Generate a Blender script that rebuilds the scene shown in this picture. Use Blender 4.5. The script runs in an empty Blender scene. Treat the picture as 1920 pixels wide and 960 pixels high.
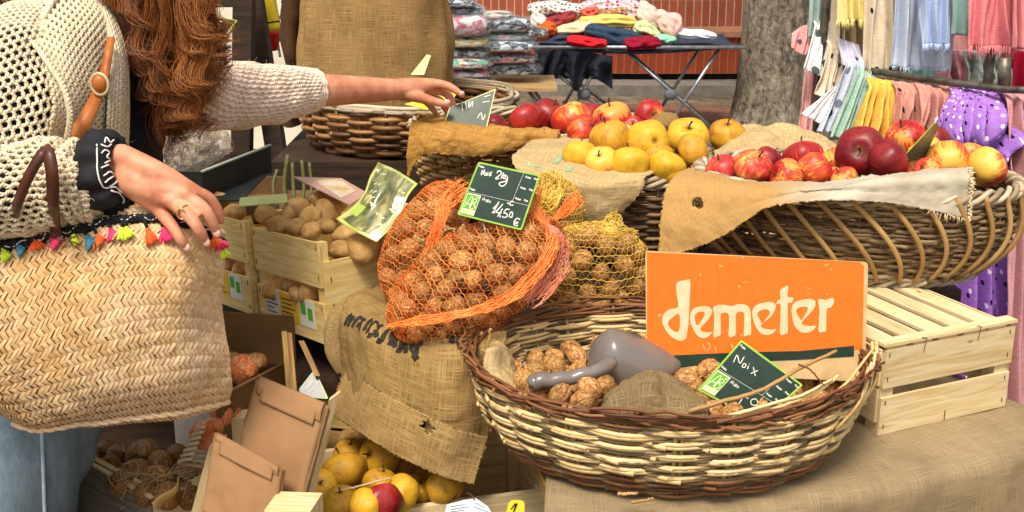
import bpy, bmesh, math, random
import numpy as np
from mathutils import Vector, Matrix, noise, geometry

random.seed(7); rng = np.random.default_rng(7)
R = math.radians; PI = math.pi
sc = bpy.context.scene; col = sc.collection

# ---------------------------------------------------------------- camera, world, sun, exposure
CAMH = 1.55; PITCH = R(15); FP = 2059.0; CX = 960.0; CY = 400.0
cd = bpy.data.cameras.new('camera'); cam = bpy.data.objects.new('camera', cd); col.objects.link(cam)
cam.location = (0, 0, CAMH); cam.rotation_euler = (PI/2 - PITCH, 0, 0)
cd.sensor_width = 36; cd.lens = 36*FP/1920; cd.shift_y = -(480-CY)/1920; cd.clip_start = .05; cd.clip_end = 400
sc.camera = cam
SUN_EL, SUN_AZ = R(60), R(200)      # azimuth of the light's origin, clockwise from +Y
wd = bpy.data.worlds.new('World'); sc.world = wd; wd.use_nodes = True
nt = wd.node_tree; nt.nodes.clear()
sky = nt.nodes.new('ShaderNodeTexSky'); sky.sky_type = 'NISHITA'; sky.sun_disc = False
sky.sun_elevation = SUN_EL; sky.sun_rotation = SUN_AZ; sky.air_density = 1.2; sky.dust_density = 4
hs = nt.nodes.new('ShaderNodeHueSaturation'); hs.inputs['Saturation'].default_value = .22
bg = nt.nodes.new('ShaderNodeBackground'); bg.inputs['Strength'].default_value = .15
wo = nt.nodes.new('ShaderNodeOutputWorld')
nt.links.new(sky.outputs[0], hs.inputs['Color']); nt.links.new(hs.outputs[0], bg.inputs[0]); nt.links.new(bg.outputs[0], wo.inputs[0])
sl = bpy.data.lights.new('sun', 'SUN'); so = bpy.data.objects.new('sun', sl); col.objects.link(so)
sl.energy = 3.3; sl.angle = R(17); sl.color = (1, .90, .76)
sd = Vector((math.sin(SUN_AZ)*math.cos(SUN_EL), math.cos(SUN_AZ)*math.cos(SUN_EL), math.sin(SUN_EL)))
so.rotation_euler = sd.to_track_quat('Z', 'Y').to_euler(); so.location = (0, 0, 8)
sc.view_settings.view_transform = 'Standard'; sc.view_settings.look = 'None'
sc.view_settings.exposure = .12; sc.view_settings.gamma = 1
sc.cycles.max_bounces = 6; sc.cycles.transparent_max_bounces = 12

# ---------------------------------------------------------------- picking points in space
_f = np.array([0, math.cos(PITCH), -math.sin(PITCH)]); _u = np.array([0, math.sin(PITCH), math.cos(PITCH)]); _r = np.array([1., 0, 0]); _c = np.array([0, 0, CAMH])
def ray(px, py): return _f + _r*(px-CX)/FP - _u*(py-CY)/FP
def W(px, py, Y): d = ray(px, py); return _c + d*(Y/d[1])
def WZ(px, py, z): d = ray(px, py); return _c + d*((z-CAMH)/d[2])
def hit(px, py, p0, n): d = ray(px, py); return _c + d*(np.dot(p0-_c, n)/np.dot(d, n))
def mpp(Y): return (Y*1.03+.1)/FP      # metres per photo pixel at distance Y, near enough

# ---------------------------------------------------------------- mesh building
class MB:
    def __init__(s): s.v = []; s.f = []; s.r = []; s.uv = []; s.n = 0; s.m = []
    def add(s, V, F, rnd=.5, uv=None, mi=0):
        V = np.asarray(V, float); b = s.n; s.v.append(V); s.n += len(V)
        s.f += [tuple(b+i for i in q) for q in F]
        s.r.append(np.full(len(V), rnd) if np.isscalar(rnd) else np.asarray(rnd, float))
        s.uv.append(np.zeros((len(V), 2)) if uv is None else np.asarray(uv, float)); s.m += [mi]*len(F)
    def tube(s, P, r, n=6, rnd=.5, closed=False, flat=1., cap=True, mi=0):
        P = np.asarray(P, float); k = len(P)
        if k < 2: return
        T = np.gradient(P, axis=0) if not closed else np.roll(P, -1, 0)-np.roll(P, 1, 0)
        T /= np.linalg.norm(T, axis=1)[:, None]+1e-12
        a = np.array([0, 0, 1.]) if abs(T[0][2]) < .9 else np.array([1., 0, 0])
        N = np.zeros_like(P); cur = a
        for i in range(k):
            cur = cur - T[i]*np.dot(cur, T[i]); cur = cur/(np.linalg.norm(cur)+1e-12); N[i] = cur
        B = np.cross(T, N)
        r = np.broadcast_to(np.asarray(r, float), (k,))
        an = np.arange(n)*2*PI/n
        V = P[:, None] + (N[:, None]*np.cos(an)[None, :, None] + B[:, None]*np.sin(an)[None, :, None]*flat)*r[:, None, None]
        L = np.concatenate([[0], np.cumsum(np.linalg.norm(np.diff(P, axis=0), axis=1))])
        uv = np.stack(np.broadcast_arrays((an/(2*PI))[None, :], L[:, None]), -1).reshape(-1, 2)
        F = []; kk = k if closed else k-1
        for i in range(kk):
            j = (i+1) % k
            for q in range(n):
                w = (q+1) % n; F.append((i*n+q, i*n+w, j*n+w, j*n+q))
        if cap and not closed: F.append(tuple(range(n))[::-1]); F.append(tuple((k-1)*n+q for q in range(n)))
        s.add(V.reshape(-1, 3), F, np.repeat(rnd, n) if not np.isscalar(rnd) else rnd, uv, mi)
    def grid(s, G, rnd=.5, cu=False, cv=False, uv=None, flip=False, mi=0):
        G = np.asarray(G, float); a, b = G.shape[:2]
        if uv is None:
            du = np.concatenate([[0], np.cumsum(np.linalg.norm(np.diff(G[:, b//2], axis=0), axis=1))])
            dv = np.concatenate([[0], np.cumsum(np.linalg.norm(np.diff(G[a//2], axis=0), axis=1))])
            uv = np.stack(np.broadcast_arrays(du[:, None], dv[None, :]), -1)
        F = []
        for i in range(a if cu else a-1):
            for j in range(b if cv else b-1):
                q = (i*b+j, ((i+1) % a)*b+j, ((i+1) % a)*b+(j+1) % b, i*b+(j+1) % b)
                F.append(q[::-1] if flip else q)
        s.add(G.reshape(-1, 3), F, rnd if np.isscalar(rnd) else np.asarray(rnd).ravel(), np.asarray(uv).reshape(-1, 2), mi)
    def box(s, o, X, Y, Z, rnd=.5, mi=0):
        o, X, Y, Z = [np.asarray(q, float) for q in (o, X, Y, Z)]
        if np.dot(np.cross(X, Y), Z) < 0: o, X = o+X, -X
        c = [o, o+X, o+X+Y, o+Y, o+Z, o+X+Z, o+X+Y+Z, o+Y+Z]
        lx, ly, lz = [np.linalg.norm(q) for q in (X, Y, Z)]
        L = max(lx, ly, lz); sw = (lx < L-1e-9)
        V = []; F = []; U = []
        for fc in ((0, 3, 2, 1), (4, 5, 6, 7), (0, 1, 5, 4), (1, 2, 6, 5), (2, 3, 7, 6), (3, 0, 4, 7)):
            b = len(V); pts = [c[i] for i in fc]; V += pts; F.append((b, b+1, b+2, b+3))
            e1 = np.linalg.norm(pts[1]-pts[0]); e2 = np.linalg.norm(pts[3]-pts[0])
            off = random.random()*3
            U += [(off, off), (off+e1, off), (off+e1, off+e2), (off, off+e2)] if e1 >= e2 else [(off, off), (off, off+e1), (off+e2, off+e1), (off+e2, off)]
        s.add(V, F, rnd, U, mi)
    def sphere(s, c, r, nu=16, nv=10, rnd=.5, mi=0, fn=None, rot=None):
        r = np.broadcast_to(np.asarray(r, float), (3,)); V = []
        V.append((0, 0, 1.))
        for i in range(1, nv):
            t = PI*i/nv
            for j in range(nu): p = 2*PI*j/nu; V.append((math.sin(t)*math.cos(p), math.sin(t)*math.sin(p), math.cos(t)))
        V.append((0, 0, -1.)); V = np.array(V)
        if fn is not None: V = V*np.array([fn(q) for q in V])[:, None]
        F = [(0, 1+j, 1+(j+1) % nu) for j in range(nu)]
        for i in range(nv-2):
            for j in range(nu): a = 1+i*nu; F.append((a+j, a+nu+j, a+nu+(j+1) % nu, a+(j+1) % nu))
        l = len(V)-1; a = 1+(nv-2)*nu; F += [(l, a+(j+1) % nu, a+j) for j in range(nu)]
        V = V*r
        if rot is not None: V = V@np.asarray(rot).T
        s.add(V+np.asarray(c), F, rnd, None, mi)

WOFF = {}
def tagp(o, label=None, cat=None, group=None, kind=None):
    for k, v in (('label', label), ('category', cat), ('group', group), ('kind', kind)):
        if v: o[k] = v
    return o
def emit(name, mb, mat, parent=None, smooth=True, loc=None, **tg):
    V = np.concatenate(mb.v)
    if parent is not None: off = WOFF[parent.name]
    elif loc is not None: off = np.asarray(loc, float)
    else: off = np.array([(V[:, 0].min()+V[:, 0].max())/2, (V[:, 1].min()+V[:, 1].max())/2, V[:, 2].min()])
    me = bpy.data.meshes.new(name); me.from_pydata((V-off).tolist(), [], mb.f)
    me.update()
    at = me.attributes.new('rnd', 'FLOAT', 'POINT'); at.data.foreach_set('value', np.concatenate(mb.r).astype(np.float32))
    U = np.concatenate(mb.uv); uvl = me.uv_layers.new(name='UVMap')
    li = np.zeros(len(me.loops), np.int32); me.loops.foreach_get('vertex_index', li)
    uvl.data.foreach_set('uv', U[li].astype(np.float32).ravel())
    for m_ in (mat if isinstance(mat, (list, tuple)) else [mat]): me.materials.append(m_)
    if max(mb.m) > 0: me.polygons.foreach_set('material_index', np.array(mb.m, np.int32))
    if smooth: me.polygons.foreach_set('use_smooth', np.ones(len(me.polygons), bool))
    o = bpy.data.objects.new(name, me); col.objects.link(o)
    if parent is not None: o.parent = parent
    else: o.location = off
    WOFF[o.name] = off
    return tagp(o, **tg)
def thing(name, label, cat, loc, group=None):
    o = bpy.data.objects.new(name, None); col.objects.link(o); o.location = tuple(loc); o.empty_display_size = .05
    WOFF[o.name] = np.asarray(loc, float)
    return tagp(o, label, cat, group)
def mod(o, t, **k):
    m = o.modifiers.new(t.lower(), t)
    for a, b in k.items(): setattr(m, a, b)
    return m
def bake(o):
    dg = bpy.context.evaluated_depsgraph_get(); me = bpy.data.meshes.new_from_object(o.evaluated_get(dg)); o.modifiers.clear(); o.data = me
    me.polygons.foreach_set('use_smooth', np.ones(len(me.polygons), bool))
def catmull(P, n):
    P = np.asarray(P, float); k = len(P)
    if k == 2: t = np.linspace(0, 1, n); return P[0]+(P[1]-P[0])*t.reshape((-1,)+(1,)*(P.ndim-1))
    Q = np.concatenate([[2*P[0]-P[1]], P, [2*P[-1]-P[-2]]]); t = np.linspace(0, k-1-1e-9, n); i = t.astype(int); u = (t-i).reshape((-1,)+(1,)*(P.ndim-1))
    a, b, c, d = Q[i], Q[i+1], Q[i+2], Q[i+3]
    return .5*(2*b+(c-a)*u+(2*a-5*b+4*c-d)*u*u+(3*b-a-3*c+d)*u**3)
def patch(C, nu, nv):      # control grid [row][col] -> dense grid [nu rows][nv cols]
    A = catmull(np.asarray(C, float), nu); return np.swapaxes(catmull(np.swapaxes(A, 0, 1), nv), 0, 1)
def WG(rows): return [[W(*q) for q in r_] for r_ in rows]
def gnorm(G):
    a = np.gradient(G, axis=0); b = np.gradient(G, axis=1); n = np.cross(a, b); return n/(np.linalg.norm(n, axis=2)[:, :, None]+1e-12)
def fbm(p, s=1., o=3): return noise.fractal(Vector((p[0]*s, p[1]*s, p[2]*s)), 1., 2., o)
def rumple(G, amp, s, seed=0, aniso=(1, 1, 1)):
    N = gnorm(G); D = np.array([[fbm((q[0]*aniso[0]+seed, q[1]*aniso[1], q[2]*aniso[2]), s) for q in row] for row in G]); return G+N*D[:, :, None]*amp
def rotz(a): c, s = math.cos(a), math.sin(a); return np.array([[c, -s, 0], [s, c, 0], [0, 0, 1]])
def rrot(): return np.array(Matrix.Rotation(random.random()*6.28, 3, Vector((random.gauss(0, 1), random.gauss(0, 1), random.gauss(0, 1))).normalized()))

# ---------------------------------------------------------------- materials
def HX(h): 
    h = h.lstrip('#'); c = [int(h[i:i+2], 16)/255 for i in (0, 2, 4)]; return tuple([x/12.92 if x < .04045 else ((x+.055)/1.055)**2.4 for x in c]+[1])
class NT:
    def __init__(s, name, rough=.6, **k):
        s.m = bpy.data.materials.new(name); s.m.use_nodes = True; s.t = s.m.node_tree; s.b = s.t.nodes['Principled BSDF']; s.b.inputs['Roughness'].default_value = rough
        s.b.inputs['Specular IOR Level'].default_value = k.get('spec', .4)
    def n(s, t, **k):
        q = s.t.nodes.new('ShaderNode'+t)
        for a, b in k.items(): setattr(q, a, b)
        return q
    def l(s, a, b): s.t.links.new(a, b)
    def co(s, kind='Object', scale=(1, 1, 1)):
        tc = s.n('TexCoord'); mp = s.n('Mapping'); mp.inputs['Scale'].default_value = scale; s.l(tc.outputs[kind], mp.inputs[0]); return mp.outputs[0]
    def noise(s, vec, scale, detail=3, dist=0, rough=.55):
        q = s.n('TexNoise'); q.inputs['Scale'].default_value = scale; q.inputs['Detail'].default_value = detail; q.inputs['Distortion'].default_value = dist; q.inputs['Roughness'].default_value = rough
        if vec is not None: s.l(vec, q.inputs['Vector'])
        return q.outputs['Fac']
    def ramp(s, fac, stops):
        q = s.n('ValToRGB'); e = q.color_ramp.elements
        e[0].position = stops[0][0]; e[0].color = stops[0][1]; e[1].position = stops[-1][0]; e[1].color = stops[-1][1]
        for p, c in stops[1:-1]: x = e.new(p); x.color = c
        s.l(fac, q.inputs[0]); return q.outputs[0]
    def math(s, op, a, b=None, c=None):
        q = s.n('Math', operation=op)
        for i, x in enumerate((a, b, c)):
            if x is None: continue
            if isinstance(x, (int, float)): q.inputs[i].default_value = x
            else: s.l(x, q.inputs[i])
        return q.outputs[0]
    def mix(s, fac, a, b, mode='MIX'):
        q = s.n('MixRGB', blend_type=mode)
        for i, x in enumerate((fac, a, b)):
            if isinstance(x, (int, float)): q.inputs[i].default_value = x
            elif isinstance(x, tuple): q.inputs[i].default_value = x
            else: s.l(x, q.inputs[i])
        return q.outputs[0]
    def attr(s, name='rnd'): q = s.n('Attribute', attribute_name=name); return q.outputs['Fac']
    def orand(s): return s.n('ObjectInfo').outputs['Random']
    def vary(s, colr, fac, lo=.7, hi=1.3):
        mr = s.n('MapRange'); mr.inputs['To Min'].default_value = lo; mr.inputs['To Max'].default_value = hi; s.l(fac, mr.inputs[0])
        h = s.n('HueSaturation'); s.l(colr, h.inputs['Color']); s.l(mr.outputs[0], h.inputs['Value']); return h.outputs[0]
    def out(s, colr=None, bump=None, bs=.5, bd=.002):
        if colr is not None:
            if isinstance(colr, tuple): s.b.inputs['Base Color'].default_value = colr
            else: s.l(colr, s.b.inputs['Base Color'])
        if bump is not None:
            q = s.n('Bump'); q.inputs['Strength'].default_value = bs; q.inputs['Distance'].default_value = bd; s.l(bump, q.inputs['Height']); s.l(q.outputs[0], s.b.inputs['Normal'])
        return s.m
MATS = {}
def M(name, c1='#808080', c2=None, scale=20, rough=.6, stretch=(1, 1, 1), bs=.3, bd=.001, coord='Object', rv=0., spec=.4, orv=0., detail=4, sub=0, metal=0, trans=0):
    if name in MATS: return MATS[name]
    t = NT(name, rough, spec=spec); v = t.co(coord, stretch); n = t.noise(v, scale, detail)
    c = t.ramp(n, [(.3, HX(c1)), (.7, HX(c2 or c1))])
    if rv: c = t.vary(c, t.attr(), 1-rv, 1+rv)
    if orv: c = t.vary(c, t.orand(), 1-orv, 1+orv)
    t.b.inputs['Metallic'].default_value = metal
    if sub: t.b.inputs['Subsurface Weight'].default_value = sub; t.b.inputs['Subsurface Radius'].default_value = (.02, .008, .004); t.b.inputs['Subsurface Scale'].default_value = .5
    MATS[name] = t.out(c, n, bs, bd); return MATS[name]
def burlap(name, ca, cb, cc, th=1.0, bs=.9):
    if name in MATS: return MATS[name]
    t = NT(name, .95, spec=.1); u = t.co('UV')
    def thr(sx, sy):
        mp = t.n('Mapping'); mp.inputs['Scale'].default_value = (sx, sy, 1); t.l(u, mp.inputs[0]); return t.noise(mp.outputs[0], 1, 2)
    a = thr(380*th, 18); b = thr(18, 380*th)
    w1 = t.n('TexWave', wave_type='BANDS', bands_direction='X'); w1.inputs['Scale'].default_value = 150*th; w1.inputs['Distortion'].default_value = .8; t.l(u, w1.inputs['Vector'])
    w2 = t.n('TexWave', wave_type='BANDS', bands_direction='Y'); w2.inputs['Scale'].default_value = 150*th; w2.inputs['Distortion'].default_value = .8; t.l(u, w2.inputs['Vector'])
    mx = t.math('MAXIMUM', a, b); wv = t.math('MULTIPLY', t.math('ADD', w1.outputs['Fac'], w2.outputs['Fac']), .10)
    h = t.math('ADD', mx, wv)
    big = t.noise(t.co('Object'), 9, 4)
    c = t.ramp(h, [(.42, HX(cc)), (.58, HX(ca)), (.82, HX(cb))])
    c = t.vary(c, big, .68, 1.24)
    MATS[name] = t.out(c, h, bs, .0016); return MATS[name]
def wood(name, c1, c2, c3, sc_=6, rough=.6, knots=True):
    if name in MATS: return MATS[name]
    t = NT(name, rough, spec=.25); u = t.co('UV', (1.2, 16, 1)); n = t.noise(u, sc_, 5, 1.2); n2 = t.noise(t.co('UV', (6, 220, 1)), 2, 2)
    c = t.ramp(n, [(.3, HX(c1)), (.5, HX(c2)), (.72, HX(c3))]); c = t.mix(.25, c, n2, 'SOFT_LIGHT')
    if knots:
        vo = t.n('TexVoronoi'); vo.inputs['Scale'].default_value = 9; t.l(t.co('UV', (1, 2.2, 1)), vo.inputs['Vector'])
        k = t.ramp(vo.outputs['Distance'], [(.03, (1, 1, 1, 1)), (.085, (0, 0, 0, 1))]); c = t.mix(k, c, HX('#7a4d24'))
    c = t.vary(c, t.attr(), .88, 1.12)
    MATS[name] = t.out(c, n2, .25, .0006); return MATS[name]
BUR = burlap('burlap', '#a98a58', '#c6a974', '#6e5430')
BURL = burlap('burlap_light', '#b89c6c', '#d2b98a', '#8a6e45')
BURG = burlap('burlap_table', '#8f7b5c', '#a5906f', '#76644a', 1.7, .5)
BURY = burlap('burlap_golden', '#a87a3a', '#c99a54', '#6a4616', 1.1)
HEM = burlap('burlap_hem', '#ac8a55', '#c5a672', '#7e5f36', .9)
BURS = burlap('burlap_sack', '#957448', '#b4935f', '#634828', 1.1)
CANV = M('canvas_white', '#c9bfae', '#ece5d8', 16, .9, bs=.4, bd=.002)
TAN = M('sack_hem_cloth', '#a8854f', '#d6b47a', 9, .9, (1, 1, 6), bs=.5, bd=.002)
PINE = wood('pine', '#c8a86f', '#dcc494', '#e8d8b0')
CRATEW = wood('crate_poplar', '#cfaa60', '#e6c880', '#f2dfa6', knots=False)
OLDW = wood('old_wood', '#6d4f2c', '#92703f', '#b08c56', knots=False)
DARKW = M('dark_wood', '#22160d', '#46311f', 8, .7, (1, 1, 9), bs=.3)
METAL = M('galvanised_metal', '#8e9296', '#c6cacd', 30, .35, metal=.8, bs=.1)
SKIN = None
# ================================================================= SETTING AND BACKGROUND
t = NT('ground_dirt', .95, spec=.15); n1 = t.noise(t.co('Object'), 3.2, 6); vo = t.n('TexVoronoi', feature='DISTANCE_TO_EDGE'); vo.inputs['Scale'].default_value = 9; t.l(t.co('Object'), vo.inputs['Vector'])
c = t.ramp(n1, [(.3, HX('#4c4238')), (.55, HX('#7a6a58')), (.75, HX('#968672'))]); k = t.ramp(vo.outputs['Distance'], [(.0, HX('#3a332b')), (.06, (1, 1, 1, 1))]); c = t.mix(.5, c, k, 'MULTIPLY')
GROUND = t.out(c, vo.outputs['Distance'], .5, .01)
mb = MB(); mb.grid([[(-150, -60, 0), (-150, 150, 0)], [(150, -60, 0), (150, 150, 0)]], flip=True)
emit('ground', mb, GROUND, smooth=False, kind='structure')
def brickmat(name, bw, rh, ms, ca, cb, cm, off=.5, coord='UV', bs=.5):
    t = NT(name, .85, spec=.2); b = t.n('TexBrick'); b.inputs['Scale'].default_value = 1; b.inputs['Brick Width'].default_value = bw; b.inputs['Row Height'].default_value = rh; b.inputs['Mortar Size'].default_value = ms; b.offset = off
    b.inputs['Color1'].default_value = HX(ca); b.inputs['Color2'].default_value = HX(cb); b.inputs['Mortar'].default_value = HX(cm); t.l(t.co(coord), b.inputs['Vector'])
    c = t.vary(b.outputs['Color'], t.noise(t.co('Object'), 14, 5), .72, 1.28); inv = t.math('SUBTRACT', 1, b.outputs['Fac']); return t.out(c, inv, bs, .006)
PATH = brickmat('brick_paving', .22, .11, .006, '#8f6552', '#7a5444', '#6a5c4e', coord='Object')
mb = MB(); mb.grid([[(.7, 8.3, .004), (.7, 9.5, .004)], [(4.6, 7.7, .004), (4.6, 8.9, .004)]], flip=True); emit('brick_path', mb, PATH, smooth=False, kind='structure')
BRK = brickmat('soldier_brick', .078, .26, .006, '#a85c42', '#94503a', '#b89f88', 0)
BRK2 = brickmat('lower_brick', .074, .6, .004, '#a5492c', '#8f3d26', '#9b7258', 0)
CAP = brickmat('cap_brick', .12, .5, .004, '#b98364', '#a87455', '#9d8068', 0)
CONC = M('concrete', '#6d665c', '#928a7e', 9, .9, bs=.5, bd=.004)
BLACK = M('dark_gap', '#0d0b0a', '#1a1613', 8, .9)
def arcw(r, z0, z1, r2=None, n=90, a0=-60, a1=40):
    G = []; r2 = r if r2 is None else r2
    for i in range(n+1):
        a = R(a0+(a1-a0)*i/n); G.append([(1.5+r*math.sin(a), 18.2-r*math.cos(a), z0), (1.5+r2*math.sin(a), 18.2-r2*math.cos(a), z1)])
    G = np.array(G); L = np.arange(n+1)*(R(a1-a0)*r/n); uv = np.stack([np.stack([L, L], 1), np.broadcast_to([[0, abs(z1-z0)+abs(r2-r)]], (n+1, 2))], -1); return G, uv
pl = thing('brick_planter_wall', 'curved terracotta brick planter wall with a bench ledge behind the clothes stall', 'wall', (1.5, 10.2, 0))
def aw(name, mat, *a):
    mb = MB(); G, uv = arcw(*a); mb.grid(G, uv=uv); emit(name, mb, mat, pl, False)
aw('lower_brickwork', BRK2, 8.0, .16, .50); aw('dark_gap_strip', BLACK, 7.95, 0, .16); aw('seat_ledge', CAP, 8.06, .55, .552, 7.6); aw('upper_brickwork', BRK, 7.6, .552, 2.6)  # near-black strip paints the shaded gap below the lower brickwork
aw('ledge_edge', CAP, 8.06, .5, .55); aw('ledge_underside', CAP, 7.9, .5, .5, 8.06)
mb = MB(); G, uv = arcw(8.35, 0, .1); mb.grid(G, uv=uv); G, uv = arcw(8.35, .1, .1, 7.95); mb.grid(G, uv=uv)
emit('kerb', mb, CONC, smooth=False, kind='structure')
# soil band in front of the wall's left part: pale plaster wall
PLAS = M('cream_plaster', '#cfc3a8', '#efe6d0', 3, .9, bs=.5, bd=.01)
mb = MB(); mb.box((-6, 6.2, 0), (5.02, 0, 0), (0, .3, 0), (0, 0, 3.6)); emit('plaster_wall', mb, PLAS, smooth=False, label='pale cream plaster wall far behind the dark wooden posts', cat='wall')

# tree
t = NT('bark', .95, spec=.1); v = t.co('Object', (1, 1, .6)); n1 = t.noise(v, 26, 8, .5, .7); n2 = t.noise(t.co('Object'), 5, 3)
c = t.ramp(n1, [(.35, HX('#4a4239')), (.5, HX('#837868')), (.68, HX('#aca08c'))]); c = t.vary(c, n2, .75, 1.25); BARK = t.out(c, n1, 1, .03)
tb = W(1438, 245, 8.2); tr = thing('tree', 'grey barked tree trunk between the camp table and the scarf rail', 'tree', (tb[0], 8.2, 0))
mb = MB(); zs = [0, .12, .35, .8, 1.6, 3.0, 4.4]; rs = [.36, .285, .25, .235, .225, .21, .16]
G = []
for z, r in zip(catmull(np.array(zs)[:, None], 60)[:, 0], catmull(np.array(rs)[:, None], 60)[:, 0]):
    row = []
    for j in range(48):
        a = 2*PI*j/48; q = (math.cos(a)*1.2, math.sin(a)*1.2, z*.6); rr = r*(1+.10*fbm(q, 2.2)+.035*fbm(q, 14)+(.12*math.cos(5*a+1)*max(0, .5-z)))
        row.append((tb[0]+.03*z+rr*math.cos(a), 8.2+rr*math.sin(a), z))
    G.append(row)
mb.grid(G, cv=True, flip=True)
for a in (0.4, 1.6, 2.9, 4.2, 5.3):
    P = catmull([(tb[0]+.1, 8.2, 3.4), (tb[0]+.1+.7*math.cos(a), 8.2+.7*math.sin(a), 4.2), (tb[0]+1.6*math.cos(a), 8.2+1.6*math.sin(a), 5.6), (tb[0]+2.3*math.cos(a+.3), 8.2+2.3*math.sin(a+.3), 7)], 24); mb.tube(P, np.linspace(.12, .02, 24), 10)
emit('trunk', mb, BARK, tr)
LEAF = M('leaf', '#27401a', '#5a7a34', 5, .6, rv=.3)
mb = MB()
for i in range(7000):
    th = random.random()*6.28; ph = math.acos(random.uniform(-1, 1)); rr = random.uniform(.5, 1)**.5; c0 = np.array([tb[0]+2.6*rr*math.sin(ph)*math.cos(th), 8.2+2.6*rr*math.sin(ph)*math.sin(th), 6.6+1.7*rr*math.cos(ph)])
    A = rrot()*random.uniform(.05, .09); mb.add([c0, c0+A[0]-A[1]*.35, c0+A[0]*2, c0+A[0]+A[1]*.35], [(0, 1, 2, 3)], random.random())
emit('crown', mb, LEAF, tr, False)

# ---- camp bed used as a clothes table
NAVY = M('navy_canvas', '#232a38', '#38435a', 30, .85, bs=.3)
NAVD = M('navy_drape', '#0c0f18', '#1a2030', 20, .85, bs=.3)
cb = thing('camp_table', 'navy canvas camp bed on crossed silver legs heaped with folded clothes', 'table', (1.2, 8.3, 0))
mb = MB(); zt = .66
x0, x1 = W(985, 92, 8.0)[0], W(1388, 72, 8.0)[0]
G = [[(x0+(x1-x0)*u, 7.95+.72*v, zt-.05*math.sin(PI*u)*(1-.3*v)-.02+.03*abs(2*v-1)) for v in np.linspace(0, 1, 10)] for u in np.linspace(0, 1, 30)]
mb.grid(G); o = emit('canvas_top', mb, NAVY, cb); mod(o, 'SOLIDIFY', thickness=.02, offset=0)
for vv in (7.93, 8.68):
    mb = MB(); mb.tube([(x0-.03, vv, zt), (x1+.03, vv, zt)], .014, 10); emit('side_pole', mb, METAL, cb)
def leg(par, a, b, r=.013): mb = MB(); mb.tube([a, b], r, 10); return emit('leg', mb, METAL, par)
for (tx, bx, sx, ex) in ((1172, 1335, 1350, 1222), (985, 1185, 1140, 1040)):
    for Y in (8.0, 8.6):
        k = 1 if Y == 8.0 else .93
        a = W(tx, 98, 8.0); a2 = W(sx, 88, 8.0); b = WZ(bx, 240, 0); e = WZ(ex, 225, 0)
        leg(cb, (a[0], Y, zt-.03), (b[0], Y, .01)); leg(cb, (a2[0], Y, zt-.01), (e[0], Y, .01))
    mb = MB(); cxx = W((1258 if tx == 1172 else 1095), 172, 7.97); mb.sphere((cxx[0], 7.98, .31), (.05, .02, .04), 12, 8); emit('joint', mb, M('grey_plastic', '#60656a'), cb)
def drape(top, bot, nf=3, amp=.03, nu=60, nv=44, seed=0, roll=0, mid=None, wob=.5):
    T_ = catmull([W(*q) for q in top], nu); B_ = catmull([W(*q) for q in bot], nu); G = np.zeros((nv, nu, 3))
    Mi = catmull([W(*q) for q in mid], nu) if mid else None
    for i in range(nv):
        v = i/(nv-1)
        row = T_*(1-v)+B_*v if Mi is None else T_*(1-v)*(1-2*v)+Mi*4*v*(1-v)+B_*v*(2*v-1)
        for j in range(nu):
            u = j/(nu-1); w = noise.noise(Vector((u*2.6+seed, v*1.1, seed*.7)))*wob*2.4; am = .45+1.1*abs(noise.noise(Vector((u*3.1, v*.8, seed+4))))*1.3
            a = amp*(.45+.55*v)*am*1.25; d = a*(math.sin(2*PI*nf*u+w*5+seed)+.5*math.sin(2*PI*nf*1.9*u+w*7+seed*2+v*1.5)+.3*noise.noise(Vector((u*14, v*5, seed)))); G[i, j] = row[j]+np.array([0, -d, 0])
            if roll and v < .12: G[i, j] += np.array([0, roll*(1-v/.12)**2*2, 0.])
    return G
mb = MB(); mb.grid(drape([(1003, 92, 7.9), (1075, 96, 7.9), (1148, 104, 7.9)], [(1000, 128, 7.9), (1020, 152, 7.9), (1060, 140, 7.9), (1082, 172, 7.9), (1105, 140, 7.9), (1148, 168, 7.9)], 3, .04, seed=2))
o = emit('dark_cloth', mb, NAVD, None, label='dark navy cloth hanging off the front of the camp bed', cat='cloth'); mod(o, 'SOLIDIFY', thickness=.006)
# folded clothes heap
def dotmat(name, base, base2, dots, thr=.16, sc_=14, coord='UV', rough=.9):
    if name in MATS: return MATS[name]
    t = NT(name, rough, spec=.15); u = t.co(coord); vo = t.n('TexVoronoi'); vo.inputs['Scale'].default_value = sc_; vo.inputs['Randomness'].default_value = .75; vo.voronoi_dimensions = '2D'; t.l(u, vo.inputs['Vector'])
    n = t.noise(t.co('Object', (4, 4, 40)), 8, 3); c = t.ramp(n, [(.3, HX(base)), (.7, HX(base2))])
    if dots:
        m = t.math('LESS_THAN', vo.outputs['Distance'], thr)
        sep = t.n('SeparateColor'); t.l(vo.outputs['Color'], sep.inputs[0]); pick = t.math('GREATER_THAN', sep.outputs[0], .5 if len(dots) > 1 else 2.)
        dc = t.mix(pick, HX(dots[0]), HX(dots[-1])); c = t.mix(m, c, dc)
    MATS[name] = t.out(c, n, .3, .002); return MATS[name]
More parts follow.
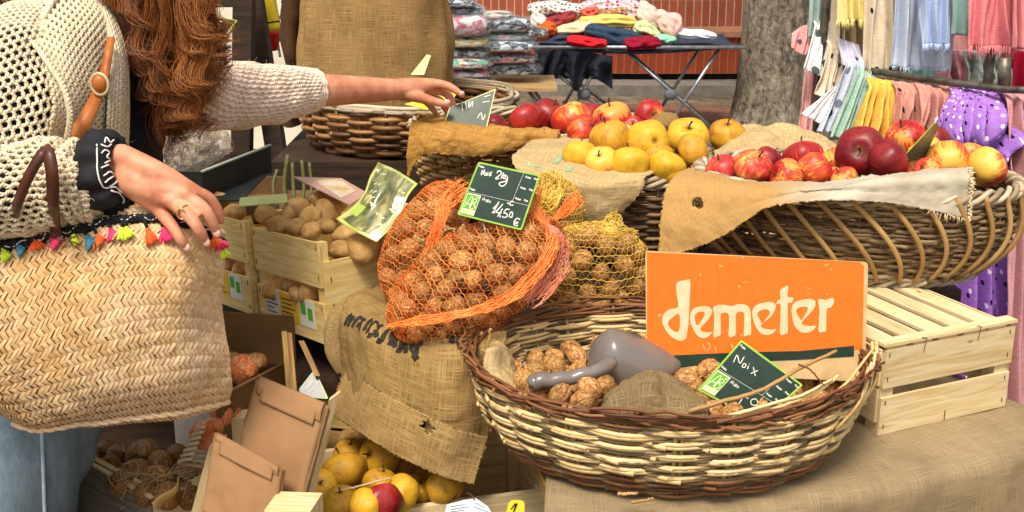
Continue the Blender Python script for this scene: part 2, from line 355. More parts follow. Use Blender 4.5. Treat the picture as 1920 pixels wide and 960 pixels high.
def garment(px, py, w, h, Y, cols, desc, kind='garment', rot=0, seed=0, dots=None):
    s = mpp(Y); c = W(px, py, Y); a, b = w*s/2, h*s/2; mb = MB(); nl = max(2, min(5, int(h/9)))
    G = []; nU, nV = 34, 40
    for i in range(nU):
        t_ = PI*i/(nU-1); row = []
        for j in range(nV):
            p = 2*PI*j/nV; x = -math.cos(t_); rr = math.sin(t_)**.45
            y = math.copysign(abs(math.cos(p))**.6, math.cos(p))*.16; z = math.copysign(abs(math.sin(p))**.8, math.sin(p))
            q = (x*2+seed, y*8, z*2); f = 1+.22*noise.noise(Vector(q))+.07*math.cos(z*nl*3.1+noise.noise(Vector((x*2+seed, 0, 0)))*3)
            row.append((x*a*1.02, y*rr*f, z*b*rr*f+math.sin(x*2.2+seed)*b*.25))
        G.append(row)
    G = np.array(G); Rm = np.array(Matrix.Rotation(R(rot), 3, 'Y')); G = G@Rm.T+c
    mb.grid(G, cv=True)
    m = dotmat('cloth_'+cols[0][1:]+cols[1][1:]+(dots[0][1:] if dots else ''), cols[0], cols[1], dots, .3, 26)
    emit('folded_garment', mb, m, None, label=desc, cat='garment', group='clothes heaped on the camp bed')
GL = [(1040, 76, 130, 22, 8.2, ('#2c3040', '#474c60'), 'slate blue flattened garment at the left edge of the camp bed top', 0, None),
 (1100, 78, 70, 16, 8.0, ('#b5121c', '#e02c38'), 'bright red folded top at the front edge of the clothes heap', 0, None),
 (1203, 80, 66, 22, 8.02, ('#6d0f22', '#a51c36'), 'wine red crumpled top at the front right of the clothes heap', 4, None),
 (1152, 66, 108, 34, 8.15, ('#1d2b3d', '#40566f'), 'dark blue denim bundle below the yellow cloth', 4, None),
 (1140, 40, 100, 22, 8.3, ('#d9b552', '#f2d681'), 'mustard yellow cloth folded across the middle of the heap', 4, None),
 (1075, 52, 110, 22, 8.28, ('#d8c49a', '#eedcae'), 'pale yellow cloth folded at the left middle of the heap', -14, None),
 (1022, 60, 44, 26, 8.2, ('#b5451c', '#e3722d'), 'rust orange bundle at the left of the heap', -20, None),
 (1048, 36, 60, 22, 8.4, ('#7a1f25', '#a34548'), 'maroon cloth folded on the left of the heap', -20, None),
 (1045, 18, 105, 24, 8.5, ('#d8d2c8', '#f4efe6'), 'white printed scarf on the top left of the heap', 4, ('#7a6a60',)),
 (1018, 40, 48, 30, 8.45, ('#cfc9bf', '#e8e2d6'), 'off-white cloth at the far left top of the heap', 25, None),
 (1145, 16, 110, 34, 8.5, ('#c3a0a8', '#e3ccd0'), 'pink and white flowered scarf on the very top of the heap', 0, ('#8f3850', '#f5eef0')),
 (1222, 30, 60, 40, 8.45, ('#c9b4a6', '#e4d2c4'), 'beige pink scarf sliding off the top right of the heap', 30, None),
 (1212, 58, 50, 22, 8.2, ('#a9b878', '#c8d69a'), 'pale green floral scarf on the right of the heap', 20, ('#f2efc8',)),
 (1240, 70, 50, 18, 8.15, ('#7dbd9f', '#a3d8bd'), 'mint green scarf at the right foot of the heap', 10, None),
 (1256, 50, 42, 40, 8.2, ('#dba79b', '#f0c7bb'), 'salmon pink scarf trailing down the right side of the heap', 50, None),
 (1295, 62, 88, 14, 8.2, ('#dfe2ea', '#f7f7fa'), 'white cloth trailing flat to the right of the heap', 8, None),
 (1020, 22, 50, 16, 8.6, ('#5a1b22', '#8c3a3a'), 'dark red patterned cloth behind the white scarf', -20, None),
 (1105, 22, 30, 18, 8.4, ('#c04a3a', '#dd6f5a'), 'small coral cloth tucked between the two top scarves', 0, None)]
for i, (px, py, w, h, Y, cl, d, rot, dots) in enumerate(GL): garment(px, py, w, h, Y, cl, d, rot=rot, seed=i*3.3, dots=dots)

# ---- small table with wrapped bundles
st = thing('folding_table', 'low plank topped folding table carrying plastic wrapped bundles', 'table', (-.05, 7.2, 0))
mb = MB(); A = WZ(836, 160, .5); B = WZ(1038, 142, .5); mb.box((A[0]-.25, 6.95, .49), (B[0]-A[0]+.25, .0, 0), (0, .62, 0), (0, 0, .02)); emit('plank_top', mb, wood('plank', '#8a6b45', '#ab8a5c', '#c7a878'), st, False)
for a, b in (((930, 150), (900, 200)), ((990, 146), (1048, 184)), ((975, 150), (925, 195)), ((850, 150), (905, 195))):
    pa = W(*a, 7.0); pb = W(*b, 7.0); leg(st, (pa[0], 7.05, .49), (pb[0]+(pb[0]-pa[0])*.6, 7.05, .01)); leg(st, (pa[0], 7.5, .49), (pb[0]+(pb[0]-pa[0])*.6, 7.5, .01))
t = NT('plastic_film', .12, spec=.8); n = t.noise(t.co('Object'), 38, 4, 1.5); tr_ = t.n('BsdfTransparent'); mx = t.n('MixShader'); 
rr = t.ramp(n, [(.42, (.04, .04, .04, 1)), (.66, (.4, .4, .4, 1))]); t.out(HX('#eef0f2'), n, 1, .02); ou = [q for q in t.t.nodes if q.type == 'OUTPUT_MATERIAL'][0]
t.l(rr, mx.inputs[0]); t.l(tr_.outputs[0], mx.inputs[1]); t.l(t.b.outputs[0], mx.inputs[2]); t.l(mx.outputs[0], ou.inputs[0]); FILM = t.m
def packmat(cols):
    nm = 'pk_'+cols[0][1:]+cols[2][1:]
    if nm in MATS: return MATS[nm]
    t = NT(nm, .7); vo = t.n('TexVoronoi'); vo.inputs['Scale'].default_value = 17; mp = t.co('Object', (1, 1, 1.6)); t.l(mp, vo.inputs['Vector']); sp = t.n('SeparateColor'); t.l(vo.outputs['Color'], sp.inputs[0])
    c = t.ramp(sp.outputs[0], [(.0, HX(cols[0])), (.3, HX(cols[1])), (.31, HX(cols[2])), (.5, HX(cols[0])), (.7, HX(cols[1])), (.71, HX('#23252c')), (.8, HX(cols[2]))]); c = t.vary(c, t.noise(t.co('Object'), 40, 3), .6, 1.2); MATS[nm] = t.out(c, vo.outputs['Distance'], .4, .01); return MATS[nm]
def pack(px, py, w, h, Y, cols, label, seed):
    s = mpp(Y); c = W(px, py, Y); root = thing('wrapped_bundle', label, 'package', (c[0], c[1], c[2]-h*s/2), 'plastic wrapped bundles on the plank table')
    m = packmat(cols)
    for nm, g, mt in (('contents', .9, m), ('film', 1.06, FILM)):
        mb = MB(); mb.sphere(c, (w*s/2*g, .15*g, h*s/2*g), 40, 20, fn=lambda q: (1/(abs(q[0])**4+abs(q[1])**4+abs(q[2])**2.6)**.28)*(1+.10*noise.noise(Vector((q[0]*5+seed, q[1]*4, q[2]*3)))+(.06 if g > 1 else .02)*noise.noise(Vector((q[0]*14, q[1]*9, q[2]*9+seed)))))
        emit(nm, mb, mt, root)
pc = [('#d6cfd2', '#efe9ea', '#c86a7c'), ('#16181d', '#3b3f48', '#c9ced4'), ('#e8b7a8', '#f4dcd2', '#58a28a'), ('#bcd0dc', '#e4edf2', '#2e4154'), ('#c8242e', '#e8e2e0', '#1a1c22'), ('#f0e6c0', '#dfe4e2', '#d9c040'), ('#9fb4c4', '#dfe6ea', '#20242c'), ('#e6aebc', '#f6e6ea', '#9ac0a8')]
nmz = ['pink and white', 'black and silver', 'peach and mint', 'icy blue', 'red and white', 'cream and yellow', 'grey blue', 'rose pink']
rows = [(877, 152, 92, 14, 1), (872, 136, 92, 15, 0), (960, 128, 96, 24, 6), (872, 117, 92, 18, 2), (952, 107, 100, 18, 4), (870, 98, 92, 17, 1), (948, 85, 112, 18, 3), (872, 77, 92, 18, 5), (945, 67, 100, 16, 7), (870, 45, 92, 40, 0), (945, 44, 100, 26, 6), (868, 18, 76, 20, 3), (862, 4, 60, 16, 6), (930, 28, 60, 14, 2), (1005, 60, 40, 16, 1)]
od = ['lowest', 'second', 'third', 'fourth', 'fifth', 'sixth', 'seventh', 'eighth', 'topmost']
cnt = {0: 0, 1: 0}
for i, (px, py, w, h, k) in enumerate(rows):
    sd_ = 0 if px < 900 else 1; lab = 'plastic wrapped %s bundle, %s in the %s stack' % (nmz[k], od[min(cnt[sd_], 8)], 'left' if sd_ == 0 else 'right'); cnt[sd_] += 1
    pack(px, py, w, h, 7.1+.05*(i % 3)+(.1 if sd_ else 0), pc[k], lab, i*2.1)

# ---- scarf rail
rk = thing('scarf_rail', 'dark metal clothes rail with a clamp joint carrying draped scarves', 'clothes rail', (1.3, 3.5, 0))
RUST = M('worn_rail_metal', '#3a3630', '#7c7468', 30, .45, metal=.6)
P0 = W(1540, 118, 3.9); P1 = W(1700, 143, 3.6); P2 = W(1880, 168, 3.3); P3 = W(2050, 172, 3.1)
mb = MB(); mb.tube([P0, P1, P2, P3], .011, 10); emit('rail', mb, RUST, rk)
mb = MB(); a = W(1886, 60, 3.3); b = W(1880, 200, 3.3); mb.tube([(a[0]+.03, 3.5, 2.3), (b[0]+.05, 3.5, 0)], .015, 12); emit('post', mb, RUST, rk)
mb = MB(); a = W(1540, 0, 3.9); mb.tube([(P0[0], 3.9, 2.3), (P0[0], 3.9, 0)], .015, 12); emit('post', mb, RUST, rk)
mb = MB(); a = W(1884, 108, 3.36); b = W(1882, 172, 3.36); mb.tube([a, b], .019, 12); emit('clamp', mb, RUST, rk)
zt_ = 1.95; mb = MB(); mb.tube([(P0[0]-.1, 3.8, zt_), (W(2050, 0, 3.15)[0], 3.15, zt_)], .011, 10); emit('upper_rail', mb, RUST, rk)
def scarf(top, bot, cols, desc, nf=3, amp=.03, dots=None, thr=.16, sc_=14, fringe=0, seed=0, roll=0, mid=None, wob=.5, stars=0, name='scarf'):
    G = drape(top, bot, nf, amp, seed=seed, roll=roll, mid=mid, wob=wob); mb = MB(); mb.grid(G)
    m = dotmat('sc_'+cols[0][1:]+cols[1][1:]+(dots[0][1:] if dots else '')+str(int(sc_)), cols[0], cols[1], dots, thr, sc_)
    o = emit(name, mb, m, None, label=desc, cat='scarf', group='scarves hung for sale on the rail'); mod(o, 'SOLIDIFY', thickness=.003)
    if fringe:
        mb = MB()
        for j in np.linspace(1, G.shape[1]-2, 46).astype(int):
            p = G[-1, j]; mb.tube([p+np.array([0, 0, .004]), p+np.array([random.gauss(0, .003), 0, -fringe*.5]), p+np.array([random.gauss(0, .006), random.gauss(0, .004), -fringe*random.uniform(.7, 1.2)])], [.0022, .0016, .0006], 4)
        emit('fringe', mb, m, o)
    if stars:
        N = gnorm(G); mb = MB()
        for k in range(stars):
            i, j = random.randint(3, G.shape[0]-4), random.randint(5, G.shape[1]-6); n_ = N[i, j]; n_ = -n_ if n_[1] > 0 else n_; c_ = G[i, j]+n_*.006; e1 = np.cross(n_, [0, 0, 1.]); e1 /= np.linalg.norm(e1); e2 = np.cross(e1, n_); rr_ = random.uniform(.011, .016); a0 = random.random()*6
            V = [c_]+[c_+(e1*math.cos(a0+q*PI/5)+e2*math.sin(a0+q*PI/5))*(rr_ if q % 2 == 0 else rr_*.42) for q in range(10)]; mb.add(V, [(0, 1+q, 1+(q+1) % 10) for q in range(10)])
        emit('star_print', mb, M('white_print', '#efe6e2'), o, False)
    return o, G
# upper row (their tops are tied on the upper rail above the frame)
def up(px0, px1, yb, Y, cols, desc, slope=0, nf=2.5, **k):
    zt__ = zt_; a = W(px0, -60, Y); b = W(px1, -60, Y); y_top = CY+FP*math.tan(-PITCH+math.atan((CAMH-zt__)/Y)) if False else -150
    return scarf([(px0, y_top, Y), ((px0+px1)/2, y_top, Y), (px1, y_top, Y)], [(px0-4, yb, Y), ((px0+px1)/2, yb+slope/2, Y), (px1-2, yb+slope, Y)], cols, desc, nf=nf, **k)
up(1520, 1568, 72, 3.95, ('#a5bdb8', '#c0d3cc'), 'pale grey green scarf at the far left of the upper row', amp=.02, seed=1)
up(1563, 1622, 102, 3.85, ('#d9c4a0', '#eddabb'), 'sand coloured scarf behind the short yellow one', amp=.02, seed=2)
up(1572, 1642, 38, 3.75, ('#e8d27c', '#f6e6a2'), 'short pale yellow fringed scarf on the upper row', amp=.015, fringe=.03, seed=3)
up(1624, 1705, 134, 3.72, ('#d8c7ab', '#ecdfc8'), 'long beige fringed scarf with a few black dots', amp=.02, dots=('#202024',), thr=.07, sc_=7, fringe=.03, seed=4)
up(1680, 1790, 128, 3.66, ('#b8c4d8', '#d2dcea'), 'long pale blue grey scarf hanging lowest on the upper row', amp=.02, slope=2, seed=5, fringe=.012)
up(1731, 1783, 84, 3.55, ('#a9bede', '#c3d4ee'), 'sky blue fringed scarf overlapping the pale grey one', amp=.012, fringe=.025, seed=6)
up(1786, 1834, 66, 3.6, ('#a4cdc2', '#bfdfd5'), 'mint green scarf between the blue and coral ones', amp=.015, seed=7)
up(1818, 1908, 88, 3.45, ('#dc7a80', '#f09c9e'), 'coral pink fringed scarf on the upper row', amp=.02, fringe=.035, seed=8)
up(1900, 1965, 92, 3.4, ('#e08e94', '#ef9fa0'), 'second coral scarf at the right frame edge', amp=.02, seed=9)
# behind the rail
scarf([(1760, 92, 3.9), (1830, 94, 3.9)], [(1755, 175, 3.9), (1828, 190, 3.9)], ('#b5838a', '#cc9aa0'), 'dusty mauve scarf hanging behind the rail', seed=11)
scarf([(1806, 95, 3.8), (1872, 96, 3.8)], [(1806, 148, 3.8), (1872, 150, 3.8)], ('#8c9690', '#a6afa6'), 'grey green fringed scarf behind the rail', seed=12, fringe=.02)
scarf([(1896, 96, 3.8), (1990, 96, 3.8)], [(1896, 250, 3.8), (1990, 260, 3.8)], ('#8c0f2a', '#b01838'), 'crimson scarf glimpsed behind the rail post', seed=13)
scarf([(1640, 120, 4.1), (1780, 110, 4.1)], [(1640, 200, 4.1), (1790, 200, 4.1)], ('#4f7a74', '#72a098'), 'dark teal scarf in the gap above the rail', seed=14)
# lower row, looped over the rail
scarf([(1484, 62, 4.0), (1512, 46, 4.0), (1530, 50, 4.0)], [(1484, 88, 3.95), (1505, 102, 3.95), (1528, 98, 3.95)], ('#d68f8c', '#efb0ab'), 'rolled pink scarf loop at the left end of the rail', nf=2, amp=.014, wob=.25, seed=20, dots=('#4a5068',), thr=.1, sc_=9)
scarf([(1510, 128, 3.95), (1540, 134, 3.95)], [(1498, 245, 3.9), (1528, 262, 3.9)], ('#dc9e98', '#f0bcb4'), 'pink scarf tail hanging at the left end of the rail', nf=2, amp=.014, wob=.25, seed=21)
scarf([(1530, 40, 3.92), (1560, 38, 3.92)], [(1506, 128, 3.85), (1552, 150, 3.85)], ('#dcdcda', '#f4f3ef'), 'white scarf with small drawn hearts beside the pink loop', nf=2, amp=.014, wob=.25, seed=22, dots=('#50545c',), thr=.12, sc_=8, roll=.02)
scarf([(1556, 78, 3.85), (1590, 88, 3.85)], [(1530, 178, 3.75), (1572, 190, 3.75)], ('#cfbda4', '#e4d5be'), 'cream scarf knotted beside the white one', nf=3, amp=.014, wob=.25, seed=23, roll=.02, dots=('#3a3c44',), thr=.08, sc_=8)
scarf([(1556, 168, 3.72), (1590, 150, 3.72)], [(1506, 215, 3.66), (1552, 240, 3.66)], ('#d3ccc8', '#e9e4df'), 'twisted off-white scarf end sticking out to the left', nf=2, amp=.014, wob=.25, seed=24)
scarf([(1568, 70, 3.8), (1612, 84, 3.8)], [(1580, 122, 3.72), (1622, 124, 3.72)], ('#b7b4c6', '#d2d0dd'), 'lilac grey scarf looped high on the rail', nf=3, amp=.014, wob=.25, seed=25)
scarf([(1592, 112, 3.7), (1622, 108, 3.7)], [(1530, 246, 3.6), (1600, 250, 3.6)], ('#a9aebb', '#c8ccd6'), 'blue grey scarf with dark dots on the rail', nf=3, amp=.014, wob=.25, dots=('#3c4252', '#6a7080'), thr=.14, sc_=9, seed=26, roll=.02)
scarf([(1612, 122, 3.66), (1650, 148, 3.66)], [(1555, 256, 3.56), (1622, 262, 3.56)], ('#8fae9e', '#adc8b6'), 'sage green scarf between grey and yellow ones', nf=3, amp=.014, wob=.25, seed=27, roll=.02)
scarf([(1632, 149, 3.58), (1690, 157, 3.56)], [(1588, 290, 3.46), (1668, 300, 3.46)], ('#dfa636', '#f3c768'), 'golden yellow gauze scarf gathered on the rail', nf=4, amp=.045, seed=28, roll=.03)
scarf([(1684, 156, 3.52), (1732, 162, 3.5)], [(1672, 300, 3.42), (1728, 310, 3.42)], ('#bf8274', '#d89d8c'), 'dusty salmon scarf with pale dots on the rail', nf=3, amp=.04, seed=29, roll=.03, dots=('#ecd0c8', '#2c2a30'), thr=.1, sc_=8)
scarf([(1728, 160, 3.48), (1796, 168, 3.45)], [(1716, 310, 3.38), (1786, 310, 3.38)], ('#bb7f74', '#d2988b'), 'dusty salmon scarf printed with white stars', nf=4, amp=.04, seed=30, roll=.03, stars=9)
scarf([(1793, 168, 3.4), (1895, 172, 3.36)], [(1782, 268, 3.26), (1830, 300, 3.26), (1905, 296, 3.26)], ('#8f5fb2', '#b080d0'), 'purple scarf with black and white dots, looped in a knot', nf=4, amp=.05, seed=31, roll=.03, dots=('#241a38', '#f0e6f6'), thr=.19, sc_=24, mid=[(1770, 235, 3.28), (1840, 240, 3.2), (1925, 235, 3.28)])
scarf([(1796, 290, 3.32), (1890, 292, 3.3)], [(1770, 705, 3.3), (1892, 708, 3.3)], ('#8a58ae', '#aa78cc'), 'long purple dotted scarf tail hanging below the knot', nf=3, amp=.04, seed=32, dots=('#241a38', '#f0e6f6'), thr=.17, sc_=20)
scarf([(1884, 172, 3.3), (1960, 176, 3.26)], [(1896, 340, 3.2), (1975, 340, 3.2)], ('#b97f80', '#d09a98'), 'mauve pink starred scarf beside the purple knot', nf=3, amp=.04, seed=33, roll=.03, stars=7)
scarf([(1892, 320, 3.24), (1985, 320, 3.22)], [(1878, 775, 3.2), (1990, 785, 3.2)], ('#b98488', '#d29c9c'), 'long mauve pink scarf tail at the right frame edge', nf=3, amp=.04, seed=34)
scarf([(1570, 122, 3.95), (1660, 136, 3.9), (1730, 148, 3.86)], [(1540, 262, 3.9), (1640, 270, 3.9), (1735, 275, 3.86)], ('#c9b9a6', '#ddd0be'), 'plain beige scarf filling the space behind the grey and sage ones', nf=4, amp=.03, seed=41)
scarf([(1545, -150, 4.15), (1700, -150, 4.1)], [(1540, 128, 4.15), (1700, 120, 4.1)], ('#b9c2bc', '#d2d8cf'), 'wide misty green scarf behind the sand coloured one', nf=4, amp=.03, seed=42)
scarf([(1780, -150, 4.0), (1990, -150, 3.9)], [(1776, 104, 4.0), (1990, 108, 3.9)], ('#c4868a', '#d9a2a2'), 'old rose scarf filling in behind the coral ones', nf=4, amp=.03, seed=43)
scarf([(1740, 160, 3.62), (1905, 172, 3.5)], [(1735, 330, 3.6), (1905, 335, 3.5)], ('#b0787a', '#c89090'), 'mauve scarf showing between the starred and purple ones', nf=4, amp=.03, seed=44)
# purple skirt seen below the rail and through the crate gap
scarf([(1600, 200, 3.62), (1800, 200, 3.56)], [(1560, 720, 3.5), (1800, 720, 3.5)], ('#76509a', '#9068b2'), 'dark purple cloth hanging low behind the pine crate', nf=6, amp=.04, seed=35)

# ---- things at the back left
rkp = thing('wooden_rack', 'dark wooden rack of crossing posts behind the woman\'s arm', 'rack', (-.9, 3.3, 0))
def beam(par, a, b, w=.045, nm='post', mat=DARKW):
    a = np.asarray(a, float); b = np.asarray(b, float); d = b-a; s_ = np.cross(d, [0, 1., 0]); s_ /= np.linalg.norm(s_); mb = MB(); mb.box(a-s_*w/2, s_*w, (0, w, 0), d); return emit(nm, mb, mat, par, False)
for (a, b, w) in (((455, -60, 3.2), (448, 420, 3.2), .055), ((462, -60, 3.35), (535, 420, 3.25), .055), ((300, 2, 3.22), (470, 0, 3.22), .04), ((300, 300, 3.3), (540, 300, 3.3), .05), ((395, 150, 3.35), (385, 420, 3.35), .045), ((300, 430, 3.3), (560, 430, 3.3), .3)):
    beam(rkp, W(*a), W(*b), w)
GRN = M('card_green', '#12291c', '#1d3a28', 30, .3, spec=.5); LIME = M('card_lime', '#86b93a', '#a4cf52', 20, .35); CHALK = M('chalk_white', '#e6e4d6'); LOGOG = M('logo_green', '#58a626'); CREAM = M('cream_print', '#e4dfb4')
YPL = M('yellow_plastic', '#d6b81e', '#eacb2e', 12, .35); RPL = M('red_plastic', '#b01c14', '#cf2c1e', 12, .35)
# yellow and red parasol sleeve
P = catmull([W(497, -60, 3.5), W(500, 0, 3.5), W(507, 55, 3.5), W(514, 95, 3.5)], 20); mb = MB(); s35 = mpp(3.5)
mb.tube(P[:14], np.interp(np.arange(14), [0, 13], [14*s35, 20*s35]), 14); yb = emit('bunting_bag', mb, YPL, None, label='hanging yellow and red cone shaped bag between the rack and the sack', cat='bag')
mb = MB(); mb.tube(P[13:], np.linspace(20*s35, 7*s35, 7), 14); emit('tip', mb, RPL, yb)
mb = MB(); mb.tube([W(490, 46, 3.42), W(508, 42, 3.4), W(524, 40, 3.42)], .003, 5); emit('cord', mb, BLACK, yb)
# dark sacking left of the big sack
mb = MB(); G = np.array([[W(552+math.cos(p)*(18+4*math.sin(v*6)), -40+v*270, 3.1) + np.array([0, .08*math.sin(p), 0]) for p in np.linspace(0, 2*PI, 20, endpoint=False)] for v in np.linspace(0, 1, 24)]); mb.grid(rumple(G, .015, 9), cv=True)
emit('hessian_roll', mb, M('brown_hessian', '#2c1c10', '#5a3c22', 14, .95, bs=.6), None, label='dark brown hessian roll standing beside the big burlap sack', cat='sack')
# twigs against the plaster wall
mb = MB()
for k in range(7):
    a = np.array([random.uniform(525, 545), random.uniform(-10, 30)]); P = [W(a[0], a[1], 5.0)]
    for q in range(5): a = a+np.array([random.gauss(3, 6), random.uniform(8, 20)]); P.append(W(a[0], a[1], 5.0))
    mb.tube(catmull(P, 20), .006, 5)
emit('bare_twigs', mb, BARK, None, label='thin bare twigs in front of the pale wall', cat='twigs')
# ================================================================= THE STALL
# ---- tables and risers
tb_ = thing('stall_table', 'trestle table of the fruit stall under a brown burlap cloth', 'table', (.5, 1.9, 0))
mb = MB(); mb.box((.05, 1.42, .735), (.76, .17, 0), (-.16, 1.0, 0), (0, 0, .024)); emit('tabletop', mb, OLDW, tb_, False)
for x, y in ((.12, 1.5), (.85, 1.62), (0, 2.5), (.75, 2.6)):
    mb = MB(); mb.box((x, y, 0), (.04, 0, 0), (0, .04, 0), (0, 0, .735)); emit('leg', mb, OLDW, tb_, False)
# table cloth: top, rounded front fold and drop
edge = [(.045, 1.372), (.2, 1.362), (.40, 1.405), (.60, 1.47), (.80, 1.56), (.915, 1.625)]
E_ = catmull([(x, y, 0) for x, y in edge], 120); G = []
tang = np.gradient(E_, axis=0); nrm = np.stack([tang[:, 1], -tang[:, 0], 0*tang[:, 0]], 1); nrm /= np.linalg.norm(nrm, axis=1)[:, None]
for k, (inn, z) in enumerate([(-.9, .762), (-.5, .763), (-.2, .764), (-.05, .764), (-.012, .760), (.008, .748), (.014, .72), (.016, .65), (.022, .55), (.03, .4), (.035, .2), (.04, .03)]):
    row = []
    for j in range(120):
        w = max(0, .75-z)
        d = inn + (min(1, w*4)*.016*math.sin(j*.22+math.sin(j*.1)*2)+.012*noise.noise(Vector((j*.08, z*5, 2))) if inn > 0 else .0)
        row.append(E_[j]+nrm[j]*d+np.array([0, 0, z]))
    G.append(row)
G = patch(np.array(G)[:, ::4], 90, 160); G = rumple(G, .006, 9)
G[:, :, 2] = np.where(G[:, :, 1] > 1.75, .763, G[:, :, 2])
mb = MB(); mb.grid(G, flip=False); o = emit('burlap_tablecloth', mb, BURG, None, label='brown burlap tablecloth hanging over the front table edge', cat='tablecloth'); mod(o, 'SOLIDIFY', thickness=.002)
rz = thing('display_riser', 'dark wooden step behind the front baskets that lifts the fruit baskets', 'riser', (.3, 2.3, 0))
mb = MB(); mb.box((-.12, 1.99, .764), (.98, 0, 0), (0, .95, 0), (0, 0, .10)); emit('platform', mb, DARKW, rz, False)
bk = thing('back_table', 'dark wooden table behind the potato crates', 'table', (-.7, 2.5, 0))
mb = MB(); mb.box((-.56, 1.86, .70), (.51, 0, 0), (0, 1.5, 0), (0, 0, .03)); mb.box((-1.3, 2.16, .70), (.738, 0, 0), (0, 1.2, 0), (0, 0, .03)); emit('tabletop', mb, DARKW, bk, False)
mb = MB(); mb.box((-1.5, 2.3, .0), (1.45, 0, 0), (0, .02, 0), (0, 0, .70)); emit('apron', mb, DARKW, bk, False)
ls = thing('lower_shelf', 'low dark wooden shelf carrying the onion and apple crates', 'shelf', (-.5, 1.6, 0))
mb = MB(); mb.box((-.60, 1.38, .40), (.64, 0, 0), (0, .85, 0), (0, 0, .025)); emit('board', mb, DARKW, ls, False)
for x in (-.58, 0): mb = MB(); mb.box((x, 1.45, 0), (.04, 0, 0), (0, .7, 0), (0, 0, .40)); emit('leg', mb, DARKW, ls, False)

# ---- crates
def axes(ang, tilt=0):
    m = rotz(R(ang)); x = m@[1, 0, 0]; y = m@[0, 1, 0]; z = np.array([0, 0, 1.])
    if tilt: T_ = np.array(Matrix.Rotation(R(tilt), 3, Vector(x))); y = T_@y; z = T_@z
    return x, y, z
def crate(root, o, ax, dx, dy, dz, mat, slats=((0, .42), (.58, 1)), th=.006, sidetop=1., post=.018, gap_ends=True, floor=True, sides_solid=True, staples=True, xs=None):
    X, Y, Z = ax; o = np.asarray(o, float)
    for i, (a, b) in enumerate(((0, 0), (1, 0), (0, 1), (1, 1))):
        mb = MB(); mb.box(o+X*(a*(dx-post-2*th)+th)+Y*(b*(dy-post-2*th)+th)+Z*.002, X*post, Y*post, Z*(dz-.004), random.random()); emit('corner_post', mb, mat, root, False)
    for nm, oo, U, V, L in (('front_slat', o, X, Y, dx), ('back_slat', o+Y*(dy-th), X, Y, dx)):
        for a, b in slats: mb = MB(); mb.box(oo+Z*dz*a, U*L, V*th, Z*dz*(b-a), random.random()); emit(nm, mb, mat, root, False)
    for nm, oo in (('side_board', o+Y*(th+.0005)), ('side_board', o+X*(dx-th)+Y*(th+.0005))):
        for a, b in (((.0, 1.0),) if sides_solid else slats): mb = MB(); mb.box(oo+Z*(dz*a+.001), X*th, Y*(dy-2*th-.001), Z*(dz*(b-a)*sidetop-.006), random.random()); emit(nm, mb, mat, root, False)
    if floor: mb = MB(); mb.box(o+Z*.004+X*th*1.1+Y*th*1.1, X*(dx-2.2*th), Y*(dy-2.2*th), Z*.006); emit('bottom_board', mb, mat, root, False)
    if staples:
        mb = MB()
        for fx in (.03, .97):
            for a, b in slats:
                for q in (a+.06, b-.08):
                    p = o+X*dx*fx+Z*dz*q-Y*.0008; mb.box(p, X*.0016, Y*.0012, Z*.010)
        for q in (.12, .34, .6, .85):
            for fy in (.06, .94): mb.box(o-X*.0008+Y*dy*fy+Z*dz*q, X*.0012, Y*.0016, Z*.009); mb.box(o+X*(dx-.0002)+Y*dy*fy+Z*dz*q, X*.0012, Y*.0016, Z*.009)
        emit('staple', mb, M('staple', '#3c3a36', rough=.5, metal=.5), root, False)
STAPLE_Z = 0
# potato crates: X axis along the labelled end (towards lower right), Y away along the crate
K0 = W(490, 601, 2.06); K = W(614, 648, 1.86); H1 = .190; PX = K-K0; PW = np.linalg.norm(PX); PX /= PW; PY = np.array([-PX[1], PX[0], 0]); PY /= np.linalg.norm(PY); PZ = np.cross(PX, PY)
def pcrate(off, label, lift=0):
    ax = (PX, PY, PZ); o = K-ax[0]*PW+off+np.array([0, 0, lift]); r_ = thing('potato_crate', label, 'crate', o, 'poplar potato crates')
    crate(r_, o, ax, PW, .33, H1, CRATEW, ((0, .40), (.56, 1.0)), th=.005, sidetop=.83)
    # paper labels on the lower slat
    for k, (a, w, mt) in enumerate(((.13, .22, 'lab_w'), (.36, .28, 'lab_y'), (.65, .22, 'lab_g'))):
        mm = {'lab_w': M('label_white', '#cfc9bb', '#e3ddcf'), 'lab_y': M('label_yellow', '#dfae1c', '#efc238'), 'lab_g': M('label_pale', '#d9d9cc', '#e6e6da')}[mt]
        mb = MB(); p = o+ax[0]*PW*a+ax[2]*H1*(.12)-ax[1]*.0012; mb.box(p, ax[0]*PW*w*.97, ax[1]*.001, ax[2]*H1*.27); lb = emit('paper_label', mb, mm, r_, False)
        mb = MB(); pp = p-ax[1]*.0006
        for q in range(5):
            if k == 2: break
            mb.box(pp+ax[0]*PW*w*.08+ax[2]*H1*(.03+.045*q), ax[0]*PW*w*(.5+.3*random.random()), ax[1]*.0004, ax[2]*H1*.012)
        if k == 2:
            mb.box(pp+ax[0]*PW*w*.1+ax[2]*H1*.12, ax[0]*PW*w*.32, ax[1]*.0004, ax[2]*H1*.12); mb.box(pp+ax[0]*PW*w*.56+ax[2]*H1*.08, ax[0]*PW*w*.3, ax[1]*.0004, ax[2]*H1*.12)
        emit('print', mb, LOGOG if k == 2 else M('ink', '#6b4a10' if False else '#3b3326'), lb, False)
    return r_, o, ax
cr1 = pcrate(np.array([0, 0, 0.]), 'open poplar potato crate with labelled end next to the net bags')
cr2 = pcrate(-PX*(PW+.012)-PY*.012, 'open poplar potato crate half hidden behind the straw shopping bag', .012)

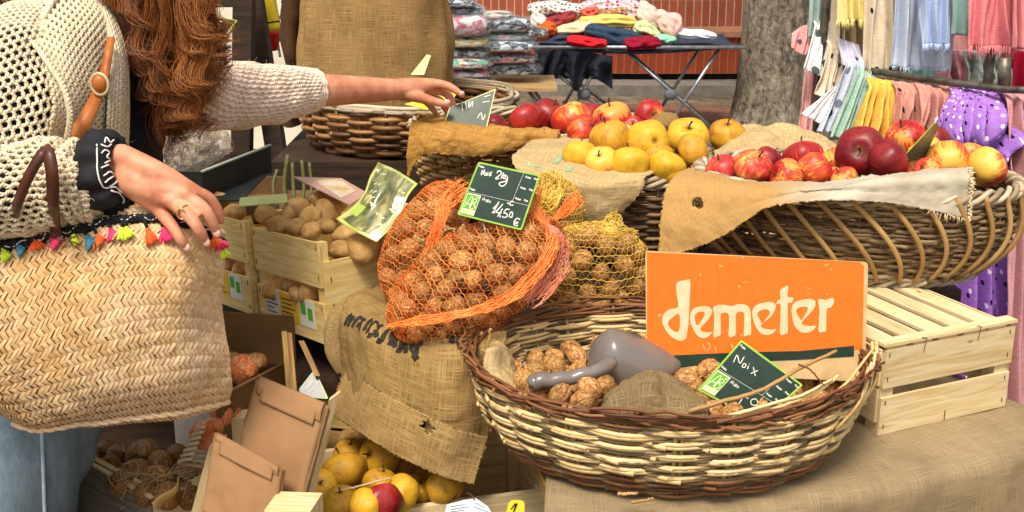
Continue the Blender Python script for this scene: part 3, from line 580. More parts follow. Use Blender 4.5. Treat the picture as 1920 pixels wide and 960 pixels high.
# pine crate, turned upside down
pr = thing('pine_crate', 'upturned slatted pine crate under the big oval apple basket', 'crate', (.7, 1.7, .766))
A0 = np.array([.575, 1.577, .766]); B0 = np.array([.822, 1.685, .766]); X = (B0-A0); LX = np.linalg.norm(X); X /= LX; Y = np.array([-X[1], X[0], 0]); Z = np.array([0, 0, 1.]); HZ = .148; DY = .27
for a in (0, 1):
    for b in (0, 1): mb = MB(); mb.box(A0+X*(a*(LX-.026-.004)+.002)+Y*(.006+b*(DY-.012-.026))+Z*.001, X*.026, Y*.026, Z*(HZ-.01), random.random()); emit('corner_post', mb, PINE, pr, False)
for nm, yy in (('front_slat', 0), ('back_slat', DY-.006)):
    for z0, h in ((0, .062), (.078, .064)): mb = MB(); mb.box(A0+Y*yy+Z*z0-X*(.0 if z0 == 0 else -.001), X*LX, Y*.0055, Z*h, random.random()); emit(nm, mb, PINE, pr, False)
for xx in (-.0045, LX-.001):
    for z0, h in ((.02, .055), (.082, .06)): mb = MB(); mb.box(A0+X*xx+Y*.006+Z*z0, X*.005, Y*(DY-.012), Z*h, random.random()); emit('end_slat', mb, PINE, pr, False)
for k in range(5): mb = MB(); mb.box(A0+X*(.004+k*(LX-.008)/5)+Y*.002+Z*(HZ-.005), X*((LX-.008)/5-.014), Y*(DY-.004), Z*.005, random.random()); emit('top_slat', mb, PINE, pr, False)
mb = MB(); mb.box(A0-X*.003+Z*HZ*1.001-Y*.001, X*(LX+.006), Y*.022, Z*.005, .7); emit('top_rail', mb, PINE, pr, False)
mb = MB()
for fx, z in ((.28, .128), (.7, .130), (.5, -.0)):
    p = A0+X*LX*fx+Z*z-Y*.0016; mb.tube([p+Z*.025 if z > 0 else p+Z*.018, p+Z*.026-X*.006 if z > 0 else p+Z*.0, p+X*.001 if z <= 0 else p+Z*.0245+X*.004, p if z > 0 else p-X*.004], .0007, 4)
for fx in (.03, .96):
    for z in (.01, .05, .09, .13): mb.box(A0+X*LX*fx+Z*z-Y*.0008, X*.0014, Y*.001, Z*.007)
emit('wire_staple', mb, M('wire', '#5a4a3a', rough=.5, metal=.5), pr, False)

# ---- wicker baskets
def wick(name, cols, rough=.55, spec=.35):
    t = NT(name, rough, spec=spec); n = t.noise(t.co('UV', (2, 22, 1)), 3, 4); n2 = t.noise(t.co('Object'), 26, 3)
    c = t.ramp(t.attr(), [(i/(len(cols)-1), HX(q)) for i, q in enumerate(cols)]); c = t.vary(c, n, .7, 1.25); c = t.vary(c, n2, .8, 1.2); return t.out(c, n, .4, .0008)
WK_DARK = wick('willow_brown', ['#4a3726', '#6f5439', '#8b6f4e', '#a08660'])
WK_GREY = wick('willow_grey', ['#6b5843', '#8f7b60', '#b3a184', '#c9b99c'])
WK_STRAW = wick('willow_straw', ['#c79a5c', '#dcb878', '#edd29a', '#e6c484'])
WK_RED = wick('willow_red', ['#55301c', '#7a4a2c', '#9a6a42', '#6e4528'])
WK_IN = wick('willow_inside', ['#453524', '#665239', '#82704f', '#9a8462'])
WK_BRN = wick('willow_umber', ['#3c2414', '#6e4727', '#8f623a', '#a87c4e'], .4, .5)
WK_TAN = wick('willow_tan', ['#8a6437', '#a47d49', '#b8935c', '#c8a56c'])
def ring(cx, cy, a, b, rot, z0, z1, foot=.8, bulge=.06, rim=lambda th: 0., sq=2.0):
    m = rotz(R(rot))
    def P(th, h):
        s = foot+(1-foot)*h+bulge*math.sin(PI*min(1, max(0, h))**.8)
        c, s_ = math.cos(th), math.sin(th); c = math.copysign(abs(c)**(2/sq), c); s_ = math.copysign(abs(s_)**(2/sq), s_)
        q = m@np.array([a*s*c, b*s*s_, 0]); return np.array([cx+q[0], cy+q[1], z0+(z1-z0)*h+rim(th)*h])
    def N(th, h): d = P(th+.02, h)-P(th-.02, h); n = np.array([d[1], -d[0], 0]); return n/(np.linalg.norm(n)+1e-9)
    return P, N
def weave(mb, P, N, h0, h1, rows, nst, r, amp, rods=6, flat=1., seed=0, double=False, rlo=0, rhi=1, jit=.0, ends=.004):
    rs = random.Random(seed)
    for k in range(rows):
        h = h0+(h1-h0)*(k+.5)/rows; ph = rs.random()*6.28; cuts = sorted([(i+rs.uniform(-.3, .3))*2*PI/rods+ph for i in range(rods)])
        for i in range(rods):
            a = cuts[i]-.04; b = (cuts[i+1] if i < rods-1 else cuts[0]+2*PI)+.02; n = max(8, int((b-a)/(2*PI)*nst*5)); hv = h+rs.uniform(-jit, jit); sl = rs.uniform(-jit, jit); rr = r*rs.uniform(.85, 1.1)
            pts = []
            for j in range(n):
                u = j/(n-1); th = a+(b-a)*u; d = amp*math.cos(nst*th/2+(k % 2)*PI)
                if u > .97: d += ends
                pts.append(P(th, hv+sl*(u-.5))+N(th, hv)*d)
            mb.tube(pts, rr, 5, rs.uniform(rlo, rhi), flat=flat)
def stakes(mb, P, N, nst, h0, h1, r, rlo=.2, rhi=.8, twin=0, off=0, seed=1):
    rs = random.Random(seed)
    for k in range(nst):
        th = 2*PI*k/nst
        for dd in ((0,) if not twin else (-twin, twin)): mb.tube([P(th+dd, h)+N(th, h)*off for h in np.linspace(h0, h1, 9)], r, 5, rs.uniform(rlo, rhi))
def rope_rim(mb, P, N, h, rr, r, m=3, turns=24, seed=2, rlo=.3, rhi=1, flat=1., dz=0):
    rs = random.Random(seed)
    for k in range(m):
        n = turns*9; pts = []
        for j in range(n): th = 2*PI*j/n; w = turns*th+2*PI*k/m; pts.append(P(th, h)+N(th, h)*rr*math.cos(w)+np.array([0, 0, rr*math.sin(w)*flat+dz]))
        mb.tube(pts, r, 6, rs.uniform(rlo, rhi), closed=True)
def bottom(P, h=.02, n=48): 
    mb = MB(); pts = [P(2*PI*j/n, h) for j in range(n)]; mb.add(pts, [tuple(range(n))[::-1]]); return mb

# walnut basket at the front
wb = thing('walnut_basket', 'oval two tone willow basket filled with loose walnuts on the table front', 'basket', (.235, 1.56, .766))
P, N = ring(.235, 1.563, .298, .225, -3, .770, .905, .80, .05, rim=lambda th: .012*max(0, math.cos(th+.2))**2+.006*max(0, -math.cos(th))**2)
mb = MB(); weave(mb, P, N, .25, .89, 9, 24, .0038, .0058, 6, seed=3, flat=.75, rlo=.5, rhi=1, jit=.012); weave(mb, P, N, .28, .92, 9, 24, .0034, .0060, 7, seed=33, flat=.75, rlo=.5, rhi=1, jit=.018); emit('straw_weave', mb, WK_STRAW, wb)
mb = MB(); weave(mb, P, N, .02, .24, 6, 24, .0028, .0060, 6, seed=4, jit=.025, rlo=0, rhi=1); emit('base_weave', mb, WK_RED, wb)
mb = MB(); weave(mb, P, N, .89, .99, 4, 24, .0024, .0050, 5, seed=5, jit=.035, ends=.012); weave(mb, P, N, .96, 1.02, 3, 12, .0024, .0055, 4, seed=15, jit=.05, ends=.02)
rope_rim(mb, P, N, 1.0, .005, .0026, 3, 9, flat=.9)
for k in range(40):      # loose rods lying along the rim
    th = random.uniform(0, 6.28); L = random.uniform(.3, .8); hh = random.uniform(.85, 1.08); pts = [P(th+L*u, hh+.06*math.sin(u*3))+N(th+L*u, hh)*random.uniform(.003, .012) for u in np.linspace(0, 1, 10)]; mb.tube(catmull(pts, 24), .0022, 5, random.random())
emit('dark_rim', mb, WK_RED, wb)
mb = MB(); stakes(mb, P, N, 24, .0, 1.03, .0036, 0, .8, twin=.016); emit('stakes', mb, WK_TAN, wb)
mb = MB(); weave(mb, P, lambda th, h: -N(th, h), .04, .96, 26, 34, .0028, .0035, 7, seed=6, flat=.7, rlo=.1, rhi=1, jit=.012)
emit('inner_weave', mb, WK_IN, wb)
mb = bottom(P); emit('base', mb, WK_IN, wb, False)
def rod(pts, r0, r1, mat, nm='loose_rod', par=None):
    mb = MB(); P_ = catmull([W(*q) for q in pts], 26) if len(pts) > 2 else np.array([W(*q) for q in pts]); P_ = P_+np.array([[random.gauss(0, .0004) for _ in range(3)] for _ in P_]); mb.tube(P_, np.linspace(r0, r1, len(P_)), 7, random.uniform(.3, .9)); return emit(nm, mb, mat, par)
rod([(1290, 772, 1.395), (1360, 752, 1.40), (1440, 726, 1.41), (1500, 690, 1.43), (1568, 658, 1.46)], .0034, .0026, WK_TAN, par=wb)
rod([(1498, 684, 1.43), (1520, 694, 1.43), (1545, 722, 1.43)], .0016, .0010, WK_RED, par=wb)
for q in ([(1330, 790, 1.375), (1420, 765, 1.38), (1500, 742, 1.41), (1560, 712, 1.45)], [(1420, 800, 1.38), (1510, 765, 1.40), (1580, 725, 1.46), (1648, 640, 1.54)], [(1450, 815, 1.39), (1540, 775, 1.42), (1610, 720, 1.50), (1650, 662, 1.55)], [(1400, 778, 1.38), (1480, 756, 1.40), (1540, 730, 1.44), (1572, 704, 1.46)], [(1480, 800, 1.40), (1560, 765, 1.44), (1630, 705, 1.53)], [(1360, 800, 1.37), (1450, 790, 1.39), (1550, 755, 1.44), (1600, 728, 1.48)]):
    rod(q, .0030, .0020, WK_STRAW, par=wb)
for (a, b, Y_) in (((920, 615), (907, 672), 1.56), ((905, 655), (913, 688), 1.57), ((1158, 926), (1196, 924), 1.345), ((1184, 941), (1226, 934), 1.345), ((1016, 590), (1058, 588), 1.78)):
    rod([(a[0], a[1], Y_), ((a[0]+b[0])/2+2, (a[1]+b[1])/2+1, Y_), (b[0], b[1], Y_)], .0026, .0018, WK_TAN, 'broken_rod_end', wb)
mb = MB()
for k in range(16):
    th = random.uniform(-.75, .35); p0 = P(th, .6)+N(th, .6)*.005; p1 = P(th+random.uniform(.15, .4), 1.10+random.uniform(0, .10)); mb.tube(catmull([p0, (p0+p1)/2+N(th, .8)*.012, p1], 14), .0024, 5, random.random())
emit('end_lattice', mb, WK_STRAW, wb)

# big oval apple basket on the crate
ab = thing('apple_basket', 'big oval dark wicker basket with curved outer rods, heaped with red apples', 'basket', (.64, 2.03, .915))
P, N = ring(.645, 2.02, .290, .185, -13, .918, 1.082, .76, .10)
mb = MB(); weave(mb, P, N, .10, .93, 20, 44, .0034, .005, 8, seed=7, jit=.006, rlo=.1, rhi=1, flat=.8); emit('weave', mb, WK_DARK, ab)
mb = MB(); stakes(mb, P, N, 44, 0, .97, .003); emit('stakes', mb, WK_DARK, ab)
mb = MB(); rope_rim(mb, P, N, 1.0, .010, .0052, 4, 13, rlo=.3, rhi=1, seed=8); emit('rim', mb, WK_GREY, ab)
mb = MB(); rope_rim(mb, P, N, .03, .010, .0045, 4, 11, rlo=.3, rhi=.9, seed=9); weave(mb, P, N, .0, .12, 4, 22, .0042, .007, 7, seed=10, jit=.02, rlo=.4, rhi=1); emit('foot', mb, WK_GREY, ab)
mb = MB(); rs = random.Random(5)
for k in range(30):
    th = 2*PI*k/30+.05; tw = .42*(-1)  # rods sweep from the rim down and around
    th2 = th
    pts = [P(th2+.46*(1-h)*max(0, 1-max(0, math.cos(th2)+.15)*1.0)+.06*math.sin(PI*h), h)+N(th2, h)*(.0085+.009*math.sin(PI*h)) for h in np.linspace(1.03, .04, 16)]
    mb.tube(pts, np.linspace(.0052, .0040, 16), 7, rs.uniform(.35, .8))
emit('outer_rods', mb, WK_TAN, ab)
mb = MB(); weave(mb, P, lambda th, h: -N(th, h), .1, .95, 14, 44, .0034, .004, 8, seed=17); emit('inner_weave', mb, WK_IN, ab)
emit('base', bottom(P), WK_IN, ab, False)

# yellow apple basket
yb_ = thing('apple_basket', 'round wicker basket of yellow apples lined with a printed burlap sack', 'basket', (.25, 2.29, .865))
P2_, N2_ = ring(.25, 2.285, .215, .19, 0, .866, 1.05, .8, .05)
mb = MB(); weave(mb, P2_, N2_, .05, .9, 18, 36, .0042, .0055, 7, seed=21, jit=.01); stakes(mb, P2_, N2_, 36, 0, .97, .0035); emit('weave', mb, WK_DARK, yb_)
mb = MB(); rope_rim(mb, P2_, N2_, 1.0, .009, .005, 4, 10, seed=22, rlo=.6, rhi=1); emit('rim', mb, WK_GREY, yb_); emit('base', bottom(P2_), WK_IN, yb_, False)
# red apple basket behind
rb_ = thing('apple_basket', 'wicker basket of dark red apples behind the yellow ones, half under burlap', 'basket', (.05, 2.62, .865))
P3_, N3_ = ring(.045, 2.60, .285, .19, 0, .866, 1.075, .8, .05)
mb = MB(); weave(mb, P3_, N3_, .05, .92, 16, 40, .0048, .006, 7, seed=23, jit=.01); stakes(mb, P3_, N3_, 40, 0, .97, .004); emit('weave', mb, WK_TAN, rb_)
mb = MB(); rope_rim(mb, P3_, N3_, 1.0, .009, .005, 4, 10, seed=24, rlo=.6, rhi=1); emit('rim', mb, WK_GREY, rb_); emit('base', bottom(P3_), WK_IN, rb_, False)
# round basket with the tall sack
hc = thing('back_crate', 'dark wooden box that lifts the round brown basket', 'crate', (-.3, 3.0, .73))
for nm, (o_, a_, b_, c_) in dict(front_panel=((-.62, 2.76, .731), (.64, 0, 0), (0, .02, 0), (0, 0, .2)), back_panel=((-.62, 3.28, .731), (.64, 0, 0), (0, .02, 0), (0, 0, .2)), lid=((-.62, 2.76, .932), (.64, 0, 0), (0, .54, 0), (0, 0, .015))).items():
    mb = MB(); mb.box(o_, a_, b_, c_); emit(nm, mb, DARKW, hc, False)
gb = thing('round_basket', 'round glossy brown willow basket holding a tall burlap sack', 'basket', (-.3, 3.02, .95))
P4_, N4_ = ring(-.285, 3.02, .292, .265, 0, .950, 1.085, .86, .06)
mb = MB(); weave(mb, P4_, N4_, .0, .92, 11, 26, .0068, .010, 7, seed=25, jit=.012, flat=.75, rlo=.1, rhi=1); stakes(mb, P4_, N4_, 26, 0, .97, .0055); emit('weave', mb, WK_BRN, gb)
mb = MB(); weave(mb, P4_, N4_, .9, 1.04, 5, 13, .006, .010, 5, seed=26, jit=.04, rlo=.4, rhi=1); emit('rim', mb, WK_GREY, gb); emit('base', bottom(P4_), WK_IN, gb, False)

# ---- burlap pieces
def cloth(name, ctrl, mat, nu=70, nv=90, amp=.004, s=12, label=None, cat='cloth', parent=None, th=.0022, cutfn=None, flip=False, seed=0, fray=True, aniso=(1, 1, 1)):
    G = patch(WG(ctrl) if isinstance(ctrl[0][0], tuple) else ctrl, nu, nv); G = rumple(G, amp, s, seed, aniso); G = rumple(G, amp*.35, s*3.3, seed+5)
    if fray:
        for e in (0, -1): G[e] += np.array([[random.gauss(0, .0012) for _ in range(3)] for _ in range(G.shape[1])])
        for e in (0, -1): G[:, e] += np.array([[random.gauss(0, .0012) for _ in range(3)] for _ in range(G.shape[0])])
    mb = MB(); mb.grid(G, flip=flip)
    if cutfn: mb.f = [q for q in mb.f if not cutfn(q, mb)]
    o = emit(name, mb, mat, parent, label=label, cat=cat if label else None); mod(o, 'SOLIDIFY', thickness=th, offset=0); return o, G
# tall sack standing in the round basket
G = []
for v in np.linspace(0, 1, 46):
    row = []; z = 1.0+.62*v; s = np.interp(v, [0, .15, .35, .6, .85, 1], [1.0, 1.07, 1.04, .93, .86, .7])
    for j in range(72):
        a = 2*PI*j/72; q = (math.cos(a), math.sin(a)); f = 1+.14*noise.noise(Vector((q[0]*2, q[1]*2, z*3+7)))+.09*noise.noise(Vector((q[0]*3+z*3, q[1]*3, z*7)))+.02*noise.noise(Vector((q[0]*6, q[1]*6, z*3)))+.012*math.sin(a*3+z*12)
        row.append((-.388+.012*math.sin(z*6)+.205*s*f*q[0], 3.05+.16*s*f*q[1], z))
    G.append(row)
G.append([(-.388, 3.05, 1.615)]*72)
mb = MB(); mb.grid(G, cv=True, flip=True); emit('burlap_sack', mb, BURS, None, label='tall brown burlap sack standing in the round basket', cat='sack')
# burlap over the red apple basket (golden, rolled to the left)
cloth('burlap_cover', [[(772, 222, 2.66), (850, 226, 2.6), (940, 240, 2.52), (1050, 245, 2.45)], [(800, 216, 2.5), (860, 226, 2.42), (940, 240, 2.37), (1048, 248, 2.36)], [(772, 236, 2.40), (850, 250, 2.355), (930, 262, 2.34), (1045, 266, 2.35)], [(764, 275, 2.37), (832, 268, 2.35), (905, 280, 2.335), (1035, 268, 2.345)], [(764, 335, 2.37), (796, 290, 2.36), (890, 292, 2.34), (1030, 272, 2.345)]], BURY, 60, 110, .010, 14, label='golden burlap thrown over the left of the red apple basket', seed=3)
# printed burlap sack lining the yellow apples
CL = [[(1010, 252, 2.42), (1100, 262, 2.36), (1190, 268, 2.3), (1290, 300, 2.2)], [(968, 286, 2.2), (1050, 300, 2.14), (1150, 326, 2.085), (1215, 332, 2.08)], [(962, 306, 2.13), (1040, 330, 2.07), (1130, 345, 2.04), (1208, 344, 2.06)], [(990, 335, 2.1), (1062, 360, 2.05), (1130, 370, 2.04), (1200, 362, 2.055)], [(1040, 370, 2.09), (1078, 400, 2.055), (1125, 405, 2.045), (1180, 385, 2.055)], [(1095, 418, 2.09), (1110, 430, 2.07), (1125, 432, 2.06), (1150, 412, 2.06)]]
lin, LG = cloth('burlap_liner', CL, BURL, 80, 100, .006, 10, label='burlap sack with faded green print spilling over the yellow apple basket', seed=4)
# printed stripes of the liner
GPR = M('faded_green_print', '#7fa37a', '#a4b88c', 60, .95)
Nn = gnorm(LG)
def decal(G_, Nn_, i0, i1, j0, j1, mat, par, off=.0022, nm='print'):
    sg = -1 if Nn_[(i0+i1)//2, (j0+j1)//2, 1] > 0 else 1
    mb = MB(); mb.grid(G_[i0:i1, j0:j1]+Nn_[i0:i1, j0:j1]*off*sg); return emit(nm, mb, mat, par)
for (i0, i1, j0, j1) in ((8, 22, 30, 34), (12, 16, 34, 44), (18, 26, 40, 44), (24, 30, 12, 16), (26, 29, 16, 26)): decal(LG, Nn, i0, i1, j0, j1, GPR, lin)
# burlap at the back of the big basket
cloth('burlap_liner', [[(1345, 270, 2.36), (1380, 238, 2.4), (1450, 232, 2.42), (1530, 250, 2.38), (1590, 275, 2.3)], [(1340, 290, 2.25), (1380, 262, 2.3), (1450, 255, 2.32), (1530, 270, 2.3), (1600, 290, 2.24)], [(1350, 310, 2.18), (1390, 300, 2.2), (1450, 300, 2.22), (1530, 300, 2.22), (1600, 300, 2.2)]], BURL, 40, 80, .012, 12, label='pale burlap bunched along the back of the big apple basket', seed=5)
# sack with a hole over the front of the big basket: tan left part, white right part
HG = [[(1290, 315, 1.99), (1400, 340, 1.93), (1560, 340, 1.90), (1700, 322, 1.90), (1812, 316, 1.93)], [(1258, 338, 1.90), (1390, 352, 1.835), (1550, 350, 1.81), (1690, 335, 1.815), (1816, 328, 1.845)], [(1240, 400, 1.86), (1350, 400, 1.81), (1500, 362, 1.80), (1660, 362, 1.80), (1816, 362, 1.83)], [(1236, 490, 1.83), (1350, 446, 1.80), (1455, 385, 1.79), (1640, 378, 1.795), (1812, 408, 1.825)]]
t = NT('hole_cloth', .9, spec=.1); u = t.co('UV'); n = t.noise(t.co('UV', (160, 620, 1)), 1, 3); n3 = t.noise(t.co('UV', (3, 3, 1)), 3, 3)
sx = t.n('SeparateXYZ'); t.l(t.co('Generated'), sx.inputs[0]); ca = t.ramp(n, [(.2, HX('#9a7442')), (.5, HX('#b48c54')), (.8, HX('#c8a26a'))]); cb_ = t.ramp(n3, [(.3, HX('#a89a80')), (.7, HX('#cfc4b0'))])
fx = t.ramp(t.math('ADD', sx.outputs[0], t.math('MULTIPLY', n3, .12)), [(.36, (0, 0, 0, 1)), (.56, (1, 1, 1, 1))]); cc_ = t.mix(fx, ca, cb_); HOLEC = t.out(cc_, n, .5, .0015)
hc0 = W(1312, 386, 1.82)
def cut(q, m_):
    if not hasattr(m_, 'V_'): m_.V_ = np.concatenate(m_.v)
    c_ = m_.V_[list(q)].mean(0); return np.linalg.norm((c_-hc0)[[0, 2]]) < .0085
hcl, HGd = cloth('sack_cloth', HG, HOLEC, 80, 150, .006, 11, label='tan and white folded sack with a round hole over the big basket rim', seed=6, cutfn=cut)
mb = MB(); pc_ = np.array([HGd[i, j] for i in range(80) for j in range(150)]); cn = pc_[np.argmin(np.linalg.norm((pc_-hc0)[:, [0, 2]], axis=1))]
mb.tube([cn+np.array([.009*math.cos(a), .001, .0095*math.sin(a)]) for a in np.linspace(0, 2*PI, 20, endpoint=False)], .0016, 6, closed=True); emit('hole_edge', mb, M('dark_thread', '#4a3218', '#6b4a28', 30, .9), hcl)
mb = MB()
for j in range(40):
    i = int(j*2); p = HGd[min(79, i+2), -1]; mb.tube([p, p+np.array([.006+random.random()*.004, -.002, random.gauss(0, .002)])], .0012, 4)
    if j % 2 == 0: mb.tube(catmull([p+np.array([0, -.002, 0]), p+np.array([.005, -.005, -.004]), p+np.array([.0, -.003, -.009])], 8), .0016, 4)
p = HGd[-1, -12]
for k in range(26): j = -3-k % 14; p = HGd[-1, j]; mb.tube([p, p+np.array([random.gauss(0, .004), -.003, -random.uniform(.004, .014)])], .0009, 4)
emit('fringe', mb, M('frayed_thread', '#c8b08a', '#ddcaa6', 30, .9), hcl)

# ---- sack draped box holding the net bags (centre)
sk = thing('burlap_covered_box', 'tilted box wrapped in a stencilled burlap sack below the walnut nets', 'sack', (-.1, 1.7, .77))
BXC = [[(716, 535, 1.92), (745, 560, 1.88), (800, 585, 1.84), (870, 598, 1.82), (945, 606, 1.80)],
       [(655, 555, 1.84), (700, 588, 1.76), (770, 612, 1.70), (850, 624, 1.66), (950, 622, 1.66)],
       [(640, 592, 1.80), (690, 628, 1.69), (765, 655, 1.63), (850, 668, 1.59), (945, 655, 1.62)],
       [(640, 640, 1.79), (685, 690, 1.67), (760, 730, 1.61), (845, 752, 1.57), (930, 740, 1.60)],
       [(640, 690, 1.79), (680, 748, 1.67), (752, 800, 1.61), (838, 835, 1.565), (918, 826, 1.59)],
       [(618, 765, 1.79), (672, 800, 1.68), (745, 845, 1.62), (822, 884, 1.575), (890, 900, 1.575)]]
so_, SG = cloth('burlap_front', BXC, burlap('burlap_brown', '#967748', '#b39560', '#61482a', 1.15), 110, 130, .009, 8, parent=sk, seed=7)
SN = gnorm(SG); SN = np.where(SN[:, :, 1:2] > 0, -SN, SN)
# hem flap along the bottom, a doubled band with a puckered hole
FL = [[tuple(q) for q in r_] for r_ in [[(648, 682, 1.775), (690, 740, 1.655), (760, 788, 1.595), (842, 822, 1.55), (912, 808, 1.575)], [(632, 725, 1.775), (680, 772, 1.655), (752, 820, 1.595), (832, 858, 1.55), (902, 856, 1.565)], [(614, 772, 1.78), (668, 806, 1.665), (742, 852, 1.605), (818, 890, 1.56), (888, 908, 1.56)]]]
hole = W(803, 798+0, 1.565)
def cut2(q, m_):
    if not hasattr(m_, 'V_'): m_.V_ = np.concatenate(m_.v)
    d_ = (m_.V_[list(q)].mean(0)-hole)[[0, 2]]; return abs(d_[0])+abs(d_[1]) < .0125+.003*math.sin(6*math.atan2(d_[1], d_[0]))
FLc = [[(a, b-0, c) for a, b, c in r_] for r_ in FL]
fo, FG = cloth('hem_flap', [[(650, 690, 1.765), (695, 725, 1.64), (765, 762, 1.585), (845, 800, 1.54), (915, 822, 1.565)], [(634, 728, 1.77), (682, 765, 1.645), (752, 805, 1.59), (832, 846, 1.545), (902, 862, 1.56)], [(614, 772, 1.78), (668, 806, 1.655), (742, 852, 1.60), (818, 890, 1.555), (888, 908, 1.555)]], HEM, 50, 150, .003, 10, parent=sk, seed=8, cutfn=cut2)
BLK = M('black_cloth', '#0c0b0d', '#1a181c', 30, .8)
mb = MB(); mb.sphere(hole+np.array([0, .012, 0]), (.014, .004, .014), 12, 8); emit('hole_shadow', mb, M('hole_shade', '#1c120a', '#2a1c10'), fo)  # dark disc behind the opening, its colour stands in for the shade inside
mb = MB()
for k in range(12): a = k*PI/6; d_ = np.array([math.cos(a), 0, math.sin(a)]); q0 = hole+d_*.009+np.array([0, -.0015, 0]); pp = FG.reshape(-1, 3); q1 = hole+d_*random.uniform(.02, .03); q1 = pp[np.argmin(np.linalg.norm((pp-q1)[:, [0, 2]], axis=1))]+np.array([0, -.0012, 0]); q0 = pp[np.argmin(np.linalg.norm((pp-q0)[:, [0, 2]], axis=1))]+np.array([0, -.0015, 0]); mb.tube([q0, q1], [.0013, .0004], 4)
pass
# rolled collar at the left
P = catmull([W(640, 700, 1.83), W(630, 660, 1.84), W(632, 610, 1.86), (W(655, 570, 1.9)), W(690, 548, 1.94), W(730, 545, 1.98)], 40); mb = MB(); mb.tube(P, np.interp(np.arange(40), [0, 8, 30, 39], [.008, .020, .026, .024]), 16, flat=.7); emit('rolled_collar', mb, BUR, sk)
# dark board holding the box
mb = MB(); a = W(640, 600, 1.86); b = W(930, 640, 1.72); mb.box((-.30, 1.92, .74), (.02, 0, 0), (.25, -.16, 0), (0, 0, .12)); emit('hidden_board', mb, OLDW, sk, False)
# stencil letters mapped onto the burlap
STEN = M('stencil_ink', '#1e1a14', '#40372a', 90, .95, bs=.6)
def bil(G_, i, j):
    i = min(max(i, 0), G_.shape[0]-1.001); j = min(max(j, 0), G_.shape[1]-1.001); a, b = int(i), int(j); u, v = i-a, j-b
    return G_[a, b]*(1-u)*(1-v)+G_[a+1, b]*u*(1-v)+G_[a, b+1]*(1-u)*v+G_[a+1, b+1]*u*v
def gridinv(G_, px, py):      # nearest grid parameter of a picture point
    d_ = G_-_c; z = d_@_f; X_ = CX+FP*(d_@_r)/z; Y_ = CY-FP*(d_@_u)/z; k = np.argmin((X_-px)**2+(Y_-py)**2); return divmod(k, G_.shape[1])
def ribbon(mb, pts, w, nrm, rnd=.5):
    pts = np.asarray(pts, float); T_ = np.gradient(pts, axis=0); S_ = np.cross(T_, nrm); S_ /= np.linalg.norm(S_, axis=1)[:, None]+1e-12; w = np.broadcast_to(w, (len(pts),))
    mb.grid(np.stack([pts-S_*w[:, None]/2, pts+S_*w[:, None]/2], 1), rnd)
st_px = [  # the upside down lettering, traced stroke by stroke
 [(648, 611), (655, 597), (663, 592)], [(654, 612), (660, 600), (667, 596)], [(661, 617), (668, 602), (676, 598), (680, 603), (672, 616)],
 [(675, 620), (678, 606), (688, 600)], [(671, 609), (678, 612)], [(684, 622), (689, 608), (700, 601)], [(690, 628), (692, 614), (702, 606), (708, 609), (706, 620), (698, 630), (690, 628)],
 [(706, 634), (706, 619), (716, 610)], [(707, 636), (715, 640), (721, 628), (730, 613)], [(732, 650), (735, 630), (746, 618)],
 [(742, 654), (743, 636), (754, 622)], [(744, 657), (752, 659), (754, 642), (766, 626)], [(762, 664), (762, 644), (772, 630)],
 [(784, 676), (774, 668), (772, 648), (782, 636), (791, 640), (788, 650), (775, 655)], [(781, 674), (783, 652)],
 [(838, 630), (841, 636)], [(850, 632), (847, 642), (853, 644)], [(860, 630), (862, 650), (868, 654), (874, 634)], [(857, 642), (864, 646)], [(822, 627), (818, 634)]]
mb = MB()
for s_ in st_px:
    Q = catmull([(a, b, 0) for a, b in s_], 14); pts = []
    for q in Q:
        i, j = gridinv(SG, q[0], q[1]); pts.append(SG[i, j]+SN[i, j]*.0022)
    pts = np.array(pts); pts = np.array([pts[max(0, k-1):k+2].mean(0) for k in range(len(pts))]); i, j = gridinv(SG, *s_[0]); ribbon(mb, pts, .0092, SN[i, j])
so2 = emit('stencil_lettering', mb, STEN, so_)
# ================================================================= SIGN AND PRICE CARDS
def quadplane(cs):   # four (px,py,Y) corners TL TR BR BL -> origin, normal
    q = [W(*c) for c in cs]; n = np.cross(q[1]-q[0], q[3]-q[0]); n /= np.linalg.norm(n); n = -n if n[1] > 0 else n; q[2] = hit(cs[2][0], cs[2][1], q[0], n); return q, n
def slab(mb, pts, n, th, rnd=.5):
    k = len(pts); F = [tuple(range(k)), tuple(range(k, 2*k))[::-1]]+[(i, k+i, k+(i+1) % k, (i+1) % k) for i in range(k)]
    pts = [np.asarray(p) for p in pts]; mb.add(pts+[p-n*th for p in pts], F, rnd)
def rounded(cs, r=8, k=5):
    out = []; n_ = len(cs)
    for i in range(n_):
        p, a, b = np.array(cs[i], float), np.array(cs[i-1], float), np.array(cs[(i+1) % n_], float); ua = (a-p)/np.linalg.norm(a-p); ub = (b-p)/np.linalg.norm(b-p)
        for t_ in np.linspace(0, 1, k): q = (p+ua*r)*(1-t_)**2+2*p*t_*(1-t_)+(p+ub*r)*t_**2; out.append(tuple(q))
    return out
def poly(mb, outer, holes, p0, n, off):
    loops = [[Vector((x, y, 0)) for x, y in outer]]+[[Vector((x, y, 0)) for x, y in h] for h in holes]
    tri = geometry.tessellate_polygon(loops); flat = [v for l_ in loops for v in l_]
    mb.add([hit(v.x, v.y, p0, n)+n*off for v in flat], [tuple(t_) for t_ in tri])
def smoothpoly(P, k=4):
    P = np.array([list(p)+[0] for p in P], float); n_ = len(P); Q = np.concatenate([P[-2:], P, P[:3]]); out = []
    for i in range(n_):
        a, b, c, d = Q[i+1], Q[i+2], Q[i+3], Q[i+4]
        for u in np.linspace(0, 1, k, endpoint=False): q = .5*(2*b+(c-a)*u+(2*a-5*b+4*c-d)*u*u+(3*b-a-3*c+d)*u**3); out.append((q[0], q[1]))
    return out
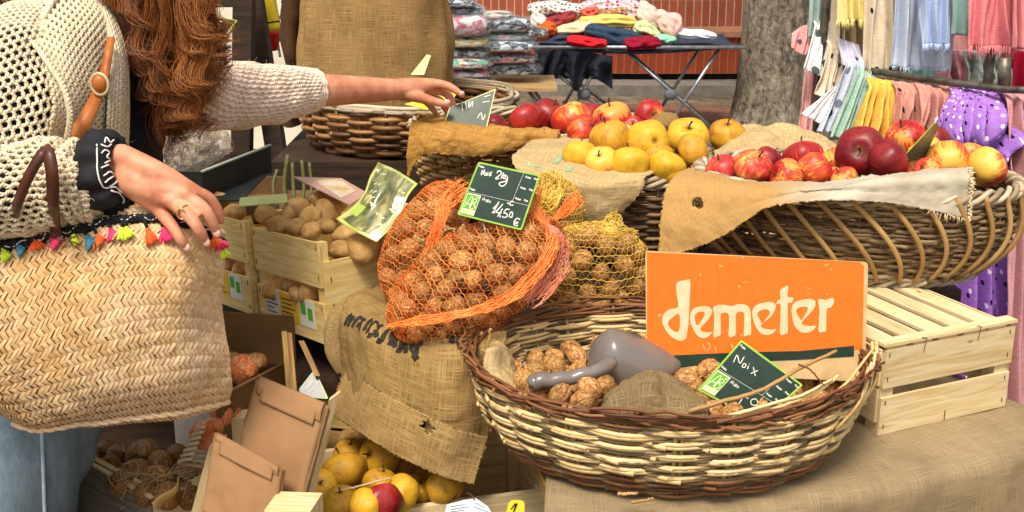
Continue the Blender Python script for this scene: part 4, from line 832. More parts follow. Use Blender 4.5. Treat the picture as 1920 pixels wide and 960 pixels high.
def strokes(mb, sts, p0, n, off, wpx, sc_=1., ox=0, oy=0):
    for s_ in sts:
        Q = catmull([(ox+a*sc_, oy+b*sc_, 0) for a, b in s_], max(3, 5*len(s_))) if len(s_) > 2 else np.array([(ox+a*sc_, oy+b*sc_, 0) for a, b in s_], float)
        pts = np.array([hit(q[0], q[1], p0, n)+n*off for q in Q]); ribbon(mb, pts, wpx*mpp(pts[0][1]), n)
sg = thing('demeter_sign', 'orange board sign reading demeter in cream letters behind the loose walnuts', 'sign', W(1415, 700, 1.58))
SC = [(1210, 470, 1.66), (1627, 489, 1.59), (1622, 716, 1.535), (1212, 696, 1.605)]; SC[1] = (1627, 491, 1.59)
q, n = quadplane(SC); p0 = q[0]
t = NT('sign_cream', .55, spec=.3); nn = t.noise(t.co('Object'), 18, 5); SCR = t.out(t.ramp(nn, [(.35, HX('#b3925c')), (.6, HX('#cbac7a'))]), nn, .1, .0005)
mb = MB(); slab(mb, [hit(a, b, p0, n) for a, b in rounded([(1210, 470), (1628, 491), (1622, 716), (1212, 696)], 9)], n, .008); emit('board', mb, SCR, sg, False)
t = NT('sign_orange', .38, spec=.4); nn = t.noise(t.co('Object'), 70, 6); n2 = t.noise(t.co('Object'), 5, 3); c = t.ramp(nn, [(.28, HX('#f9a860')), (.34, HX('#e46600')), (.8, HX('#ea7004'))]); c = t.vary(c, n2, .93, 1.07); ORG = t.out(c, nn, .05, .0003)
mb = MB(); poly(mb, [(1213, 473), (1400, 481), (1612, 491), (1620, 499), (1617, 655), (1510, 659), (1400, 662), (1290, 665), (1213, 668)], [], p0, n, .0006); emit('orange_field', mb, ORG, sg, False)
mb = MB(); poly(mb, [(1213, 669), (1285, 665), (1400, 660), (1500, 658), (1601, 648), (1601, 668), (1500, 674), (1400, 678), (1285, 688), (1213, 692)], [], p0, n, .0012); emit('green_band', mb, M('sign_green', '#0e2718', '#163422', 30, .4), sg, False)
LT = [([(300, 268), (274, 290), (275, 360), (286, 461), (225, 478), (185, 505), (167, 545), (172, 590), (200, 645), (245, 692), (300, 716), (335, 705), (350, 680), (365, 560), (373, 400), (376, 265), (340, 262)], [[(293, 515), (240, 545), (212, 575), (217, 608), (250, 640), (286, 648), (300, 600)]]),
 ([(440, 460), (500, 456), (535, 478), (540, 508), (515, 550), (455, 622), (468, 645), (505, 652), (540, 650), (515, 680), (475, 697), (430, 675), (395, 620), (376, 550), (383, 500), (405, 473)], [[(440, 500), (478, 500), (485, 520), (465, 560), (430, 600), (415, 570), (412, 525)]]),
 ([(552, 460), (620, 445), (690, 455), (740, 440), (800, 450), (828, 490), (832, 580), (832, 665), (808, 674), (780, 678), (781, 600), (782, 530), (773, 502), (740, 500), (720, 520), (718, 600), (718, 665), (700, 682), (666, 682), (667, 600), (668, 530), (655, 508), (625, 505), (605, 522), (605, 600), (605, 665), (588, 680), (553, 686), (555, 600), (556, 520)], []),
 ([(925, 430), (990, 425), (1018, 445), (1013, 478), (985, 530), (915, 590), (908, 610), (930, 625), (985, 632), (1022, 628), (1000, 655), (960, 672), (910, 662), (875, 620), (850, 560), (842, 500), (858, 460), (890, 440)], [[(935, 480), (968, 488), (972, 515), (945, 550), (915, 585), (895, 550), (880, 520), (892, 495)]]),
 ([(1050, 345), (1070, 320), (1110, 303), (1109, 345), (1109, 387), (1150, 391), (1138, 430), (1109, 437), (1109, 540), (1107, 650), (1085, 665), (1050, 667), (1052, 560), (1053, 445), (1023, 440), (1035, 412), (1052, 402)], []),
 ([(1215, 408), (1285, 402), (1315, 425), (1308, 465), (1275, 510), (1215, 575), (1225, 595), (1270, 605), (1320, 605), (1290, 640), (1240, 656), (1190, 640), (1155, 590), (1138, 520), (1140, 460), (1165, 425)], [[(1225, 462), (1255, 465), (1255, 490), (1235, 522), (1210, 560), (1190, 535), (1170, 495), (1188, 468)]]),
 ([(1335, 412), (1360, 402), (1388, 410), (1440, 395), (1455, 412), (1450, 440), (1425, 468), (1400, 478), (1397, 560), (1394, 638), (1375, 648), (1340, 646), (1343, 560), (1345, 480)], [])]
for o_, hs_ in LT:
    mb = MB(); cv = lambda P: [(1200+a/4, 460+b/4) for a, b in P]; poly(mb, smoothpoly(cv(o_), 4), [smoothpoly(cv(h), 4) for h in hs_], p0, n, .0012); emit('letter', mb, M('sign_letter', '#cbb287', '#dcc59c', 50, .5), sg, False)
# worn spots under the letters
mb = MB(); strokes(mb, [[(1318, 645), (1322, 656)], [(1327, 642), (1332, 650), (1326, 658)], [(1340, 648), (1343, 660)]], p0, n, .0009, 2.2); emit('scuff', mb, SCR, sg, False)

def mid(a, b, t_): return (a[0]*(1-t_)+b[0]*t_, a[1]*(1-t_)+b[1]*t_)
SMALL = [[(0, 0), (0, -1), (.5, -1), (.5, -.5), (0, -.5)], [(.7, 0), (.75, -.6), (1.1, -.7)], [(1.3, -.3), (1.7, -.7), (1.8, 0), (1.35, 0), (1.3, -.3)], [(2.1, -1), (2, 0), (2.4, 0), (2.5, -.5), (2.05, -.5)], [(2.9, -.6), (2.8, 0), (3.2, 0), (3.2, -.6)], [(3.6, -1), (3.6, 0), (3.9, -.1)]]
def card(label, cs, writing=(), wsc=1, wo=(0, 0), group=None, wpx=1.6, mats=(GRN, LIME), logo=True, printed=True, stick=None, name='price_card', band=None):
    """flat price slate: lime rim, dark field, printed captions, logo square, chalk writing"""
    q, n = quadplane(cs); p0 = q[0]; P2 = [(c[0], c[1]) for c in cs]; root = thing(name, label, 'price card', (q[2]+q[3])/2, group or 'green price slates')
    bl = lambda u, v: mid(mid(P2[0], P2[1], u), mid(P2[3], P2[2], u), v)
    mb = MB(); slab(mb, [hit(a, b, p0, n) for a, b in rounded(P2, 4)], n, .0016); emit('rim', mb, mats[1], root, False)
    ins = [bl(.025, .03), bl(.975, .03), bl(.975, .97), bl(.025, .97)]
    mb = MB(); poly(mb, rounded(ins, 3), [], p0, n, .0004); emit('field', mb, mats[0], root, False)
    mb = MB()
    def cap(u, v, s_, words):      # small printed caption along the card's own axes
        ux = (np.array(bl(u+.1, v))-np.array(bl(u, v)))/.1; vy = (np.array(bl(u, v+.1))-np.array(bl(u, v)))/.1
        for w in range(words):
            sts = [[tuple(np.array(bl(u, v))+ux*(a*s_+w*.14)+vy*b*s_*1.25) for a, b in st_] for st_ in SMALL[:4+(w+words) % 3]]; strokes(mb, sts, p0, n, .0008, .8)
    if printed:
        cap(.04, .09, .024, 1); cap(.04, .52, .024, 1); cap(.79, .10, .022, 2); cap(.77, .3, .022, 2); cap(.75, .5, .022, 2); cap(.28, .66, .04, 1)
        for a, b in (((.03, .56), (.97, .56)), ((.74, .04), (.72, .56))): strokes(mb, [[bl(*a), bl(*b)]], p0, n, .0006, .5)
        emit('caption', mb, CHALK, root, False)
    if logo:
        mb = MB(); poly(mb, [bl(.03, .58), bl(.24, .58), bl(.24, .96), bl(.03, .96)], [], p0, n, .0008); lg = emit('logo', mb, [CREAM], root, False)
        mb = MB(); poly(mb, [bl(.04, .60), bl(.23, .60), bl(.23, .86), bl(.04, .86)], [], p0, n, .0011); emit('logo_square', mb, LOGOG, lg, False)
        ab_ = [[(.055, .84), (.10, .65), (.13, .66), (.135, .84)], [(.07, .78), (.135, .77)], [(.155, .66), (.15, .84), (.20, .83), (.21, .78), (.16, .745), (.20, .72), (.20, .68), (.155, .66)], [(.185, .62), (.2, .645), (.225, .61)]]
        mb = MB(); strokes(mb, [[bl(*w) for w in s_] for s_ in ab_], p0, n, .0015, 1.3); emit('logo_letters', mb, CREAM, lg, False)
        mb = MB(); strokes(mb, [[bl(.045, v), bl(.22, v)] for v in (.89, .92, .945)], p0, n, .0011, .6); emit('logo_caption', mb, LOGOG, lg, False)
    if writing: mb = MB(); strokes(mb, writing, p0, n, .0011, wpx, wsc, *wo); emit('chalk_writing', mb, CHALK, root, False)
    if stick: mb = MB(); mb.tube([W(*stick[0]), W(*stick[1])], .0014, 6); emit('pin', mb, METAL, root)
    return root
# Noix 2kg 14,50 (zoom scale 6.4, origin 840,290)
N2 = [[(398, 248), (412, 190), (424, 235), (440, 180)], [(447, 222), (440, 245), (460, 248), (465, 222), (447, 222)], [(478, 222), (478, 252)], [(480, 200), (481, 204)], [(495, 215), (518, 255)], [(525, 205), (495, 260)],
 [(590, 225), (600, 200), (630, 200), (635, 235), (570, 285), (600, 290), (612, 280)], [(668, 215), (635, 290)], [(690, 240), (655, 262), (672, 292)], [(712, 262), (690, 255), (680, 285), (705, 295), (715, 265), (700, 340), (660, 378), (625, 370), (620, 340), (700, 318)],
 [(540, 650), (580, 610), (612, 568), (540, 700)], [(525, 695), (560, 700)], [(660, 592), (600, 660), (575, 690), (640, 705)], [(655, 650), (595, 745)], [(628, 725), (625, 755)], [(740, 660), (700, 655), (670, 700), (700, 705), (710, 740), (670, 755), (650, 740)], [(750, 690), (735, 740), (765, 750), (775, 695), (750, 690)],
 [(710, 580), (740, 590), (760, 560), (790, 570)], [(740, 585), (745, 605), (785, 608)], [(865, 780), (830, 765), (795, 800), (795, 845), (840, 855)], [(785, 805), (845, 812)], [(785, 825), (838, 830)]]
card('green slate reading Noix 2kg 14,50 euro stuck in the walnut nets', [(897, 303, 1.72), (1013, 328, 1.715), (978, 432, 1.68), (857, 402, 1.685)], N2, 1/6.4, (840, 290), wpx=1.9, stick=((906, 418, 1.69), (925, 500, 1.70)))
N1 = [[(480, 335), (520, 260), (548, 345), (595, 275)], [(592, 345), (572, 378), (596, 390), (614, 362), (592, 345)], [(640, 372), (628, 408)], [(648, 350), (649, 357)], [(690, 385), (712, 480)], [(740, 420), (662, 455)],
 [(540, 770), (590, 705), (640, 720)], [(715, 720), (670, 735), (670, 780), (715, 790), (740, 760), (715, 720)], [(690, 860), (735, 865), (750, 820)], [(790, 860), (850, 810)]]
card('green slate reading Noix leaning among the loose walnuts before the sign', [(1390, 637, 1.535), (1506, 722, 1.50), (1425, 792, 1.475), (1308, 731, 1.51)], N1, 1/5.648, (1290, 620), wpx=1.5)
card('green slate tilted in the red apples of the big oval basket', [(1672, 318, 1.98), (1756, 228, 1.96), (1762, 235, 2.05), (1722, 322, 2.06)], (), printed=False, logo=False, name='price_card', mats=(M('slate_olive', '#4e5a40', '#8c9678', 30, .35), LIME))  # mottled olive field, paler than the other slates
card('dark slate with chalk numbers hanging high on the wooden rack', [(362, 40, 2.95), (372, 26, 3.05), (446, 40, 3.0), (415, 74, 2.9)] if False else [(376, 26, 3.0), (446, 38, 3.0), (414, 74, 2.9), (352, 56, 2.92)], [[(372, 60), (378, 64), (372, 68)], [(384, 66), (390, 58)], [(392, 60), (388, 70), (394, 70)], [(400, 62), (396, 70), (402, 70), (400, 62)], [(372, 34), (386, 36)], [(410, 40), (430, 44)], [(408, 48), (424, 52)]], printed=False, logo=False, wpx=1.6)
card('yellow edged slate at the fingertips of the reaching hand', [(842, 202, 2.42), (930, 166, 2.44), (913, 240, 2.38), (832, 235, 2.40)], [[(866, 196), (868, 208)], [(873, 192), (875, 205)], [(880, 190), (879, 202), (886, 190), (885, 200)], [(908, 182), (920, 178)], [(905, 192), (918, 190)], [(895, 222), (902, 212), (905, 225), (910, 215)]], printed=False, logo=False, wpx=1.5, mats=(M('slate_sheen', '#2a3a24', '#465536', 12, .25), M('pale_lime', '#b9c270', '#d4da94', 20, .35)))
card('small slate standing in the dark beside the paper bags', [(590, 692, 1.78), (616, 748, 1.74), (560, 744, 1.74), (556, 735, 1.75)], [[(575, 728), (588, 712)], [(572, 732), (590, 716), (594, 722), (580, 736)]], printed=False, logo=False, wpx=1.3)
card('small flat slate lying on the back edge of the potato crate', [(450, 372, 2.2), (538, 364, 2.2), (540, 380, 2.12), (448, 388, 2.12)], [[(470, 378), (500, 374)], [(490, 382), (520, 376)]], printed=True, logo=False, wpx=1.5, mats=(GRN, M('pale_lime', '#b9c270')))
# curled glossy card over the potatoes
cc = [[(710, 305, 1.96), (738, 316, 1.99), (762, 330, 1.99), (783, 344, 1.95)], [(694, 330, 1.96), (722, 340, 1.93), (744, 356, 1.93), (766, 366, 1.92)], [(682, 362, 1.93), (706, 372, 1.90), (730, 388, 1.905), (752, 398, 1.90)], [(660, 388, 1.92), (684, 402, 1.885), (712, 418, 1.88), (734, 426, 1.88)], [(630, 410, 1.91), (654, 428, 1.885), (682, 442, 1.87), (706, 454, 1.86)]]
G = patch(WG(cc), 60, 50); Nc = gnorm(G); Nc = np.where(Nc[:, :, 1:2] > 0, -Nc, Nc)
t = NT('curled_card', .12, spec=1.); nn = t.noise(t.co('UV', (5, 16, 1)), 2.4, 3, 1.2); c = t.ramp(nn, [(.38, HX('#4f5a32')), (.5, HX('#8d8c58')), (.58, HX('#c9c18a'))]); CURL = t.out(c, nn, .8, .004)
rc = thing('price_card', 'curled glossy yellow-green card lying over the potatoes', 'price card', W(680, 440, 1.88), 'green price slates')
mb = MB(); mb.grid(G); o = emit('rim', mb, M('curl_rim', '#b6c25a', '#dbe08a', 20, .2, spec=.8), rc); mod(o, 'SOLIDIFY', thickness=.0012)
decal(G, Nc, 3, 57, 3, 47, CURL, rc, .0012, 'field')
decal(G, Nc, 39, 50, 4, 14, M('logo_faded', '#9fb848', '#b4c860'), rc, .0018, 'logo')
mb = MB()
for (a, b, c_, d_) in ((30, 6, 30, 14), (26, 6, 25, 13), (34, 10, 36, 20), (20, 6, 19, 14), (14, 34, 15, 44), (38, 24, 40, 34), (46, 30, 44, 40), (10, 8, 9, 14), (30, 34, 32, 42)):
    pts = [bil(G, a+(c_-a)*u+math.sin(u*12), b+(d_-b)*u)-np.array([0, .0022, 0]) for u in np.linspace(0, 1, 8)]; ribbon(mb, pts, .0035, np.array([0, -1, .3]))
emit('chalk_writing', mb, CREAM, rc)
# pinkish placard
q, n = quadplane([(549, 331, 2.25), (640, 334, 2.22), (690, 362, 2.08), (655, 384, 2.02)])
pk = thing('printed_placard', 'pinkish printed placard lying across the back of the potato crate', 'placard', q[3]); mb = MB(); slab(mb, q, n, .002); emit('sheet', mb, M('placard_pink', '#b98d84', '#cda69b', 20, .35), pk, False)
mb = MB(); poly(mb, [(585, 336), (640, 338), (668, 358), (640, 372)], [], q[0], n, .0006); emit('picture', mb, M('placard_picture', '#c9a04a', '#e8e0d4', 40, .3), pk, False)
# two yellow cards behind the hand
for cs, lb in (([(770, 140, 2.75), (800, 102, 2.78), (808, 104, 2.78), (795, 140, 2.75)], 'narrow yellow card standing upright against the tall sack'), ([(758, 195, 2.7), (860, 168, 2.6), (845, 192, 2.58), (800, 206, 2.62)], 'bright yellow plastic card under the reaching hand')):
    q, n = quadplane(cs); mb = MB(); slab(mb, q, n, .002); emit('yellow_card', mb, M('card_yellow', '#cdbf3a', '#e4d850', 12, .3) if 'bright' in lb else M('card_straw', '#c9b25a', '#ddcb7a', 12, .4), None, False, label=lb, cat='card')

# ================================================================= PRODUCE
def apple_mesh(name, seed, sq=.86):
    mb = MB(); G = []; nU, nV = 26, 36
    for i in range(nU+1):
        t_ = PI*i/nU; row = []
        for j in range(nV):
            p = 2*PI*j/nV; r = .5*(1+.04*math.cos(5*p+seed)*(.3+.7*(t_/PI))); x = max(0., math.sin(t_))
            z = .5*sq*(math.cos(t_)); d = .17*math.exp(-(x/.22)**2)*(1 if t_ < PI/2 else -.75); r2 = r*x**.86*(1+.08*math.cos(t_)); q = (x*math.cos(p)*1.3+seed, x*math.sin(p)*1.3, math.cos(t_)*1.3)
            f = 1+.10*noise.noise(Vector(q)); row.append((r2*f*math.cos(p), r2*f*math.sin(p), z-d*.55))
        G.append(row)
    mb.grid(G, cv=True, flip=True)
    V = np.concatenate(mb.v); me = bpy.data.meshes.new(name); me.from_pydata(V.tolist(), [], mb.f); me.polygons.foreach_set('use_smooth', np.ones(len(me.polygons), bool)); return me
def applemat(name, base, mids, blush, lo, hi, stripe=.5, cav='#6a4a20', rough=.3, rus=.22):
    t = NT(name, rough+.08, spec=.38); ob = t.co('Object'); sep = t.n('SeparateXYZ'); t.l(ob, sep.inputs[0])
    rnd = t.orand(); off = t.n('CombineXYZ'); t.l(t.math('MULTIPLY', rnd, 37), off.inputs[0]); va = t.n('VectorMath', operation='ADD'); t.l(ob, va.inputs[0]); t.l(off.outputs[0], va.inputs[1])
    big = t.noise(va.outputs[0], 1.1, 2)
    mp = t.n('Mapping'); mp.inputs['Scale'].default_value = (5, 5, .6); t.l(va.outputs[0], mp.inputs[0]); st_ = t.noise(mp.outputs[0], 3, 4)
    f_ = t.math('ADD', t.math('MULTIPLY', big, 1.0), t.math('MULTIPLY', t.math('SUBTRACT', st_, .5), stripe)); f_ = t.math('ADD', f_, t.math('MULTIPLY', t.math('SUBTRACT', rnd, .5), .22))
    c = t.ramp(f_, [(lo, HX(base)), ((lo+hi)/2, HX(mids)), (hi, HX(blush))])
    sp = t.n('TexVoronoi'); sp.inputs['Scale'].default_value = 13; t.l(va.outputs[0], sp.inputs['Vector']); dots = t.ramp(sp.outputs['Distance'], [(.05, (1, 1, 1, 1)), (.1, (0, 0, 0, 1))]); c = t.mix(t.math('MULTIPLY', dots, .3), c, HX('#e8cf8a'))
    if rus: bl_ = t.noise(va.outputs[0], 5, 7, .4, .75); c = t.mix(t.math('MULTIPLY', t.ramp(bl_, [(.5, (0, 0, 0, 1)), (.66, (1, 1, 1, 1))]), rus), c, HX('#8a5a20'))
    rr = t.math('SQRT', t.math('ADD', t.math('POWER', sep.outputs[0], 2), t.math('POWER', sep.outputs[1], 2))); cv = t.ramp(rr, [(.03, (1, 1, 1, 1)), (.12, (0, 0, 0, 1))]); c = t.mix(t.math('MULTIPLY', cv, .85), c, HX(cav))
    return t.out(c, st_, .06, .003)
AM = dict(dark=applemat('apple_dark_red', '#b5302a', '#86141e', '#5c0c18', .3, .7), red=applemat('apple_red', '#e39a45', '#c93428', '#9c1820', .38, .58), orange=applemat('apple_orange_red', '#edb24a', '#dc5e2c', '#bb2e26', .36, .58), streak=applemat('apple_streaked', '#e8c25c', '#d8603a', '#b52a2c', .38, .64, .6), yellow=applemat('apple_yellow', '#c9961a', '#ddb02c', '#d8a028', .3, .7, .3, '#5e4216', .42, .55), gold=applemat('apple_golden', '#b98a1c', '#cf9a2a', '#a8661e', .36, .8, .4, '#4a3212', .46, .75), blush=applemat('apple_yellow_blush', '#e6b94c', '#e48a40', '#cf4434', .46, .60, .5))
APM = [apple_mesh('apple_body', s_, sq) for s_, sq in ((1, .86), (3.3, .80), (5.7, .92))]
STEMM = None
def stem_mesh():
    mb = MB(); mb.tube(catmull([(0, 0, .30), (.01, 0, .42), (.05, .02, .55)], 8), [.02]*6+[.024, .03], 6); V = np.concatenate(mb.v); me = bpy.data.meshes.new('apple_stem'); me.from_pydata(V.tolist(), [], mb.f); me.materials.append(M('apple_stalk', '#3a2612', '#5c3f20')); return me
STEMM = stem_mesh()
cache = {}
def apple(px, py, d, Y, kind, label, tilt=(0, 0), group='apples', cat='apple', stem=True, sx=1.):
    s = d*mpp(Y); key = (kind, random.randrange(3))
    if key not in cache: me = APM[key[1]].copy(); me.materials.clear(); me.materials.append(AM[kind]); cache[key] = me
    o = bpy.data.objects.new('apple', cache[key]); col.objects.link(o); o.location = W(px, py, Y); o.scale = (s*sx, s, s)
    o.rotation_euler = (R(tilt[0]), R(tilt[1]), random.random()*6.28) if tilt != (0, 0) else (random.gauss(0, .7), random.gauss(0, .7), random.random()*6.28)
    tagp(o, label, cat, group)
    if stem: st_ = bpy.data.objects.new('stem', STEMM); col.objects.link(st_); st_.parent = o
    return o
g = 'apples in the big oval basket'
for a in [(1356, 322, 64, 2.02, 'streak', 'yellow and red streaked apple at the far left of the big oval basket', (20, 10)), (1412, 316, 72, 1.98, 'streak', 'striped apple with its stalk up, left of the big oval basket', (-25, 5)), (1507, 296, 72, 2.08, 'red', 'shaded red apple behind the two orange ones in the big basket', (-30, 0)),
  (1526, 320, 66, 1.98, 'orange', 'glossy orange-red apple in the middle left front of the big basket', (60, 20)), (1474, 334, 72, 1.95, 'red', 'pinkish red apple low at the front rim, just left of centre', (70, 0)), (1567, 308, 60, 2.05, 'orange', 'orange-red apple wedged left of the biggest dark apple', (50, 0)), (1584, 338, 52, 1.95, 'blush', 'yellow apple peeping over the cloth below the biggest dark apple', (40, 0)),
  (1616, 286, 90, 2.0, 'dark', 'largest deep crimson apple, top of the heap', (30, -70)), (1662, 302, 74, 1.96, 'dark', 'crimson apple touching the leaning slate', (60, 0)), (1698, 260, 72, 2.14, 'red', 'red apple with yellow stalk hollow at the top back of the heap', (25, 10)), (1752, 266, 56, 2.16, 'dark', 'dark apple behind the leaning slate', (40, 0)),
  (1735, 288, 64, 2.1, 'blush', 'yellow sided apple right behind the slate', (40, 0)), (1777, 304, 78, 2.0, 'orange', 'large orange-red apple right of the slate', (60, 30)), (1740, 322, 52, 1.95, 'blush', 'low yellow apple just above the white cloth', (60, 0)), (1850, 314, 72, 1.97, 'blush', 'yellow apple with a pink cheek at the far right rim', (50, -50)),
  (1440, 300, 50, 2.14, 'dark', 'small dark apple half hidden at the back left', (0, 30)), (1640, 330, 60, 2.06, 'red', 'red apple buried between the two crimson ones', (0, 30)), (1820, 292, 50, 2.08, 'red', 'small red apple behind the far right yellow one', (10, 20)), (1556, 340, 60, 2.0, 'red', 'red apple sunk under the cloth edge in the middle', (10, 20)), (1690, 322, 66, 2.03, 'orange', 'orange apple hidden behind the foot of the slate', (30, 0))]:
    apple(a[0], a[1], a[2], a[3], a[4], a[5], a[6], g)
g = 'yellow apples in the burlap lined basket'
for a in [(1088, 292, 62, 2.16, 'yellow', 'smaller yellow apple at the far left of the burlap liner', (0, 20)), (1145, 261, 74, 2.24, 'gold', 'large golden apple on the left of the yellow heap', (20, 0)), (1217, 265, 76, 2.22, 'yellow', 'yellow apple showing its dark calyx hollow to the front', (103, 8)), (1290, 258, 76, 2.30, 'yellow', 'yellow apple right of the one with the dark hollow', (30, 20)),
  (1301, 284, 68, 2.18, 'gold', 'russeted golden apple facing down right near the big basket rim', (120, 40)), (1362, 254, 64, 2.34, 'gold', 'golden apple on its own at the right by the pale burlap', (20, 0)), (1127, 305, 60, 2.13, 'blush', 'brownish pink cheeked apple low on the liner', (40, 0)), (1180, 308, 72, 2.12, 'yellow', 'broad yellow apple at the front centre of the liner', (30, 10)),
  (1250, 314, 72, 2.12, 'yellow', 'yellow apple at the front right over the rim', (30, -10)), (1232, 296, 62, 2.2, 'gold', 'golden apple seen between the two front yellow ones', (30, 0)), (1190, 285, 50, 2.3, 'yellow', 'yellow apple glimpsed in the gap behind the front row', (0, 10)), (1262, 326, 50, 2.11, 'yellow', 'little yellow apple touching the wicker rim at the front', (0, 10))]:
    apple(a[0], a[1], a[2], a[3], a[4], a[5], a[6], g)
g = 'red apples in the basket behind'
for a in [(985, 224, 62, 2.46, 'dark', 'leftmost dark red apple of the back basket', (40, 0)), (1027, 217, 62, 2.56, 'dark', 'second dark red apple from the left at the back', (30, 0)), (1073, 227, 72, 2.46, 'orange', 'big orange-red apple in the middle of the back basket', (30, 0)), (1102, 216, 48, 2.6, 'dark', 'dark apple peeping behind the big orange-red one', (30, 0)), (1148, 222, 70, 2.54, 'red', 'bright red apple with a dimple at the back centre', (15, 0)),
  (1095, 248, 64, 2.40, 'orange', 'salmon coloured apple low behind the golden one', (50, 0)), (1128, 240, 50, 2.44, 'red', 'pink-red apple squeezed below the bright red one', (10, 10)), (1218, 217, 56, 2.58, 'red', 'red apple turned with its yellow stalk hollow to the left', (60, -60)), (1186, 240, 44, 2.5, 'red', 'small pink apple between the bright red and turned apples', (50, 0)), (930, 236, 40, 2.5, 'dark', 'small red apple behind the yellow edged slate', (50, 0))]:
    apple(a[0], a[1], a[2], a[3], a[4], a[5], a[6], g)
mb = MB(); mb.sphere(W(1250, 232, 2.52), (.036, .03, .026), 30, 20, fn=lambda q: 1+.2*noise.noise(Vector(q*2.5))+.08*noise.noise(Vector(q*8))); emit('burlap_wad', mb, BUR, None, label='small crumpled burlap wad beside the turned red apple', cat='cloth')

# ---- potatoes
PM = []
for s_ in range(4):
    mb = MB(); mb.sphere((0, 0, 0), (.5, .40, .36), 30, 20, fn=lambda q: 1+.13*noise.noise(Vector((q[0]*1.4+s_*7, q[1]*1.4, q[2]*1.4)))+.015*noise.noise(Vector((q[0]*9, q[1]*9+s_, q[2]*9))))
    me = bpy.data.meshes.new('potato'); me.from_pydata(np.concatenate(mb.v).tolist(), [], mb.f); me.polygons.foreach_set('use_smooth', np.ones(len(me.polygons), bool)); PM.append(me)
t = NT('potato_skin', .8, spec=.2); ob = t.co('Object'); n1 = t.noise(ob, 2.5, 5); vo = t.n('TexVoronoi'); vo.inputs['Scale'].default_value = 4.2; t.l(ob, vo.inputs['Vector'])
c = t.ramp(n1, [(.3, HX('#9c7440')), (.5, HX('#c0955a')), (.7, HX('#d6b078'))]); e_ = t.ramp(vo.outputs['Distance'], [(.04, (1, 1, 1, 1)), (.09, (0, 0, 0, 1))]); c = t.mix(t.math('MULTIPLY', e_, .6), c, HX('#5b4020')); c = t.vary(c, t.orand(), .8, 1.15); POT = t.out(c, t.noise(ob, 14, 4), .25, .01)
for me in PM: me.materials.append(POT)
def obj(name, me, loc, sc_, rot, **tg): o = bpy.data.objects.new(name, me); col.objects.link(o); o.location = loc; o.scale = sc_ if hasattr(sc_, '__len__') else (sc_,)*3; o.rotation_euler = rot; return tagp(o, **tg)
PL = [(497, 402, 46, 2.10, 'small round potato nearest the left back corner of the crate'), (558, 392, 56, 2.14, 'large potato under the front edge of the pink placard'), (583, 408, 50, 2.06, 'potato in the middle of the open crate'), (614, 398, 60, 2.12, 'long pale potato touching the curled card'), (524, 422, 44, 2.03, 'flat potato by the left rim of the labelled crate'),
 (557, 426, 42, 2.0, 'oval potato third from the left rim'), (583, 434, 44, 1.97, 'smooth potato low at the front edge of the crate'), (612, 424, 38, 2.02, 'small potato beside the white paper strip'), (627, 376, 54, 2.2, 'orange lit potato behind the pink placard'), (600, 374, 40, 2.2, 'dark potato behind the placard edge'), (681, 463, 68, 1.92, 'big potato in front of the curled card, by the net bag'),
 (722, 464, 46, 1.93, 'half hidden potato between the big one and the orange net'), (650, 440, 50, 1.98, 'potato pinned under the lower corner of the curled card'), (700, 440, 56, 2.02, 'potato behind the curled card near the net'), (540, 404, 36, 2.12, 'little dark potato between the two largest left ones'), (640, 468, 46, 1.93, 'brown potato at the front right rim of the crate'), (745, 440, 50, 2.06, 'potato hidden behind the left orange net'),
 (515, 539, 50, 2.03, 'potato on the left in the slot of the labelled crate'), (547, 532, 40, 2.0, 'potato at the centre of the crate slot'), (583, 548, 50, 1.94, 'round potato on the right in the crate slot'), (556, 552, 34, 1.95, 'small potato low in the crate slot'), (433, 493, 38, 2.18, 'potato in the slot of the half hidden crate, left'), (456, 502, 40, 2.15, 'potato in the slot of the half hidden crate, right'),
 (410, 376, 40, 2.3, 'pale potato at the back of the half hidden crate'), (440, 398, 40, 2.2, 'potato in the half hidden crate beside the labelled one')]
for px, py, d, Y, lb in PL: obj('potato', random.choice(PM), W(px, py, Y), d*mpp(Y)*1.08, (random.gauss(0, .4), random.gauss(0, .4), random.random()*6.28), label=lb, cat='potato', group='loose potatoes in the poplar crates')

# ---- walnuts
WN = []
for s_ in range(5):
    mb = MB(); G = []
    for i in range(33):
        t_ = PI*i/32; row = []
        for j in range(52):
            p = 2*PI*j/52; q = (math.sin(t_)*math.cos(p), math.sin(t_)*math.sin(p), math.cos(t_)); v = Vector((q[0]*3.4+s_*9, q[1]*3.4, q[2]*1.3))
            rdg = abs(noise.noise(v))+.4*abs(noise.noise(v*2.3)); seam = math.exp(-(q[1]/.07)**2); f = 1-.075*(1-min(1, rdg*3.0))+.075*seam-.05*math.exp(-((abs(q[1])-.17)/.07)**2)
            row.append((q[0]*.5*f*(1+.1*q[2]), q[1]*.45*f, q[2]*.56*f+(.03 if q[2] > .9 else 0)))
        G.append(row)
    mb.grid(G, cv=True, flip=True); me = bpy.data.meshes.new('walnut'); me.from_pydata(np.concatenate(mb.v).tolist(), [], mb.f); me.polygons.foreach_set('use_smooth', np.ones(len(me.polygons), bool)); WN.append(me)
t = NT('walnut_shell', .62, spec=.3); ob = t.co('Object'); n1 = t.noise(t.co('Object', (1, 1, .4)), 6.5, 5, 1.2); geo = t.n('NewGeometry'); pt = t.ramp(geo.outputs['Pointiness'], [(.45, (.25, .25, .25, 1)), (.52, (1, 1, 1, 1))])
